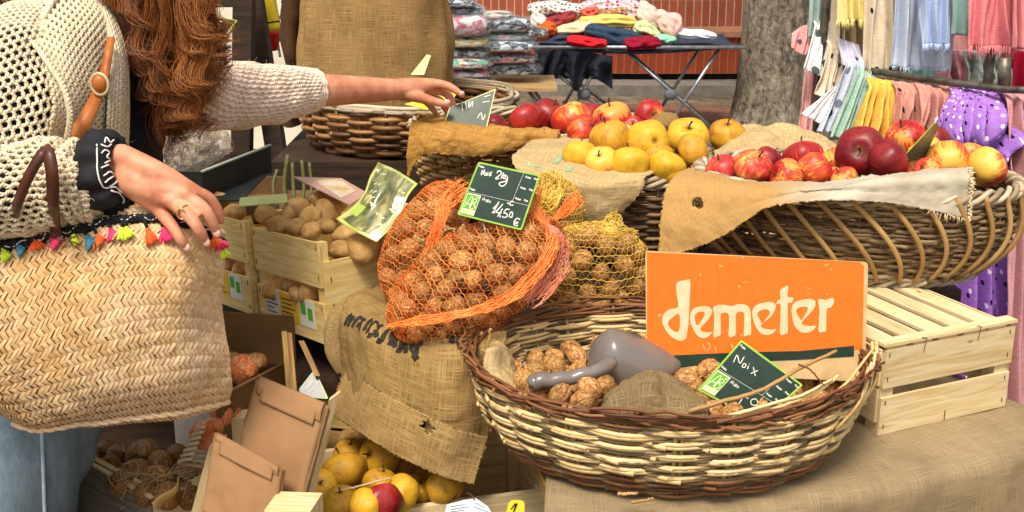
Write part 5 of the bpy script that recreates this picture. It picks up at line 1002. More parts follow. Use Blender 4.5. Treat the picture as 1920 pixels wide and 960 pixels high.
c = t.ramp(n1, [(.34, HX('#7d4f24')), (.45, HX('#b98348')), (.6, HX('#d0a066')), (.75, HX('#e2be88'))]); ve = t.noise(t.co('Object', (3, 3, 1.6)), 3.5, 3, 2.2); line = t.ramp(ve, [(.47, (1, 1, 1, 1)), (.5, (.38, .32, .28, 1)), (.53, (1, 1, 1, 1))]); c = t.mix(.75, c, line, 'MULTIPLY'); c = t.vary(c, t.orand(), .78, 1.2); ed_ = t.n('TexVoronoi', feature='DISTANCE_TO_EDGE'); ed_.inputs['Scale'].default_value = 3.0
dv = t.n('VectorMath', operation='ADD'); nz_ = t.n('TexNoise'); nz_.inputs['Scale'].default_value = 6; t.l(ob, nz_.inputs['Vector']); sc2 = t.n('VectorMath', operation='SCALE'); sc2.inputs['Scale'].default_value = .22; t.l(nz_.outputs['Color'], sc2.inputs[0]); t.l(ob, dv.inputs[0]); t.l(sc2.outputs[0], dv.inputs[1]); t.l(dv.outputs[0], ed_.inputs['Vector'])
ck = t.ramp(ed_.outputs['Distance'], [(.0, (.50, .38, .28, 1)), (.03, (.80, .74, .68, 1)), (.08, (1, 1, 1, 1))]); c = t.mix(.7, c, ck, 'MULTIPLY'); SHELL = t.out(c, ck, .45, .012)
for me in WN: me.materials.append(SHELL)
NW = 0
def walnut(p, s, label, group):
    global NW
    if NW >= 300: return
    NW += 1
    m = Matrix.Rotation(random.random()*6.28, 3, Vector((random.gauss(0, 1), random.gauss(0, 1), random.gauss(0, 1))).normalized()); obj('walnut', random.choice(WN), p, s*random.uniform(.88, 1.1), m.to_euler(), label=label, cat='walnut', group=group)
# loose walnuts: a packed heap sloping up to the back of the basket
pts = []; tr_n = 0
m3 = rotz(R(-3))
while len(pts) < 118 and tr_n < 30000:
    tr_n += 1; x, y = random.uniform(-.26, .26), random.uniform(-.185, .19)
    if (x/.265)**2+(y/.19)**2 > 1: continue
    z = .838+.012*(y/.19)+.006*random.random()+(.010 if abs(x) < .15 else 0); q = m3@np.array([x, y, 0])+np.array([.235, 1.563, z])
    if all(np.linalg.norm((q-b)[:2]) > .0275 for b in pts): pts.append(q)
for q in pts: walnut(q, .0350, 'loose wrinkled walnut lying in the open willow basket', 'loose walnuts in the willow basket')
for px, py, Y in ((1040, 690, 1.62), (985, 712, 1.52), (1050, 742, 1.46), (1105, 730, 1.46), (1092, 752, 1.43), (1132, 722, 1.5), (1008, 735, 1.5), (1018, 716, 1.56), (1265, 705, 1.60), (1285, 712, 1.58), (1300, 728, 1.55), (1275, 735, 1.53), (1240, 712, 1.6), (1330, 695, 1.58), (1300, 700, 1.6)):
    walnut(W(px, py, Y), .037, 'loose wrinkled walnut lying in the open willow basket', 'loose walnuts in the willow basket')
mb = bottom(ring(.235, 1.563, .298, .225, -3, .770, .905, .80, .05)[0], .38)
# ---- net bags
def netmat(name, a, b): return M(name, a, b, 30, .45, rv=.25, spec=.4)
NET_O = netmat('net_orange', '#ee6a1e', '#ffa050'); NET_Y = netmat('net_yellow', '#d8a432', '#f6d468'); NET_P = netmat('net_coral', '#e07a58', '#f5a488')
def netbag(label, c, Rm, semi, nut, mat, group, nutlabel, spacing=.034, strand=.00062, pitch=.0056, knots=((0, 0, 1),), minface=-.25, n_extra=0):
    root = thing('walnut_net_bag', label, 'net bag', (c[0], c[1], c[2]-semi[2]), 'net bags of walnuts'); semi = np.array(semi, float)
    def S(th, ph, off=0.):     # ph 0..pi along local z axis (the bag's long axis)
        q = np.array([math.sin(ph)*math.cos(th), math.sin(ph)*math.sin(th), math.cos(ph)]); v = Rm@(semi*q*np.array([1, 1, 1])); n_ = Rm@(q/semi); n_ /= np.linalg.norm(n_)
        return c+v*(1+.05*noise.noise(Vector((q*2.4).tolist())+Vector((c*5).tolist())))+n_*off, n_
    cen = []; 
    A_ = 4*PI*(((semi[0]*semi[1])**1.6+(semi[0]*semi[2])**1.6+(semi[1]*semi[2])**1.6)/3)**(1/1.6); N_ = int(A_/(spacing**2*.92)); tries = 0
    while tries < 16000:
        tries += 1; z = random.uniform(-1, 1); th = random.random()*6.28; p, n_ = S(th, math.acos(z), -nut*.46)
        v = p-_c
        if np.dot(n_, v/np.linalg.norm(v)) > -minface: continue
        if all(np.linalg.norm(p-b) > spacing for b in cen): cen.append(p)
    for p in cen: walnut(p, nut, nutlabel, group)
    mb = MB(); L = semi[2]*2.2; nr = int(L/pitch*1.15)
    for k in range(1, nr):
        ph = PI*k/nr; circ = 2*PI*math.sin(ph)*(semi[0]+semi[1])/2
        if circ < .02: continue
        nz = 46; n_ = nz*4; P_ = []
        for j in range(n_):
            th = 2*PI*j/n_; dz = (PI/nr)*(.16 if k % 2 else .9)*math.cos(nz*th+(k % 2)*PI)+.05*noise.noise(Vector((math.cos(th)*2, math.sin(th)*2, k*.35)))
            bump = .0035*noise.noise(Vector((math.cos(th)*4*semi[0]/.08, math.sin(th)*4, ph*5))); P_.append(S(th, min(PI-.02, max(.02, ph+dz)), .0012+bump)[0])
        mb.tube(P_, strand*(random.uniform(1.25, 1.6) if k % 2 else .75), 3, random.random()*.5+(.5 if k % 2 else 0), closed=True)
    emit('netting', mb, mat, root)
    return root, S
def bunch(par, path, rad, n_, mat, r=.0007, nm='gathered_net', seed=0, k=40):
    P_ = catmull([np.asarray(p) for p in path], k); rd = np.interp(np.linspace(0, 1, k), np.linspace(0, 1, len(rad)), rad); mb = MB()
    for i in range(n_):
        a = random.random()*6.28; tw = random.gauss(0, 1.2); u0 = random.random()**.6; pts = []
        for j in range(k):
            aa = a+tw*j/k*3; f = rd[j]*u0*(1+.4*noise.noise(Vector((j*.35, i*3.1, seed)))); pts.append(P_[j]+np.array([math.cos(aa)*f, math.sin(aa)*f*.6, math.sin(aa)*f])+np.array([1, 0, 1])*.0016*math.sin(j*2.2+i))
        mb.tube(pts, r*random.uniform(.8, 1.4), 3, random.random(), cap=False)
    return emit(nm, mb, mat, par)
def basis(ax): z = np.asarray(ax, float); z /= np.linalg.norm(z); x = np.cross([0, 1, 0], z); x /= np.linalg.norm(x); return np.stack([x, np.cross(z, x), z], 1)
c1 = W(893, 522, 1.70); ax1 = W(1040, 425, 1.76)-W(745, 600, 1.68)
nb1, S1 = netbag('large orange net bag of walnuts lying across the stencilled burlap', c1, basis(ax1), (.083, .070, .160), .0345, NET_O, 'walnuts in the large front orange net', 'wrinkled walnut packed in the large front orange net', .0282)
bunch(nb1, [W(728, 612, 1.62), W(790, 602, 1.60), W(870, 588, 1.60), W(950, 560, 1.62), (W(1005, 512, 1.65)), W(1035, 460, 1.68), W(1030, 425, 1.71)], [.002, .007, .005, .008, .011, .011, .006], 30, NET_O, seed=1, k=60)
bunch(nb1, [W(1030, 425, 1.71), W(1045, 405, 1.71), W(1065, 388, 1.72), W(1085, 372, 1.73)], [.003, .007, .012, .013], 40, NET_O, seed=2, nm='net_tail')
bunch(nb1, [W(1030, 425, 1.71), W(1012, 405, 1.72), W(1000, 385, 1.73), W(1000, 362, 1.74)], [.003, .008, .012, .014], 34, NET_O, seed=3, nm='net_tail')
bunch(nb1, [W(1030, 425, 1.70), W(1048, 455, 1.69), W(1040, 505, 1.68), W(1000, 560, 1.66)], [.004, .016, .024, .014], 34, NET_P, seed=4, r=.0006)
c2 = W(795, 455, 1.86); ax2 = W(862, 345, 1.9)-W(745, 560, 1.84)
nb2, S2 = netbag('orange net bag of walnuts standing at the left behind the large one', c2, basis(ax2), (.062, .060, .118), .0365, NET_O, 'walnuts in the left rear orange net', 'shaded walnut packed in the left rear orange net', .031)
bunch(nb2, [W(865, 352, 1.83), W(838, 378, 1.80), W(822, 420, 1.78), W(805, 470, 1.77), W(778, 530, 1.765)], [.016, .014, .009, .010, .006], 70, NET_O, seed=5, k=50)
c3 = W(1115, 512, 1.88)
nb3, S3 = netbag('yellow net bag of walnuts between the orange net and the sign', c3, basis((.03, 0, 1)), (.104, .07, .092), .0365, NET_Y, 'walnuts in the right hand yellow net', 'walnut packed in the right hand yellow net', .0305)
bunch(nb3, [W(1140, 438, 1.88), W(1148, 425, 1.87), W(1150, 410, 1.87)], [.010, .018, .014], 60, NET_Y, seed=6, nm='net_tail', k=14)
bunch(nb3, [W(1100, 440, 1.88), W(1140, 432, 1.86), W(1190, 440, 1.88)], [.010, .014, .008], 50, NET_Y, seed=7, k=24)
c4 = W(1040, 402, 1.97)
nb4, S4 = netbag('small yellow net bag of walnuts behind the orange knot', c4, basis((.12, 0, 1)), (.052, .05, .068), .040, NET_Y, 'walnuts in the small rear yellow net', 'walnut packed in the small rear yellow net', .034)
bunch(nb4, [W(1020, 392, 1.93), W(1030, 365, 1.93), W(1035, 345, 1.95), W(1020, 335, 1.97)], [.016, .022, .022, .012], 80, NET_Y, seed=8, k=24)
print('WALNUTS', NW)

# ---- scoop, felt cushion and rolled liner in the walnut basket
SCP = M('scoop_grey', '#6f6761', '#7c736c', 8, .2, spec=.6, bs=.03)
scp = thing('scoop', 'shiny grey plastic scoop resting on the loose walnuts', 'scoop', W(1190, 700, 1.58))
bx = W(1128, 668, 1.585); tp = W(1283, 662, 1.60); dd = tp-bx; Lb = np.linalg.norm(dd); dd /= Lb; upv = np.array([0, -.30, 1.]); upv -= dd*np.dot(upv, dd); upv /= np.linalg.norm(upv); sv = np.cross(dd, upv)
G = []
for i in range(30):
    u = i/29; x = -.022+(Lb+.022)*u; env = max(0, 1-((.42-u)/.43)**3)**.5 if u < .42 else 1.0; hgt = .074*env*(1-.95*(max(0, u-.22)/.78)**1.15); wid = .050*env*(1 if u < .45 else max(0, 1-((u-.45)/.555)**1.9)**.8)
    row = [bx+dd*x+upv*(hgt*max(0, math.sin(PI*v))**.85-.030+.010*u)+sv*(wid*math.cos(PI*v)) for v in np.linspace(0, 1, 24)]; G.append(row)
mb = MB(); mb.grid(G); o = emit('bowl', mb, SCP, scp); mod(o, 'SOLIDIFY', thickness=.003, offset=-1); mod(o, 'SUBSURF', levels=1, render_levels=1)
P_ = catmull([W(1146, 680, 1.53), W(1120, 694, 1.50), W(1065, 709, 1.49), W(1012, 714, 1.485), W(996, 720, 1.485)], 44); rr = np.interp(np.linspace(0, 1, 44), [0, .12, .3, .8, .96, 1], [.010, .0105, .0095, .0120, .0110, .005]); mb = MB()
P_ = np.array([p+np.array([0, 0, .0011*math.sin(k*.85)*(k > 12)]) for k, p in enumerate(P_)]); mb.tube(P_, rr, 16, flat=1.1); emit('handle', mb, SCP, scp)
FELT = burlap('burlap_felt', '#7a6546', '#9c8660', '#57472e', 1.5, 1.)
def lump(name, cpx, semi, mat, label, cat, fn=None, ang=0, seed=0):
    mb = MB(); mb.sphere(W(*cpx), semi, 44, 30, fn=fn or (lambda q: 1+.14*noise.noise(Vector((q[0]*1.6+seed, q[1]*1.6, q[2]*1.6)))+.03*noise.noise(Vector(q*9))), rot=np.array(Matrix.Rotation(R(ang), 3, 'Y'))); return emit(name, mb, mat, None, label=label, cat=cat)
cloth('burlap_rag', [[(1120, 752, 1.54), (1170, 736, 1.54), (1225, 730, 1.54), (1275, 740, 1.54), (1318, 760, 1.52)], [(1126, 762, 1.46), (1150, 730, 1.47), (1215, 706, 1.48), (1270, 722, 1.48), (1312, 752, 1.46)], [(1122, 776, 1.42), (1156, 748, 1.435), (1208, 734, 1.44), (1262, 742, 1.44), (1325, 764, 1.42)], [(1115, 790, 1.40), (1156, 775, 1.41), (1208, 776, 1.41), (1262, 782, 1.40), (1330, 795, 1.39)]], FELT, 60, 90, .010, 16, label='matted brown burlap rag folded at the front of the walnut basket', seed=11, th=.006)
cloth('burlap_rag', [[(925, 640, 1.62), (945, 652, 1.66), (960, 672, 1.66), (972, 700, 1.64)], [(912, 655, 1.56), (935, 650, 1.58), (956, 672, 1.60), (972, 705, 1.58)], [(908, 685, 1.52), (925, 682, 1.53), (948, 698, 1.54), (970, 722, 1.53)], [(915, 712, 1.50), (930, 718, 1.50), (950, 728, 1.49), (965, 735, 1.49)]], BURL, 40, 50, .006, 18, label='pale burlap rag tucked at the left end of the walnut basket', seed=12)

# ================================================================= LOWER SHELF, BOTTOM LEFT
# yellow apple crate
Ar = WZ(1042, 918, .635); Al = WZ(700, 962, .635); X = Ar-Al; X[2] = 0; LXc = np.linalg.norm(X); X /= LXc; Y_ = np.array([-X[1], X[0], 0])
Al = Ar-X*.42; ac = thing('apple_crate', 'pine crate of yellow apples under the stencilled burlap', 'crate', Al-np.array([0, 0, .16]))
crate(ac, Al-np.array([0, 0, .165]), (X, Y_, np.array([0, 0, 1.])), .42, .24, .165, PINE, ((0, 1.0),), th=.011, staples=False)
mb = MB(); p_ = Ar-X*.012+Y_*.0; mb.box(Ar-X*.10+Y_*.228+np.array([0, 0, -.055]), X*.10, Y_*.01, (0, 0, .06)); emit('corner_board', mb, PINE, ac, False)
g = 'yellow apples in the pine crate'
for a in [(645, 885, 88, 1.66, 'gold', 'big golden apple in the middle left of the pine crate', (40, 0)), (712, 856, 84, 1.70, 'gold', 'bruised golden apple under the burlap hem', (60, 20)), (600, 914, 70, 1.62, 'yellow', 'yellow apple beside the kraft bags', (30, 30)), (656, 852, 66, 1.78, 'gold', 'golden apple at the back behind the big one', (0, 10)), (712, 910, 70, 1.62, 'gold', 'shaded golden apple under the thin stick', (20, 0)), (752, 925, 76, 1.58, 'yellow', 'yellow apple behind the red one', (40, 40)),
  (834, 912, 78, 1.62, 'gold', 'golden apple alone at the right of the pine crate', (60, -20)), (688, 948, 72, 1.52, 'yellow', 'yellow apple left of the red one at the bottom edge', (0, 0)), (716, 946, 84, 1.53, 'dark', 'the only crimson apple in the pine crate', (50, 50)), (772, 912, 50, 1.66, 'gold', 'small golden apple at the back middle of the crate', (20, 0)), (640, 942, 70, 1.56, 'gold', 'dull golden apple at the bottom left of the crate', (0, 10)), (752, 872, 70, 1.74, 'gold', 'dark shaded apple deep under the burlap', (10, 10)), (792, 925, 50, 1.64, 'gold', 'small golden apple between crate middle and lone right apple', (10, 0)), (590, 960, 70, 1.58, 'yellow', 'yellow apple cut by the frame below the kraft bags', (10, 0)), (690, 900, 60, 1.72, 'gold', 'golden apple tucked behind the stick', (0, 0)), (800, 880, 66, 1.75, 'gold', 'golden apple lost in the shade at the back right', (0, 0))]:
    apple(a[0], a[1], a[2], a[3], a[4], a[5], a[6], g)
mb = MB(); mb.tube([W(610, 925, 1.56), W(660, 915, 1.56), W(732, 896, 1.58)], .0018, 6); emit('thin_stick', mb, PINE, None, label='thin pale stick lying across the crated yellow apples', cat='stick')
for px, py, d, lb in ((622, 828, 60, 'pale garlic coloured potato behind the crated apples'), (655, 822, 48, 'dark potato left behind the crated apples'), (688, 818, 56, 'dark potato right behind the crated apples')):
    obj('potato', random.choice(PM), W(px, py, 1.86), d*mpp(1.86), (0, 0, random.random()*6), label=lb, cat='potato', group='potatoes behind the apple crate')
mb = MB(); mb.box(W(560, 860, 1.84), (.30, 0, 0), (0, .01, 0), (0, 0, .022)); mb.box(W(590, 800, 1.9), (.28, -.04, 0), (0, .01, 0), (0, 0, .055)); emit('back_boards', mb, CRATEW, ac, False)
# paper tag with wire, yellow number tag
q, n = quadplane([(838, 945, 1.34), (885, 933, 1.34), (930, 962, 1.33), (830, 975, 1.33)]); mb = MB(); slab(mb, [hit(a, b, q[0], n) for a, b in ((838, 946), (868, 938), (892, 934), (915, 950), (935, 985), (828, 985))], n, .0008)
pt_ = emit('paper_tag', mb, M('tag_paper', '#c9ccd0', '#e6e8ea', 30, .7), None, False, label='crumpled grey printed paper tag wired to the pine crate', cat='tag')
mb = MB(); strokes(mb, [[(846, 950), (872, 946)], [(846, 955), (880, 950)], [(890, 942), (908, 952)], [(845, 959), (870, 957)], [(888, 950), (915, 960)]], q[0], n, .0006, 1.1); emit('print', mb, M('ink', '#3b3326'), pt_, False)
mb = MB(); mb.tube(catmull([W(876, 925, 1.36), W(884, 928, 1.345), W(889, 936, 1.335)], 8), .0012, 5); emit('wire', mb, M('wire', '#5a4a3a'), pt_)
q, n = quadplane([(955, 938, 1.30), (985, 940, 1.30), (982, 975, 1.29), (948, 975, 1.29)]); mb = MB(); slab(mb, [hit(a, b, q[0], n) for a, b in rounded([(955, 937), (984, 938), (982, 990), (942, 990)], 10)], n, .002)
yt = emit('number_tag', mb, YPL, None, False, label='small yellow tag with a handwritten 1 below the walnut basket', cat='tag'); mb = MB(); strokes(mb, [[(958, 955), (967, 944), (962, 962)], [(970, 944), (962, 962)]], q[0], n, .0008, 2.2); emit('handwritten_number', mb, BLACK, yt, False)

# kraft paper bags: two bundles
t = NT('kraft_paper', .8, spec=.2); n1 = t.noise(t.co('Object'), 7, 5); n2 = t.noise(t.co('UV', (1, 60, 1)), 6, 2); c = t.ramp(n1, [(.3, HX('#876442')), (.7, HX('#a67e57'))]); c = t.vary(c, n2, .93, 1.07); KRAFT = t.out(c, n1, .4, .003)
def kraft(label, cs, nsh, fold, seed):
    q = [W(*c) for c in cs]; n = np.cross(q[1]-q[0], q[3]-q[0]); n /= np.linalg.norm(n); n = -n if n[1] > 0 else n; root = thing('paper_bag_bundle', label, 'paper bags', (q[2]+q[3])/2, 'kraft paper bags in the lower crate')
    for k in range(nsh):
        j = np.array([random.gauss(0, .0016), 0, random.gauss(0, .0016)]); G = [[(q[0]*(1-u)+q[1]*u)*(1-v)+(q[3]*(1-u)+q[2]*u)*v-n*(.0042*k)+j+n*(.0035*noise.noise(Vector((u*2+seed, v*2, k)))+.0016*noise.noise(Vector((u*7+seed, v*6, k))))-n*.003*(max(0, u-.93)/.07)**2 for u in np.linspace(0, 1, 24)] for v in np.linspace(0, 1, 30)]
        mb = MB(); mb.grid(G); o = emit('bag', mb, KRAFT, root); mod(o, 'SOLIDIFY', thickness=.0032, offset=-1)
    h = fold; G = [[(q[0]*(1-u)+q[1]*u)*(1-v)+(q[3]*(1-u)+q[2]*u)*v+n*(.0012+.0035*math.sin(PI*min(1, (v+.02)/h))) for u in np.linspace(.04, .97, 24)] for v in np.linspace(-.03, h, 10)]
    mb = MB(); mb.grid(G); o = emit('folded_top', mb, KRAFT, root); mod(o, 'SOLIDIFY', thickness=.0015, offset=-1)
    G = [[(q[0]*(1-u)+q[1]*u)*(1-v)+(q[3]*(1-u)+q[2]*u)*v+n*(.0028+.003*math.sin(PI*u)) for u in (np.linspace(.12, .9, 16))] for v in np.linspace(.02, .22, 8)]
    mb = MB(); mb.grid(G); o = emit('tucked_flap', mb, KRAFT, root); mod(o, 'SOLIDIFY', thickness=.0012, offset=-1)
kraft('tall bundle of folded brown kraft bags standing upright in the crate', [(482, 708, 1.52), (612, 762, 1.46), (560, 958, 1.38), (436, 880, 1.44)], 4, .16, 1)
kraft('shorter bundle of kraft bags with rounded corner in front of the tall one', [(402, 812, 1.42), (528, 880, 1.37), (505, 1010, 1.32), (378, 960, 1.36)], 4, .12, 2)
bc = thing('bag_crate', 'pale pine crate holding the kraft bags at the bottom', 'crate', W(470, 960, 1.40))
for nm, a, b, c_, w in (('side_board', (392, 838, 1.46), (352, 985, 1.38), .007, .02), ('end_board', (616, 752, 1.52), (556, 985, 1.40), .006, .012)):
    pa, pb = W(*a), W(*b); mb = MB(); mb.box(pa, np.array([.016 if nm == 'side_board' else .012, .03, 0]), np.array([0, .012, 0]), pb-pa); emit(nm, mb, PINE, bc, False)
mb = MB(); a = W(492, 968, 1.30); mb.box(a+np.array([0, 0, -.05]), (.060, -.004, 0), (0, .012, 0), (0, 0, .05)); mb.box(a+np.array([.0, .012, -.05]), (.062, -.004, 0), (.008, .05, 0), (0, 0, .052)); emit('front_block', mb, PINE, bc, False)
mb = MB(); a = W(430, 790, 1.66); mb.box(a+np.array([0, 0, -.12]), (.028, 0, 0), (0, .035, 0), (0, 0, .125)); mb.box(W(452, 762, 1.72)+np.array([0, 0, -.1]), (.02, 0, 0), (0, .02, 0), (0, 0, .10)); emit('corner_post', mb, PINE, bc, False)

# onion crate
oc = thing('onion_crate', 'grey-sided wooden crate of brown onions beside the woman\'s jeans', 'crate', WZ(285, 935, .58))
C0 = WZ(285, 932, .58); L0 = WZ(168, 868, .58); R0 = WZ(372, 905, .58); Xo = (C0-L0); Lo = np.linalg.norm(Xo); Xo /= Lo; Yo = np.array([-Xo[1], Xo[0], 0]); Yo = Yo if Yo[1] > 0 else -Yo
GREYW = wood('grey_board', '#6e675a', '#8a8172', '#a39a88', knots=False)
mb = MB(); mb.box(L0-Xo*.12+np.array([0, 0, -.13]), Xo*(Lo+.12), Yo*.008, (0, 0, .13)); emit('front_board', mb, GREYW, oc, False)
mb = MB(); mb.box(L0-Xo*.12+Yo*.008+np.array([0, 0, -.006]), Xo*(Lo+.12), Yo*.010, (0, 0, .009)); mb.box(L0-Xo*.12-Yo*.006+np.array([0, 0, .0]), Xo*(Lo+.125), Yo*.008, (0, 0, .004)); emit('top_edge', mb, PINE, oc, False)
mb = MB(); mb.box(C0-Xo*.008+np.array([0, 0, -.13]), Xo*.018, Yo*.26, (0, 0, .125)); emit('side_board', mb, PINE, oc, False)
mb = MB(); mb.box(L0-Xo*.12+Yo*.26+np.array([0, 0, -.13]), Xo*(Lo+.12), Yo*.01, (0, 0, .19)); emit('back_board', mb, M('whitewashed_board', '#b5ac9c', '#d6cfc2', 12, .8), oc, False)
mb = MB(); mb.box(L0-Xo*.12+np.array([0, 0, -.13]), Xo*(Lo+.12), Yo*.26, (0, 0, .01)); emit('bottom_board', mb, OLDW, oc, False)
def onionmat(name, a, b, c_):
    t = NT(name, .35, spec=.45); mp = t.co('Object', (7, 7, .35)); n = t.noise(mp, 2.6, 4); cc = t.ramp(n, [(.3, HX(a)), (.5, HX(b)), (.72, HX(c_))]); cc = t.vary(cc, t.orand(), .8, 1.2); return t.out(cc, n, .3, .006)
ON = dict(brown=onionmat('onion_brown', '#4c3018', '#8c6030', '#bd8f50'), red=onionmat('shallot_copper', '#9c4a20', '#c9703a', '#e8a878'))
def onion_mesh(long_, seed):
    mb = MB(); G = []
    for i in range(25):
        t_ = i/24; z = -.5*long_+t_*long_*1.25; r = .5*max(0, math.sin(PI*min(.9999, t_*1.12)))**.72 if t_ < .82 else .5*math.sin(PI*min(.9999, .82*1.12))**.72*max(0, 1-(t_-.82)/.18)**.7*.9
        r = max(r, .015); G.append([(r*math.cos(p)*(1+.04*math.cos(3*p+seed)), r*math.sin(p)*(1+.04*math.cos(3*p+seed)), z+.02*math.sin(p+seed)) for p in np.linspace(0, 2*PI, 28, endpoint=False)])
    mb.grid(G, cv=True); V = np.concatenate(mb.v); me = bpy.data.meshes.new('onion'); me.from_pydata(V.tolist(), [], mb.f); me.polygons.foreach_set('use_smooth', np.ones(len(me.polygons), bool)); return me
OM = {}
for k_, l_ in (('brown', .95), ('red', 1.5)): OM[k_] = onion_mesh(l_, 1); OM[k_].materials.append(ON[k_])
ROOTM = None; mb = MB()
for k in range(14): a = random.random()*6.28; mb.tube(catmull([(0, 0, -.45), (.12*math.cos(a), .12*math.sin(a), -.55), (.3*math.cos(a+.5), .3*math.sin(a+.5), -.6-.2*random.random())], 7), .008, 4)
ROOTM = bpy.data.meshes.new('onion_roots'); ROOTM.from_pydata(np.concatenate(mb.v).tolist(), [], mb.f); ROOTM.materials.append(M('dry_root', '#a89468', '#c4b184'))
def onion(px, py, d, Y, kind, label, rot, cat='onion', group=''):
    o = obj(cat, OM[kind], W(px, py, Y), d*mpp(Y), tuple(R(q) for q in rot), label=label, cat=cat, group=group)
    r_ = bpy.data.objects.new('roots', ROOTM); col.objects.link(r_); r_.parent = o
g = 'brown onions in the grey crate'
for a in [(268, 852, 62, 1.62, 'golden onion with a long pale root at the back of the crate', (60, 40, 0)), (252, 888, 60, 1.52, 'striped brown onion in the middle of the onion crate', (70, 60, 20)), (296, 900, 66, 1.48, 'light streaked onion at the front centre', (80, -60, 0)), (205, 874, 44, 1.56, 'small reddish onion touching the jeans', (30, 20, 0)), (228, 906, 50, 1.46, 'pale onion against the front board', (60, 10, 0)), (330, 860, 56, 1.62, 'dark onion in the shade at the back', (50, 10, 0)), (312, 930, 56, 1.42, 'brown onion at the bottom of the frame', (40, 50, 0)), (345, 892, 54, 1.54, 'onion hidden near the crate side board', (20, 60, 0)), (222, 852, 46, 1.66, 'little onion by the whitewashed back board', (30, 60, 0)), (300, 868, 50, 1.58, 'onion buried between golden and dark ones', (70, 0, 0)), (350, 930, 56, 1.46, 'onion leaning on the right side board', (70, 0, 0)), (275, 925, 50, 1.43, 'onion near the front corner of the crate', (70, 90, 0)), (195, 845, 44, 1.68, 'onion in the left back corner behind the jeans', (0, 90, 0))]:
    onion(a[0], a[1], a[2], a[3]+.31, 'brown', a[4], a[5], 'onion', g)
mb = MB()
for k in range(170):
    p = W(random.uniform(215, 365), random.uniform(880, 950), 1.72+random.random()*.12); q = p+np.array([random.gauss(0, .02), random.gauss(0, .015), random.gauss(.004, .01)]); mb.tube(catmull([p, (p+q)/2+np.array([random.gauss(0, .006) for _ in range(3)]), q], 7), .0006, 3)
emit('onion_straw', mb, M('dry_root', '#a89468'), None, label='tangle of dry onion roots and straw in the grey crate', cat='straw', kind='stuff')
g = 'copper shallots beside the crate'
for a in [(415, 778, 42, 1.66, 'long copper shallot pointing at the straw bag', (70, 80, 0)), (432, 768, 40, 1.70, 'copper shallot behind the pointing one', (75, 70, 10)), (378, 815, 46, 1.60, 'peeled looking shallot inside the little wicker ring', (30, 30, 0)), (400, 800, 38, 1.62, 'copper shallot above the wicker ring', (60, 60, 0)), (392, 828, 34, 1.58, 'orange shallot at the edge of the front bags', (10, 60, 0))]:
    onion(a[0], a[1], a[2], a[3], 'red', a[4], a[5], 'shallot', g)
mb = MB()
for k in range(7):
    pts = [W(385+(46-2*k)*math.cos(a), 842-k*6+(20)*math.sin(a), 1.56+.05*math.sin(a)*-1) for a in np.linspace(2.3, 5.2, 24)] if False else [W(388-(52-k*3.2)*math.sin(a)+k*2, 868-k*10-26*math.cos(a)*.0-(a-1.2)*6, 1.55+.04*math.cos(a)) for a in np.linspace(.15, 2.6, 24)]
    mb.tube(pts, .0030, 6, .6+.05*k)
emit('wicker_ring', mb, WK_GREY, None, label='little coil of pale wicker rods in the onion crate', cat='basket')
# cut wooden label and peel curl
mb = MB(); P_ = catmull([W(335, 895, 1.60), W(330, 918, 1.58), W(305, 935, 1.57), W(290, 950, 1.56)], 20); mb.tube(P_, np.interp(np.arange(20), [0, 10, 19], [.004, .012, .014]), 10, flat=.25); emit('peel_curl', mb, M('peel', '#c39a5a', '#dcb878'), None, label='curled yellow onion peel at the front of the grey crate', cat='peel')
# middle dark box with onions
db = thing('onion_box', 'cardboard box with a few onions in the dark under the potato crates', 'box', W(470, 740, 1.75))
CARD = M('cardboard', '#5e4426', '#7c5c36', 9, .9)
mb = MB(); p1, p2, p3 = W(405, 746, 1.62), W(532, 682, 1.86), W(532, 620, 2.0); mb.box(p1-np.array([0, 0, .10]), p2-p1, (0, -.004, 0), (0, 0, .10)); mb.box(W(405, 640, 1.95)-np.array([0, 0, .06]), (.15, .0, -.01), (0, .004, 0), (0, 0, .12)); emit('side_panel', mb, CARD, db, False)
mb = MB(); mb.tube([p1, p2], .003, 6); emit('lip', mb, M('card_edge', '#8a6c44'), db)
for px, py, d, lb in ((455, 692, 60, 'orange onion glowing in the dark box'), (432, 680, 44, 'dark onion left in the dark box'), (480, 682, 44, 'onion at the back right of the dark box')): onion(px, py, d, 1.84, 'red' if d == 60 else 'brown', lb, (60, 70, 0), 'onion', 'onions in the dark box')
for k, (a, b) in enumerate((((528, 622, 1.84), (538, 745, 1.72)), ((537, 625, 1.84), (548, 745, 1.72)), ((560, 640, 1.82), (590, 705, 1.76)))):
    pa, pb = W(*a), W(*b); mb = MB(); mb.box(pa, (.009, 0, 0), (0, .004, 0), pb-pa); emit('hanging_strip', mb, OLDW, None, False, label=['long wooden strip hanging under the labelled potato crate', 'second thin wooden strip right beside the long one', 'short slanting wooden strip near the small slate'][k], cat='strip')

# ---- behind the hand: black crate with plastic bags, leek tray
bx_ = thing('black_crate', 'matt black crate with crinkled plastic bags, behind the hand on the bag', 'crate', W(370, 360, 2.3))
BLKP = M('black_plastic', '#17191a', '#26292a', 14, .5)
c0 = W(378, 322, 2.25); mb = MB(); mb.box(c0+np.array([-.26, .0, -.065]), (.26, 0, 0), (0, .006, 0), (0, 0, .065)); emit('front_panel', mb, BLKP, bx_, False)
mb = MB(); mb.box(c0+np.array([0, 0, -.065]), (.085, .28, 0), (-.006, .002, 0), (0, 0, .065)); emit('side_panel', mb, BLKP, bx_, False)
mb = MB(); mb.tube([c0, c0+np.array([.085, .28, .0])], .0035, 6); emit('lip', mb, M('lip_grey', '#8c9488', '#aab0a2'), bx_)
mb = MB(); mb.box(c0+np.array([-.26, .0, -.065]), (.34, 0, 0), (0, .28, 0), (0, 0, .004)); emit('bottom', mb, BLKP, bx_, False)
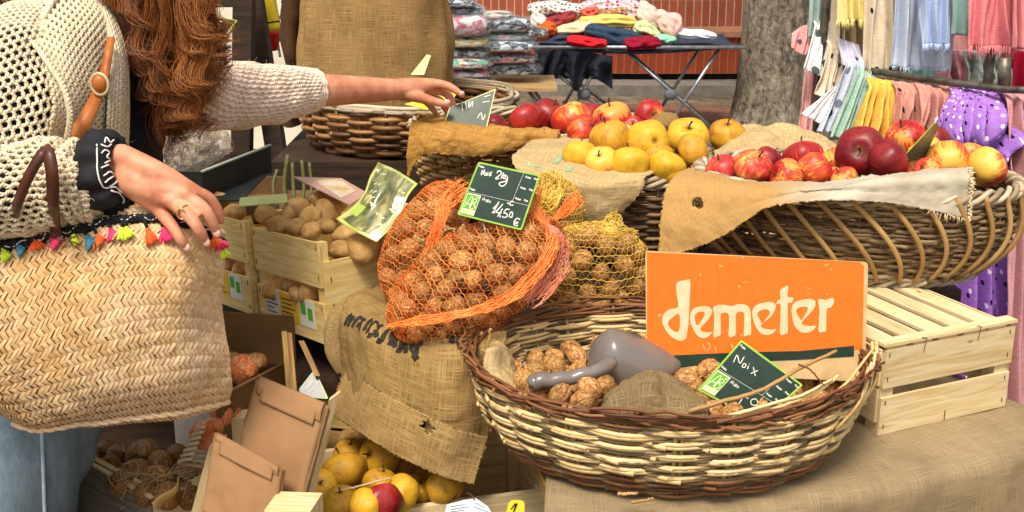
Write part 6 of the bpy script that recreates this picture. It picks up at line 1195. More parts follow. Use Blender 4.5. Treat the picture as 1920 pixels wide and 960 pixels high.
t = NT('crinkled_bag', .12, spec=.9); t.b.inputs['Alpha'].default_value = .5; n = t.noise(t.co('Object'), 32, 4, 2); c = t.ramp(n, [(.35, HX('#a08b70')), (.5, HX('#cdb898')), (.62, HX('#f6f2ea'))]); CRK = t.out(c, n, 1, .03)
for i, (px, py, rx, rz_, Y, lb) in enumerate([(320, 300, .05, .035, 2.38, 'crinkled clear bag of beige goods at the left of the black crate'), (362, 285, .05, .04, 2.48, 'taller crinkled clear bag in the middle of the black crate'), (400, 270, .045, .035, 2.56, 'crinkled clear bag with a white label at the back'), (345, 262, .05, .03, 2.56, 'small crumpled clear bag under the hair tips')]):
    mb = MB(); mb.sphere(W(px, py, Y), (rx, .05, rz_), 50, 34, fn=lambda q: 1+.28*noise.noise(Vector((q[0]*2.2+i*5, q[1]*2.2, q[2]*2.2)))+.12*abs(noise.noise(Vector((q[0]*7+i*5, q[1]*7, q[2]*7))))); emit('plastic_bag', mb, CRK, None, label=lb, cat='plastic bag', group='clear bags in the black crate')
lt = thing('leek_tray', 'brown cardboard tray of leeks behind the potato crates', 'tray', W(450, 400, 2.4))
for nm, o_, a_, c_ in (('back_panel', W(384, 372, 2.62), (.20, 0, 0), (0, 0, .055)), ('front_panel', W(360, 420, 2.36), (.22, 0, 0), (0, 0, .03))):
    mb = MB(); mb.box(o_, a_, (0, .006, 0), c_); emit(nm, mb, CARD, lt, False)
mb = MB(); mb.box(W(360, 420, 2.36), (.22, 0, 0), (0.03, .30, 0), (0, 0, .004)); emit('bottom', mb, CARD, lt, False)
LEEK = M('leek_green', '#3f4524', '#6c6a38', 10, .5, (1, 1, 8)); LEEKW = M('leek_white', '#cfc49a', '#e8e0c2', 10, .5)
for i, (a, b, c_, r) in enumerate([((392, 372), (398, 378), (404, 392), .010), ((410, 380), (418, 385), (424, 395), .008), ((428, 374), (440, 376), (456, 388), .009), ((520, 390), (512, 350), (520, 318), .006), ((538, 392), (533, 345), (540, 290), .007), ((552, 385), (550, 350), (548, 305), .006), ((566, 385), (570, 350), (566, 300), .006), ((580, 380), (584, 350), (580, 305), .005)]):
    mb = MB(); Y = 2.36 if i < 3 else 2.42; mb.tube(catmull([W(*a, Y), W(*b, Y+.02), W(*c_, Y+.04)], 12), r*(1 if i < 3 else .75), 10)
    emit('leek' if i < 3 else 'leek_stalk', mb, (LEEKW if i < 3 else LEEK), None, label=['white leek end at the left of the cardboard tray', 'middle leek end in the cardboard tray', 'greenish leek end beside the small flat slate', 'bent green stalk furthest left under the round basket', 'tall green stalk against the round basket', 'green stalk third from left under the round basket', 'green stalk fourth from left under the round basket', 'rightmost green stalk under the round basket'][i], cat='leek', group='leeks behind the potato crates')
# ================================================================= THE SHOPPER
t = NT('skin', .5, spec=.35); n1 = t.noise(t.co('Object'), 30, 5); n2 = t.noise(t.co('Object'), 220, 4); c = t.ramp(n1, [(.3, HX('#bd7455')), (.5, HX('#d1906e')), (.72, HX('#dda283'))]); t.b.inputs['Subsurface Weight'].default_value = .18; t.b.inputs['Subsurface Radius'].default_value = (.012, .005, .003); t.b.inputs['Subsurface Scale'].default_value = .6
SKIN = t.out(c, n2, .35, .0012)
def limb(mb, pts, rad, k=None, n=16, flat=1.):
    k = k or max(8, len(pts)*6); P_ = catmull([np.asarray(p, float) for p in pts], k); r_ = catmull(np.asarray(rad, float)[:, None], k)[:, 0]; r_ = np.maximum(r_, .0015); mb.tube(P_, r_, n, flat=flat)
    mb.sphere(P_[0], r_[0]*.995, 12, 8); mb.sphere(P_[-1], r_[-1]*.995, 12, 8)
def remeshed(name, mb, mat, vox, parent=None, it=4, loc=None, **tg):
    o = emit(name, mb, mat, parent, loc=loc, **tg); mod(o, 'REMESH', mode='VOXEL', voxel_size=vox); mod(o, 'SMOOTH', factor=.5, iterations=it); m_ = o.data.materials[0]; bake(o)
    if not o.data.materials: o.data.materials.append(m_)
    return o
sR, eR, wR = W(80, 80, 1.60), W(-72, 372, 1.43), W(218, 318, 1.405)
sL, cL, wL = W(345, 150, 1.98), W(575, 170, 2.22), W(738, 168, 2.365)
neck0, chest, belly, hip = W(205, 60, 1.77), W(165, 190, 1.76), W(120, 400, 1.74), W(30, 720, 1.74)
headc = W(300, -135, 1.76)
mb = MB()
limb(mb, [hip+[0, 0, -.06], hip+[0, 0, .06], belly, chest, neck0+[0, 0, -.04]], [.135, .14, .105, .115, .07], 30, 24)
limb(mb, [sR, chest, sL], [.055, .095, .055], 16, 20)
limb(mb, [neck0+[0, 0, -.03], (neck0*.5+headc*.5)+[0, 0, 0.01], headc+[-.01, 0, -.03]], [.056, .05, .055], 12)
# head: skull, jaw, nose, lips, ears, looking down to the right
hd = np.array([.80, .10, -.42]); hd /= np.linalg.norm(hd); hs_ = np.array([-.1, 1, 0.]); hs_ -= hd*np.dot(hs_, hd); hs_ /= np.linalg.norm(hs_); hu = np.cross(hs_, hd)*-1; hu = hu if hu[2] > 0 else -hu
Rh = np.stack([hd, hs_, hu], 1)
mb.sphere(headc, (.098, .076, .108), 28, 20, rot=Rh); mb.sphere(headc+Rh@[.035, 0, -.055], (.062, .055, .062), 20, 14, rot=Rh)
limb(mb, [headc+Rh@[.092, 0, .01], headc+Rh@[.115, 0, -.025], headc+Rh@[.108, 0, -.032]], [.007, .012, .011], 8)
for y in (-.013, 0, .013): mb.sphere(headc+Rh@[.094-abs(y)*.4, y, -.062], (.009, .011, .006), 10, 8, rot=Rh)
for s_ in (-1, 1):
    mb.sphere(headc+Rh@[-.005, s_*.078, -.012], (.018, .007, .03), 12, 10, rot=Rh); mb.sphere(headc+Rh@[.088, s_*.031, .03], (.012, .02, .006), 12, 8, rot=Rh)
# arms
limb(mb, [sR, (sR+eR)/2+[0, 0, .0], eR], [.050, .043, .036]); limb(mb, [eR, (eR*.45+wR*.55), wR], [.036, .034, .0235])
eL = sL*.52+cL*.48+np.array([0, 0, -.012]); limb(mb, [sL, eL, cL], [.050, .042, .036]); limb(mb, [cL, cL*.55+wL*.45, wL], [.036, .031, .0235], flat=.9)
for a_ in ((297, 393, 1.380), (325, 380, 1.368), (350, 369, 1.370)):      # tendons and knuckles on the near hand
    pass
def finger(mb, js, rs): limb(mb, [W(*j) for j in js], rs, 4*len(js)+4, 14)
wv = (222, 318, 1.402)
K_ = dict(pinky=(297, 393, 1.380), ring=(325, 380, 1.368), middle=(350, 369, 1.370), index=(366, 360, 1.388))
for a, b in zip(('pinky', 'ring', 'middle', 'index'), (8, 2, -6, -14)):
    k_ = K_[a]; limb(mb, [W(wv[0]+abs(b)*.1+4, wv[1]-b*-1.5, 1.402), W((wv[0]*.45+k_[0]*.55), (wv[1]+b*1.6)*.45+k_[1]*.55-4, 1.382), W(*k_)], [.0195, .0150, .0098], 12)
limb(mb, [wR+np.array([0, .0, 0]), W(262, 345, 1.385), W(300, 372, 1.378)], [.0225, .022, .0135], 12); limb(mb, [W(240, 318, 1.40), W(285, 342, 1.388), W(330, 370, 1.380)], [.020, .019, .011], 12)
finger(mb, [K_['pinky'], (322, 423, 1.360), (338, 448, 1.352), (350, 466, 1.358)], [.0092, .0080, .0070, .0056])
finger(mb, [K_['ring'], (357, 408, 1.348), (375, 434, 1.344), (387, 457, 1.352)], [.0098, .0086, .0076, .0059])
finger(mb, [K_['middle'], (382, 391, 1.362), (398, 417, 1.364), (407, 440, 1.370)], [.0098, .0086, .0076, .0059])
finger(mb, [K_['index'], (392, 372, 1.395), (407, 394, 1.400), (415, 414, 1.405)], [.0092, .0082, .0074, .0058])
limb(mb, [W(250, 330, 1.42), W(285, 372, 1.44), W(315, 400, 1.455), W(335, 420, 1.46)], [.016, .014, .0105, .0085], 16)
for a in ('pinky', 'ring', 'middle'):      # knuckles and tendons standing out on the back of the hand
    k_ = K_[a]; kp = W(*k_)+np.array([0, -.0035, .0045]); mb.sphere(kp, .0085, 12, 8); limb(mb, [W(262+(k_[0]-325)*.25, 343+(k_[1]-380)*.25, 1.372), W((262+k_[0])/2, (343+k_[1])/2-1, 1.3665), kp], [.0035, .0042, .0045], 12, 8)
mb.sphere(W(236, 322, 1.384), .011, 12, 8)
# left hand reaching for the slate (palm down, index leading, thumb below)
limb(mb, [wL, W(775, 164, 2.39), W(812, 157, 2.41)], [.0235, .022, .0125], 12); limb(mb, [wL, W(778, 172, 2.40), W(812, 168, 2.43)], [.022, .021, .013], 12); limb(mb, [wL, W(770, 176, 2.39), W(800, 180, 2.44)], [.021, .018, .012], 12); limb(mb, [wL+[0, .01, 0], W(775, 175, 2.42), W(795, 184, 2.46)], [.019, .017, .011], 12)
finger(mb, [(810, 156, 2.41), (836, 160, 2.405), (852, 168, 2.40), (867, 178, 2.40)], [.0115, .0098, .0086, .0066])
finger(mb, [(812, 165, 2.43), (838, 176, 2.43), (847, 192, 2.43), (852, 206, 2.43)], [.0115, .0100, .0088, .0068])
finger(mb, [(802, 178, 2.45), (826, 190, 2.45), (835, 202, 2.45), (839, 212, 2.45)], [.0110, .0096, .0084, .0066])
finger(mb, [(790, 182, 2.465), (804, 195, 2.465), (812, 205, 2.465), (817, 213, 2.465)], [.0100, .0086, .0076, .006])
finger(mb, [(748, 172, 2.37), (782, 181, 2.375), (812, 190, 2.38), (840, 196, 2.385)], [.0165, .0135, .0102, .0076])
# legs and feet under the jeans
fl = [(-.88, 1.64), (-.97, 1.84)]
for fx, fy in fl: limb(mb, [hip+[0, fy-1.74, -.05], (fx+.02, fy, .48), (fx-.02, fy, .09)], [.085, .058, .04], 20); limb(mb, [(fx-.04, fy, .035), (fx+.08, fy, .035), (fx+.15, fy, .025)], [.034, .036, .024], 10)
body = remeshed('person', mb, SKIN, .0026, None, 5, loc=(-.84, 1.74, 0), label='woman in a cream open-knit cardigan reaching for a slate, other hand on straw bag', cat='person')
def nail(c_, d_, s_): mb = MB(); mb.sphere(W(*c_), (s_, s_*.55, s_*1.2), 12, 8, rot=np.array(Matrix.Rotation(R(d_), 3, 'Y'))); emit('fingernail', mb, M('nail', '#e2ab98', '#efc4b4', 20, .2, spec=.6), body)
nail((349, 463, 1.353), -30, .0052); nail((386, 454, 1.3465), -28, .0052); nail((406, 437, 1.3645), -15, .0055); nail((838, 192, 2.3795), 70, .0065); nail((866, 175, 2.394), 55, .0050)
# eyes, brows and lips
for s_ in (-1, 1):
    mb = MB(); mb.sphere(headc+Rh@[.082, s_*.031, .004], (.014, .014, .012), 14, 10, rot=Rh); emit('eye', mb, M('eye_white', '#e8e4de', rough=.2), body)
    mb = MB(); mb.sphere(headc+Rh@[.093, s_*.031, .003], (.005, .006, .006), 10, 8, rot=Rh); emit('iris', mb, M('iris', '#3a2a1a', rough=.1), body)
mb = MB(); mb.sphere(headc+Rh@[.099, 0, -.062], (.006, .020, .0055), 14, 8, rot=Rh); emit('lips', mb, M('lips', '#a8504c', '#b86058', 20, .4), body)
# jeans
t = NT('denim', .9, spec=.15); n1 = t.noise(t.co('Object', (1, 1, .35)), 9, 4); n2 = t.noise(t.co('Object', (260, 260, 40)), 1, 2); c = t.ramp(n1, [(.3, HX('#56666f')), (.5, HX('#71828c')), (.72, HX('#8c9ba3'))]); c = t.mix(.35, c, n2, 'OVERLAY'); DEN = t.out(c, n2, .4, .001)
mb = MB()
limb(mb, [hip+[0, 0, .09], hip+[0, 0, -.02], hip+[0, 0, -.1]], [.137, .150, .13], 14, 28)
for fx, fy in fl: limb(mb, [hip+[.03, (fy-1.74)*.9, -.06], (fx+.045, fy, .62), (fx+.02, fy, .40), (fx-.01, fy, .08)], [.105, .108, .092, .088], 30, 24)
o = remeshed('jeans', mb, DEN, .007, body, 6)
mb = MB(); P_ = [W(76, y, 1.5) for y in np.linspace(790, 1100, 12)]
dg = bpy.context.evaluated_depsgraph_get(); pts = []
for y in np.linspace(780, 1150, 26):
    d_ = ray(77+(y-780)*.035, y); ok, lc, nn_, _ = o.ray_cast(Vector(_c-np.array(WOFF[body.name])), Vector(d_).normalized())
    if ok: pts.append(np.array(lc)+np.array(nn_)*.001+WOFF[body.name])
if len(pts) > 4: mb.tube(np.array(pts), .0032, 6); emit('seam', mb, M('denim_seam', '#8fa6b4', '#a9bcc6', 60, .9), o)
# black top
mb = MB()
limb(mb, [hip+[0, 0, .10], belly, chest, neck0+[-.012, 0, -.055]], [.138, .113, .125, .070], 30, 24)
limb(mb, [sR, chest, sL], [.060, .100, .058], 16, 20); limb(mb, [sR, (sR+eR)/2, eR], [.056, .05, .044]); limb(mb, [eR, (eR*.5+wR*.5)], [.044, .040])
for c_, r_ in (((232, 250, 1.735), .066), ((238, 235, 1.88), .066), ((215, 180, 1.75), .07), ((238, 300, 1.75), .058), ((225, 360, 1.76), .075), ((215, 420, 1.77), .085)): mb.sphere(W(*c_), r_, 20, 14)
remeshed('black_top', mb, M('black_jersey', '#0b0a0c', '#17151a', 40, .85, bs=.2), .005, body, 8)

# ---- knitted cardigan
t = NT('cream_yarn', .95, spec=.1); n1 = t.noise(t.co('Object'), 150, 3); c = t.ramp(n1, [(.3, HX('#cdbb98')), (.7, HX('#ede0c4'))]); c = t.vary(c, t.attr(), .88, 1.1); YARN = t.out(c, n1, .5, .002)
t = NT('pinkish_yarn', .95, spec=.1); n1 = t.noise(t.co('Object'), 150, 3); c = t.ramp(n1, [(.3, HX('#dcc4ae')), (.7, HX('#f6e6d6'))]); c = t.vary(c, t.attr(), .9, 1.08); YARNP = t.out(c, n1, .5, .002)
def knit(mb, G, nw, nr, rr, amp=.24, closed=False, v0=0., v1=1., ply=2, jit=.0, zig=None):
    """wales of twisted yarn along the grid's first axis, neighbouring wales touching on alternate rows"""
    A, B = G.shape[:2]; GG = np.concatenate([G, G[:, :1]], 1) if closed else G; N_ = gnorm(GG); Bm = GG.shape[1]-1
    for i in range(nw):
        u0 = (i+.5)/nw; ks = nr*5; C0 = []; NN = []
        for j in range(ks+1):
            v = v0+(v1-v0)*j/ks; z = math.cos(PI*(j/5.)+i*PI); z = math.copysign(abs(z)**.6, z)
            uu = min(.999, max(0, u0+amp*z/nw*(1 if zig is None else zig(u0, v)))); C0.append(bil(GG, v*(A-1), uu*Bm)); NN.append(bil(N_, v*(A-1), uu*Bm))
        C0 = np.array(C0); NN = np.array(NN); T_ = np.gradient(C0, axis=0); T_ /= np.linalg.norm(T_, axis=1)[:, None]+1e-9; S_ = np.cross(T_, NN)
        for p in range(ply):
            ph = np.arange(ks+1)*1.25+p*2*PI/ply; mb.tube(C0+(S_*np.cos(ph)[:, None]+NN*np.sin(ph)[:, None])*rr*.55, rr*.62*random.uniform(.93, 1.07), 5, random.random(), cap=False)
def tubegrid(pts, rad, nu=40, nv=50, flat=1., sag=0, noise_=.0):
    P_ = catmull([np.asarray(p) for p in pts], nu); r_ = catmull(np.asarray(rad, float)[:, None], nu)[:, 0]; T_ = np.gradient(P_, axis=0); T_ /= np.linalg.norm(T_, axis=1)[:, None]
    cur = np.array([0, -1., 0]); G = []
    for i in range(nu):
        cur = cur-T_[i]*np.dot(cur, T_[i]); cur /= np.linalg.norm(cur); b = np.cross(T_[i], cur); row = []
        for j in range(nv):
            a = 2*PI*j/nv; rr_ = r_[i]*(1+noise_*noise.noise(Vector((math.cos(a)*1.5, math.sin(a)*1.5, i*.14)))); q = P_[i]+cur*rr_*math.cos(a)*flat+b*rr_*math.sin(a); row.append(q+np.array([0, 0, -sag*max(0, -math.sin(a) if b[2] > 0 else math.sin(a))]))
        G.append(row)
    return np.array(G)
cg = tagp(bpy.data.objects.new('cardigan', None)) if False else None
# body panel on the near side
TP = WG([[(50, -30, 1.68), (110, -45, 1.72), (150, -30, 1.75), (186, -20, 1.76)], [(58, 55, 1.53), (118, 35, 1.56), (174, 30, 1.62), (212, 40, 1.70)], [(84, 125, 1.475), (132, 118, 1.505), (182, 110, 1.57), (233, 112, 1.67)], [(100, 205, 1.45), (146, 200, 1.49), (192, 190, 1.56), (238, 190, 1.655)], [(80, 280, 1.465), (136, 276, 1.495), (190, 268, 1.56), (238, 268, 1.65)], [(60, 380, 1.50), (130, 380, 1.52), (190, 370, 1.58), (232, 372, 1.66)], [(40, 560, 1.54), (110, 570, 1.55), (170, 570, 1.60), (215, 570, 1.68)]])
TG = patch(TP, 110, 60)
mb = MB(); knit(mb, TG[:, :], 23, 66, .0029, .27, zig=lambda u, v: 1.0 if .06 < v < .8 else .4)
crd = emit('cardigan', mb, YARN, body)
# ribbed front band, denser and raised
BP = WG([[(168, -34, 1.735), (182, -28, 1.735), (196, -16, 1.75)], [(194, 40, 1.655), (209, 42, 1.665), (223, 46, 1.70)], [(210, 112, 1.60), (226, 112, 1.61), (241, 112, 1.66)], [(205, 190, 1.565), (226, 190, 1.585), (244, 192, 1.65)], [(200, 268, 1.56), (222, 268, 1.58), (242, 270, 1.645)], [(190, 372, 1.575), (215, 372, 1.60), (236, 374, 1.655)], [(170, 570, 1.60), (200, 570, 1.62), (222, 570, 1.68)]])
BG = patch(BP, 110, 30); mb = MB(); knit(mb, BG-np.array([0, .006, 0]), 7, 90, .0029, .10); mb.grid(BG); emit('front_band', mb, YARN, crd)
# shoulder seam ridge
mb = MB()
for path in ([(0, 98, 1.60), (40, 85, 1.555), (62, 78, 1.51), (95, 120, 1.465), (122, 165, 1.445), (134, 215, 1.44), (128, 262, 1.45)], [(62, 78, 1.51), (78, 40, 1.55), (100, 2, 1.60), (130, -28, 1.68)]):
    P_ = catmull([W(*p) for p in path], 90)
    for p in range(3): ph = np.arange(90)*.9+p*2.1; mb.tube(P_+np.stack([np.cos(ph), 0*ph, np.sin(ph)], 1)*.0028+np.array([0, -.003, 0]), .0026, 5, random.random())
emit('seam_ridge', mb, YARN, crd)
# near sleeve: wide upper part, gathered lower part
U1 = tubegrid([W(100, 25, 1.64), W(62, 85, 1.595), W(38, 150, 1.55), W(10, 240, 1.50), W(-40, 330, 1.455), W(-95, 400, 1.44)], [.035, .072, .088, .092, .080, .05], 90, 60, noise_=.08)
mb = MB(); knit(mb, U1, 66, 56, .0028, .25, closed=True, v0=.03)
U2 = tubegrid([W(-90, 372, 1.43), W(-20, 350, 1.42), W(50, 345, 1.405), (W(110, 340, 1.40)), W(160, 338, 1.40), W(192, 340, 1.40)], [.050, .060, .056, .051, .047, .041], 80, 50, noise_=.16, sag=.008)
U2 = U2+gnorm(U2)*.004*np.sin(np.arange(80)*.75)[:, None, None]*np.clip((np.arange(80)-20)/40, 0, 1)[:, None, None]
knit(mb, U2, 40, 40, .0030, .20, closed=True)
emit('sleeve', mb, YARN, crd)
mb = MB(); CB = tubegrid([W(160, 340, 1.40), W(196, 340, 1.40)], [.0475, .042], 10, 50); knit(mb, CB, 50, 6, .0026, .1, closed=True); mb.grid(CB*.5+CB*.5-gnorm(CB)*0, cv=True); emit('cuff', mb, YARN, crd)
# far sleeve with its plain base
U3 = tubegrid([W(318, 110, 1.94), W(345, 150, 1.98), W(400, 176, 2.04), W(470, 178, 2.11), W(540, 172, 2.18), W(584, 169, 2.225)], [.058, .076, .068, .060, .051, .040], 90, 60, noise_=.12)
mb = MB(); mb.grid(U3-gnorm(U3)*.0015*0, cv=True); knit(mb, U3*1.0, 44, 44, .0034, .16, closed=True); emit('far_sleeve', mb, YARNP, crd)
mb = MB()
for k in range(4): P_ = tubegrid([W(574, 169, 2.215), W(590, 169, 2.23)], [.043, .041], 4, 60)[k]; P_ = P_+np.array([[.0015*math.sin(j*1.3), 0, 0] for j in range(60)]); mb.tube(P_, .0034, 6, closed=True)
emit('far_cuff', mb, YARNP, crd)
# back panel seen past the neck so the cardigan closes round the body
mb = MB(); BK = patch(WG([[(212, -12, 1.76), (150, -60, 1.85), (60, -20, 1.95), (-20, 60, 1.9)], [(150, 60, 1.90), (60, 60, 1.95), (-60, 80, 1.85), (-80, 120, 1.7)], [(160, 300, 1.92), (40, 300, 1.95), (-80, 300, 1.85), (-110, 300, 1.65)], [(150, 560, 1.92), (20, 560, 1.93), (-100, 560, 1.82), (-120, 560, 1.62)]]), 60, 50); knit(mb, BK, 26, 50, .0034, .25); emit('back_panel', mb, YARN, crd)

# ---- hair
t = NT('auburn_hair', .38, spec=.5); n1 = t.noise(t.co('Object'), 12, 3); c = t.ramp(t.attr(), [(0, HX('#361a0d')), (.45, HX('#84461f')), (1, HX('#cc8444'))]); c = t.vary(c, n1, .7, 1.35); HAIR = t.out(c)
mb = MB(); rs = random.Random(4)
def lock(p, R0, n_, cr, turns, r, ph0, tone, taper=True):
    k = 54; P_ = catmull([np.asarray(q) for q in p], k)
    for s_ in range(n_):
        a0 = rs.random()*6.28; q0 = R0*rs.random()**.5; ph = ph0+rs.gauss(0, .35); dx = rs.gauss(0, .007); f1 = rs.uniform(.7, 1.3); pts = []
        for j in range(k):
            u = j/(k-1); w = 2*PI*turns*u**1.25+ph; g = cr*f1*min(1, u*1.8); sp = q0*(1-.55*u) if taper else q0
            pts.append(P_[j]+np.array([math.cos(a0)*sp+g*math.cos(w)+dx*u, math.sin(a0)*sp+g*.7*math.sin(w), g*.45*math.sin(w+1)]))
        mb.tube(np.array(pts), np.interp(np.linspace(0, 1, k), [0, .75, 1], [r, r*.9, r*.25]), 3, min(1, max(0, tone+rs.gauss(0, .2))), cap=False)
roots = [(rs.uniform(256, 380), rs.uniform(-70, -30)) for _ in range(150)]
for i, (x, y) in enumerate(roots):
    f_ = (x-256)/124.; Ys = rs.uniform(1.64, 1.86)
    ex = 288+f_*98+rs.gauss(0, 15); ey = np.interp(f_, [0, .2, .45, .75, 1], [110, 190, 232, 215, 120])+rs.gauss(0, 26); mx_ = x+rs.gauss(0, 8)+(8 if f_ > .6 else 0)
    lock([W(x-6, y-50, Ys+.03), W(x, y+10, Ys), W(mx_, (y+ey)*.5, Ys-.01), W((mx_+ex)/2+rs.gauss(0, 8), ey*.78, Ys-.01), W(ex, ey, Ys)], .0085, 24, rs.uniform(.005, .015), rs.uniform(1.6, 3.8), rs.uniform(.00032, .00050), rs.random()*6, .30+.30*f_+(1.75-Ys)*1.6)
for i in range(34):     # curls sweeping right over the far sleeve
    y0 = rs.uniform(-20, 90); x1 = rs.uniform(372, 420); y1 = rs.uniform(70, 190); Ys = rs.uniform(1.78, 1.93)
    lock([W(rs.uniform(310, 350), y0-50, Ys), W(rs.uniform(335, 365), y0, Ys), W(x1-18, (y0+y1)/2, Ys), W(x1, y1*.8, Ys), W(x1+rs.gauss(0, 14), y1, Ys)], .005, 7, rs.uniform(.008, .018), rs.uniform(1.6, 3.4), .0007, rs.random()*6, .72)
for i in range(30):     # spiral ends hanging lowest
    x = rs.uniform(290, 372); Ys = rs.uniform(1.68, 1.82); lock([W(x+rs.gauss(0, 8), 60, Ys), W(x+rs.gauss(0, 8), 150, Ys), W(x+rs.gauss(6, 10), 215, Ys), W(x+rs.gauss(8, 14), rs.uniform(235, 268), Ys)], .003, 7, rs.uniform(.009, .018), rs.uniform(2.5, 4.5), .0008, rs.random()*6, .35)
for i in range(26):     # behind the near shoulder, top left
    x = rs.uniform(-10, 60); Ys = rs.uniform(1.78, 1.9); lock([W(x+40, -80, Ys), W(x+10, -40, Ys), W(x, -5, Ys), W(x-5, 40, Ys+.03)], .010, 9, .008, 1.5, .001, rs.random()*6, .3)
# cap of hair over the head above the frame
for i in range(260):
    a = rs.uniform(0, 6.28); b_ = rs.uniform(.05, 1.35); d_ = lambda aa, bb: headc+Rh@np.array([.112*math.sin(bb)*math.cos(aa)-.012, .092*math.sin(bb)*math.sin(aa), .122*math.cos(bb)])
    if math.cos(a) > .45 and b_ > .7: continue
    lock([d_(a, .1), d_(a, .8), d_(a, 1.5), d_(a, 1.9)+np.array([0, 0, -.02]), d_(a, 1.9)+np.array([0, 0, -.10])] if math.cos(a) < .35 else [d_(a+.6, .1), d_(a+.9, .9), d_(a+1.2, 1.5), d_(a+1.2, 2)], .008, 7, .004, 1.2, .0011, rs.random()*6, .45)
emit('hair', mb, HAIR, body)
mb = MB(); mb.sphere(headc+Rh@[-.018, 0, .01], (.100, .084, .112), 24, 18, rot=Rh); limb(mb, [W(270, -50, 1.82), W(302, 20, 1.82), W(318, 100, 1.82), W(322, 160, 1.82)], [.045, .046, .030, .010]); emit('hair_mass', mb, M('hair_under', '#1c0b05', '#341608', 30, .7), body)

# ---- wool fuzz on the knit
mb = MB()
for G_, n_ in ((TG, 700), (U1, 1200), (U2, 1200), (U3, 900)):
    N_ = gnorm(G_)
    for k in range(n_):
        i, j = random.randrange(3, G_.shape[0]-3), random.randrange(1, G_.shape[1]-1); p = G_[i, j]; q = p+N_[i, j]*random.uniform(-.006, .006)+np.array([random.gauss(0, .004) for _ in range(3)]); mb.tube([p, (p+q)/2+np.array([random.gauss(0, .0015) for _ in range(3)]), q], .00022, 3, random.random(), cap=False)
emit('wool_fuzz', mb, YARN, crd, kind='stuff')
# ---- strap across the body, with buckle
LEA = M('tan_leather', '#9c5420', '#bd7132', 24, .45, bs=.2); BRA = M('brass', '#c79a4a', '#e0bd72', 20, .3, metal=.7)
P_ = catmull([W(209, 72, 1.60), W(204, 98, 1.575), W(196, 140, 1.555), W(182, 180, 1.50), W(162, 222, 1.465), W(140, 258, 1.455), W(122, 292, 1.45)], 50); mb = MB(); N0 = np.array([.15, -1, .2])
ribbon(mb, P_, np.interp(np.arange(50), [0, 16, 34, 49], [.010, .013, .019, .022]), N0); strp = emit('shoulder_strap', mb, LEA, None, label='tan leather shoulder strap with a round brass buckle across the cardigan', cat='bag strap'); mod(strp, 'SOLIDIFY', thickness=.003)
mb = MB(); c_ = W(187, 158, 1.49); mb.tube([c_+np.array([.0125*math.cos(a), -.002*math.cos(a), .0145*math.sin(a)]) for a in np.linspace(0, 2*PI, 26, endpoint=False)], .0022, 7, closed=True); emit('buckle', mb, M('buckle_pale', '#b99e74', '#d8c29a', 20, .4), strp)
mb = MB(); mb.sphere(c_+np.array([0, 0, .001]), (.0098, .007, .012), 18, 12); emit('leather_button', mb, LEA, strp)

# ---- scrunchie on the near wrist, ring on the finger
mb = MB(); axw = (wR-eR)/np.linalg.norm(wR-eR); c0 = W(200, 322, 1.403); G = []
e1 = np.cross(axw, [0, 1., 0]); e1 /= np.linalg.norm(e1); e2 = np.cross(axw, e1)
for i in range(72):
    a = 2*PI*i/72; d_ = e1*math.cos(a)+e2*math.sin(a); row = []; rt = .0185*(1+.22*math.sin(a*9)+.25*noise.noise(Vector((math.cos(a)*3, math.sin(a)*3, 1))))
    for j in range(20): b_ = 2*PI*j/20; w = 1+.25*noise.noise(Vector((math.cos(a)*5, math.sin(a)*5, j*.6))); row.append(c0+d_*(.036+rt*math.cos(b_)*w)+axw*(.024*math.sin(b_)*w))
    G.append(row)
mb.grid(np.array(G), cu=True, cv=True); scr = emit('scrunchie', mb, BLK, None, label='black scrunchie with white lettering-like print around the near wrist', cat='scrunchie')
mb = MB()
def onobj(o, px, py, off=.0012):
    d_ = Vector(ray(px, py)).normalized(); ok, lc, nn_, _ = o.ray_cast(Vector(_c-WOFF[o.name]), d_); return (np.array(lc)+np.array(nn_)*off+WOFF[o.name]) if ok else None
bpy.context.view_layer.update()
for s_ in [[(196, 268), (199, 258), (206, 268), (212, 262)], [(181, 272), (182, 300), (184, 330), (193, 350), (204, 352)], [(190, 272), (200, 276), (208, 270)], [(190, 288), (196, 282), (204, 286), (199, 294), (206, 300), (196, 306)], [(190, 316), (204, 310), (210, 318)], [(194, 330), (206, 322), (214, 330)], [(196, 342), (212, 330)], [(204, 350), (220, 338), (224, 322)], [(208, 358), (222, 362), (232, 374), (230, 380)], [(206, 352), (216, 352), (228, 362)]]:
    pts = [onobj(scr, *tuple(q[:2])) for q in catmull([(a, b, 0) for a, b in s_], 12)]; pts = [p for p in pts if p is not None]
    if len(pts) > 4: mb.tube(np.array(pts), .0011, 5)
if mb.n: emit('white_print', mb, M('white_print', '#efe6e2'), scr)
rc_ = W(345, 397, 1.355); mb = MB(); da = W(357, 408, 1.348)-W(325, 380, 1.368); da /= np.linalg.norm(da); e1 = np.cross(da, [0, 0, 1]); e1 /= np.linalg.norm(e1); e2 = np.cross(da, e1)
mb.tube([rc_+(e1*math.cos(a)+e2*math.sin(a))*.0100 for a in np.linspace(0, 2*PI, 24, endpoint=False)], .0012, 6, closed=True); mb.tube([rc_-e1*0+np.array([.005*math.cos(a), -.0112, .007*math.sin(a)]) for a in np.linspace(0, 2*PI, 18, endpoint=False)], .001, 5, closed=True); emit('ring', mb, BRA, None, label='fine gold ring with an open oval on the near hand', cat='ring')

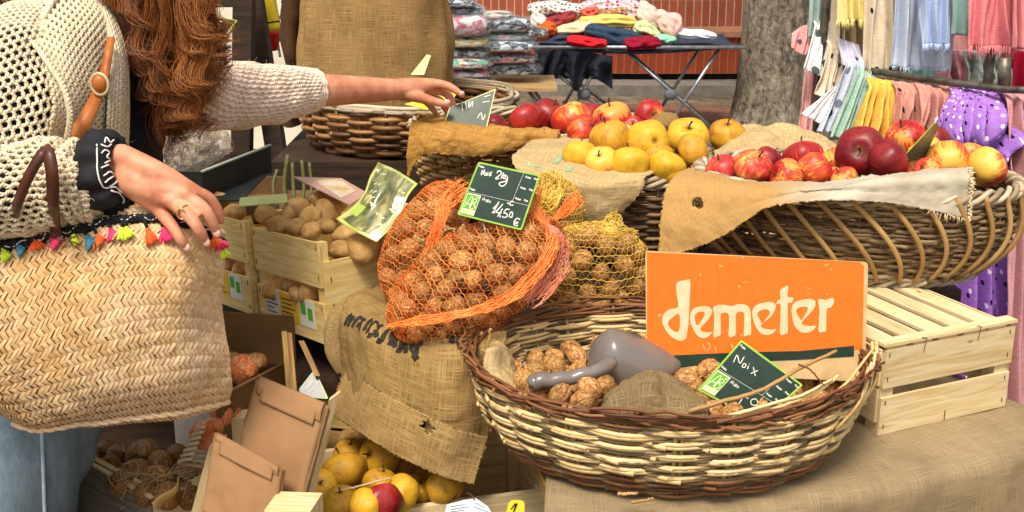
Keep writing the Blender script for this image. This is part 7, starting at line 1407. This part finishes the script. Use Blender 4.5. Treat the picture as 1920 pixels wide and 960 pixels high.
# ================================================================= STRAW SHOPPING BAG
sb = thing('straw_bag', 'woven palm leaf shopping bag with black trim and bright tassels under the near hand', 'bag', W(200, 800, 1.46))
BC = WG([[(-140, 455, 1.50), (0, 436, 1.425), (120, 418, 1.400), (240, 398, 1.390), (345, 396, 1.395), (424, 440, 1.43)],
 [(-140, 520, 1.46), (0, 520, 1.395), (120, 478, 1.370), (240, 452, 1.362), (340, 458, 1.372), (418, 490, 1.425)],
 [(-140, 600, 1.46), (0, 612, 1.385), (120, 550, 1.355), (240, 522, 1.348), (340, 520, 1.362), (414, 540, 1.43)],
 [(-130, 680, 1.48), (0, 690, 1.395), (120, 640, 1.352), (240, 604, 1.346), (340, 592, 1.362), (417, 606, 1.43)],
 [(-60, 722, 1.50), (10, 738, 1.42), (130, 712, 1.362), (240, 684, 1.350), (340, 666, 1.366), (424, 668, 1.43)],
 [(10, 768, 1.50), (50, 784, 1.435), (140, 776, 1.380), (240, 757, 1.370), (340, 736, 1.380), (432, 722, 1.44)],
 [(38, 788, 1.52), (72, 802, 1.46), (160, 805, 1.425), (250, 797, 1.405), (350, 780, 1.415), (424, 755, 1.46)]])
FGd = patch(BC, 110, 160); FGd = rumple(rumple(FGd, .012, 4, 2), .004, 14, 5)
STRAW = NT('palm_leaf', .6, spec=.3); t = STRAW; n1 = t.noise(t.co('Object'), 5, 3); n2 = t.noise(t.co('UV', (3, 60, 1)), 8, 3); c = t.ramp(t.attr(), [(0, HX('#bb8f58')), (.5, HX('#d8b27c')), (1, HX('#ecd2a4'))]); c2_ = t.ramp(n1, [(.36, HX('#d9a96c')), (.5, HX('#e4c196')), (.64, HX('#d9b9a0'))]); c = t.mix(.5, c, c2_); c = t.vary(c, n2, .85, 1.12); STRAWM = t.out(c, n2, .3, .0006)
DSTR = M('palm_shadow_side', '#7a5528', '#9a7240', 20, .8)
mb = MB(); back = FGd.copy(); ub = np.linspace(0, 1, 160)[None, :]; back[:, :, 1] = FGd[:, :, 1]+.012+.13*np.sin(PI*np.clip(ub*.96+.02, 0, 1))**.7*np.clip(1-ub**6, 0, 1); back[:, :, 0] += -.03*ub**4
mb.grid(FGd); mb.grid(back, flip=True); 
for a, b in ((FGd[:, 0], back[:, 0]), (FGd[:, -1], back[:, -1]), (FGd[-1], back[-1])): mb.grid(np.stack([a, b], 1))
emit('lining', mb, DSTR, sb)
def leaves(mb, G, nr, nl, sgn=1, r0=0, r1=None, side=None):
    N_ = gnorm(G); A, B = G.shape[0]-1, G.shape[1]-1
    if (N_[5, 80, 1] > 0) == (sgn > 0): N_ = -N_
    for k in range(r0, r1 or nr):
        for half in (0, 1):
            vc = (k+.25+.5*half)/nr; hv = .5/nr*1.30; sl = (1 if half else -1)*.95/nl
            for m_ in range(nl+1):
                uc = (m_+.25*half)/nl+random.gauss(0, .06)/nl; w = .98/nl*random.uniform(.9, 1.08); up_ = random.gauss(0, .0003); rnd = random.random(); V = []
                for tt in (-.5, -.2, .2, .5):
                    for s_ in (-.5, 0, .5):
                        u = min(1, max(0, uc+sl*tt*1.15+s_*w)); v = min(1, max(0, vc+tt*hv)); of = .0006+.0016*(1-abs(tt)*1.6)+.0009*(1-(2*s_)**2)+.0007*s_*2+up_; V.append(bil(G, v*A, u*B)+bil(N_, v*A, u*B)*of)
                mb.grid(np.array(V).reshape(4, 3, 3), rnd)
mb = MB(); leaves(mb, FGd, 18, 54); emit('braided_front', mb, STRAWM, sb)
mb = MB(); leaves(mb, back, 19, 60, sgn=1, r0=0, r1=3); leaves(mb, back, 19, 60, sgn=-1); emit('braided_back', mb, STRAWM, sb)
mb = MB()
for G_ in (FGd, back):
    for p in range(2): ph = np.arange(160)*.75+p*PI; mb.tube(G_[0]+np.stack([0*ph, np.cos(ph), np.sin(ph)], 1)*.0022, .0026, 6, random.uniform(.5, 1))
emit('rolled_rim', mb, STRAWM, sb)
mb = MB()
for p in range(2): ph = np.arange(160)*.45+p*PI; mb.tube(FGd[-6]+gnorm(FGd)[-6]*(-.003 if gnorm(FGd)[50, 80, 1] > 0 else .003)+np.stack([0*ph, np.cos(ph), np.sin(ph)], 1)*.0020, .0030, 6, .9)
emit('base_cord', mb, STRAWM, sb)
# black trim
NF = gnorm(FGd); NF = np.where(NF[:, :, 1:2] > 0, -NF, NF)
mb = MB(); G = np.array([[bil(FGd, 3.2+ro+1.0*math.sin(j*.6)*(ro-2)*.15, j)+bil(NF, 4, j)*(.004+.0018*math.cos((ro-2.5)*1.2)) for j in range(0, 160)] for ro in np.linspace(0, 5.6, 8)]); mb.grid(G)
for p in range(3): ph = np.arange(160)*.8+p*2.1; mb.tube(G[4]+np.stack([0*ph, np.cos(ph)*.001, np.sin(ph)*.0035], 1)+NF[6]*.001, .003, 5)
trm = emit('black_trim', mb, BLK, sb); mod(trm, 'SOLIDIFY', thickness=.003)
mb = MB()
for k in range(9):
    j0 = 36+k*14; pts = [bil(G, 4+1.6*math.sin(u*5.2)*(1-abs(2*u-1)*.3), min(159, j0+u*10))+NF[6, min(159, int(j0+u*10))]*.0042 for u in np.linspace(0, 1, 16)]; mb.tube(np.array(pts), .0009, 4)
emit('white_stitch', mb, M('white_print', '#efe6e2'), trm)
TC = dict(lime=M('tassel_lime', '#b8d024', '#dcf04a', 60, .9), teal=M('tassel_teal', '#3f7f93', '#5fa6b8', 60, .9), orange=M('tassel_orange', '#f0501c', '#ff7a3e', 60, .9), pink=M('tassel_pink', '#dc2460', '#f4487e', 60, .9))
TS = [((5, 452), (20, 482), 'lime'), ((32, 450), (47, 472), 'teal'), ((72, 440), (76, 466), 'orange'), ((98, 436), (111, 460), 'pink'), ((140, 434), (148, 457), 'lime'), ((162, 436), (178, 458), 'teal'), ((184, 434), (195, 454), 'orange'), ((209, 424), (217, 448), 'pink'), ((232, 420), (229, 448), 'lime'), ((238, 420), (244, 447), 'lime'), ((274, 418), (288, 452), 'orange'), ((304, 416), (313, 452), 'pink'), ((400, 432), (406, 460), 'orange'), ((408, 440), (418, 464), 'pink'), ((414, 452), (424, 480), 'lime')]
for (a, b, cl) in TS:
    i, j = gridinv(FGd, *a); pa = FGd[i, j]+NF[i, j]*.006; i, j = gridinv(FGd, *b); pb = FGd[i, j]+NF[i, j]*.006
    if b[0] > 400: pa = W(a[0], a[1], 1.405); pb = W(b[0], b[1], 1.40)
    d_ = pb-pa; kn = pa+d_*.42; mb = MB(); e1 = np.cross(d_, [0, 1., 0]); e1 /= np.linalg.norm(e1)
    for k in range(34):
        s_ = random.gauss(0, .0034); y_ = random.gauss(-.0015, .0016); mb.tube(catmull([kn, kn+d_*.3+e1*s_*.8+np.array([0, y_, 0]), kn+d_*random.uniform(.58, .68)+e1*s_*1.35+np.array([0, y_, 0])], 6), [.0011, .0013, .0014, .0014, .0013, .0010], 4, random.random())
    mb.sphere(kn+d_*.08, (.0036, .003, .004), 10, 8); ts = emit('tassel', mb, TC[cl], sb)
    mb = MB(); mb.tube([pa+[0, 0, .002], kn+d_*.04], .0022, 6); emit('tassel_cord', mb, BLK, ts)
# leather handles
BRN = M('brown_leather', '#3a1c10', '#5c3020', 30, .4, bs=.2)
def strap(pts, w, nm='handle'):
    P_ = catmull([W(*p) for p in pts], 60); mb = MB(); ribbon(mb, P_, w, np.array([0, -1., .25])); o = emit(nm, mb, BRN, sb); mod(o, 'SOLIDIFY', thickness=.0035, offset=0)
strap([(22, 422, 1.40), (32, 385, 1.335), (52, 335, 1.315), (76, 292, 1.318), (86, 278, 1.33)], .0125)
strap([(84, 278, 1.33), (92, 292, 1.318), (98, 330, 1.312), (100, 380, 1.322), (104, 425, 1.372), (106, 446, 1.378)], .0150)
strap([(232, 412, 1.60), (222, 398, 1.585), (205, 385, 1.56), (170, 380, 1.52)], .014)
# feather-light crumple of keys under the trim
mb = MB()
for k in range(14): p = W(random.uniform(110, 138), random.uniform(442, 462), 1.352); mb.tube([p, p+np.array([random.gauss(0, .006), -.002, random.gauss(0, .004)])], .0011, 4)
emit('metal_charm', mb, M('charm', '#4a2c22', '#7a5a48', 30, .4, metal=.3), sb)
print('done')
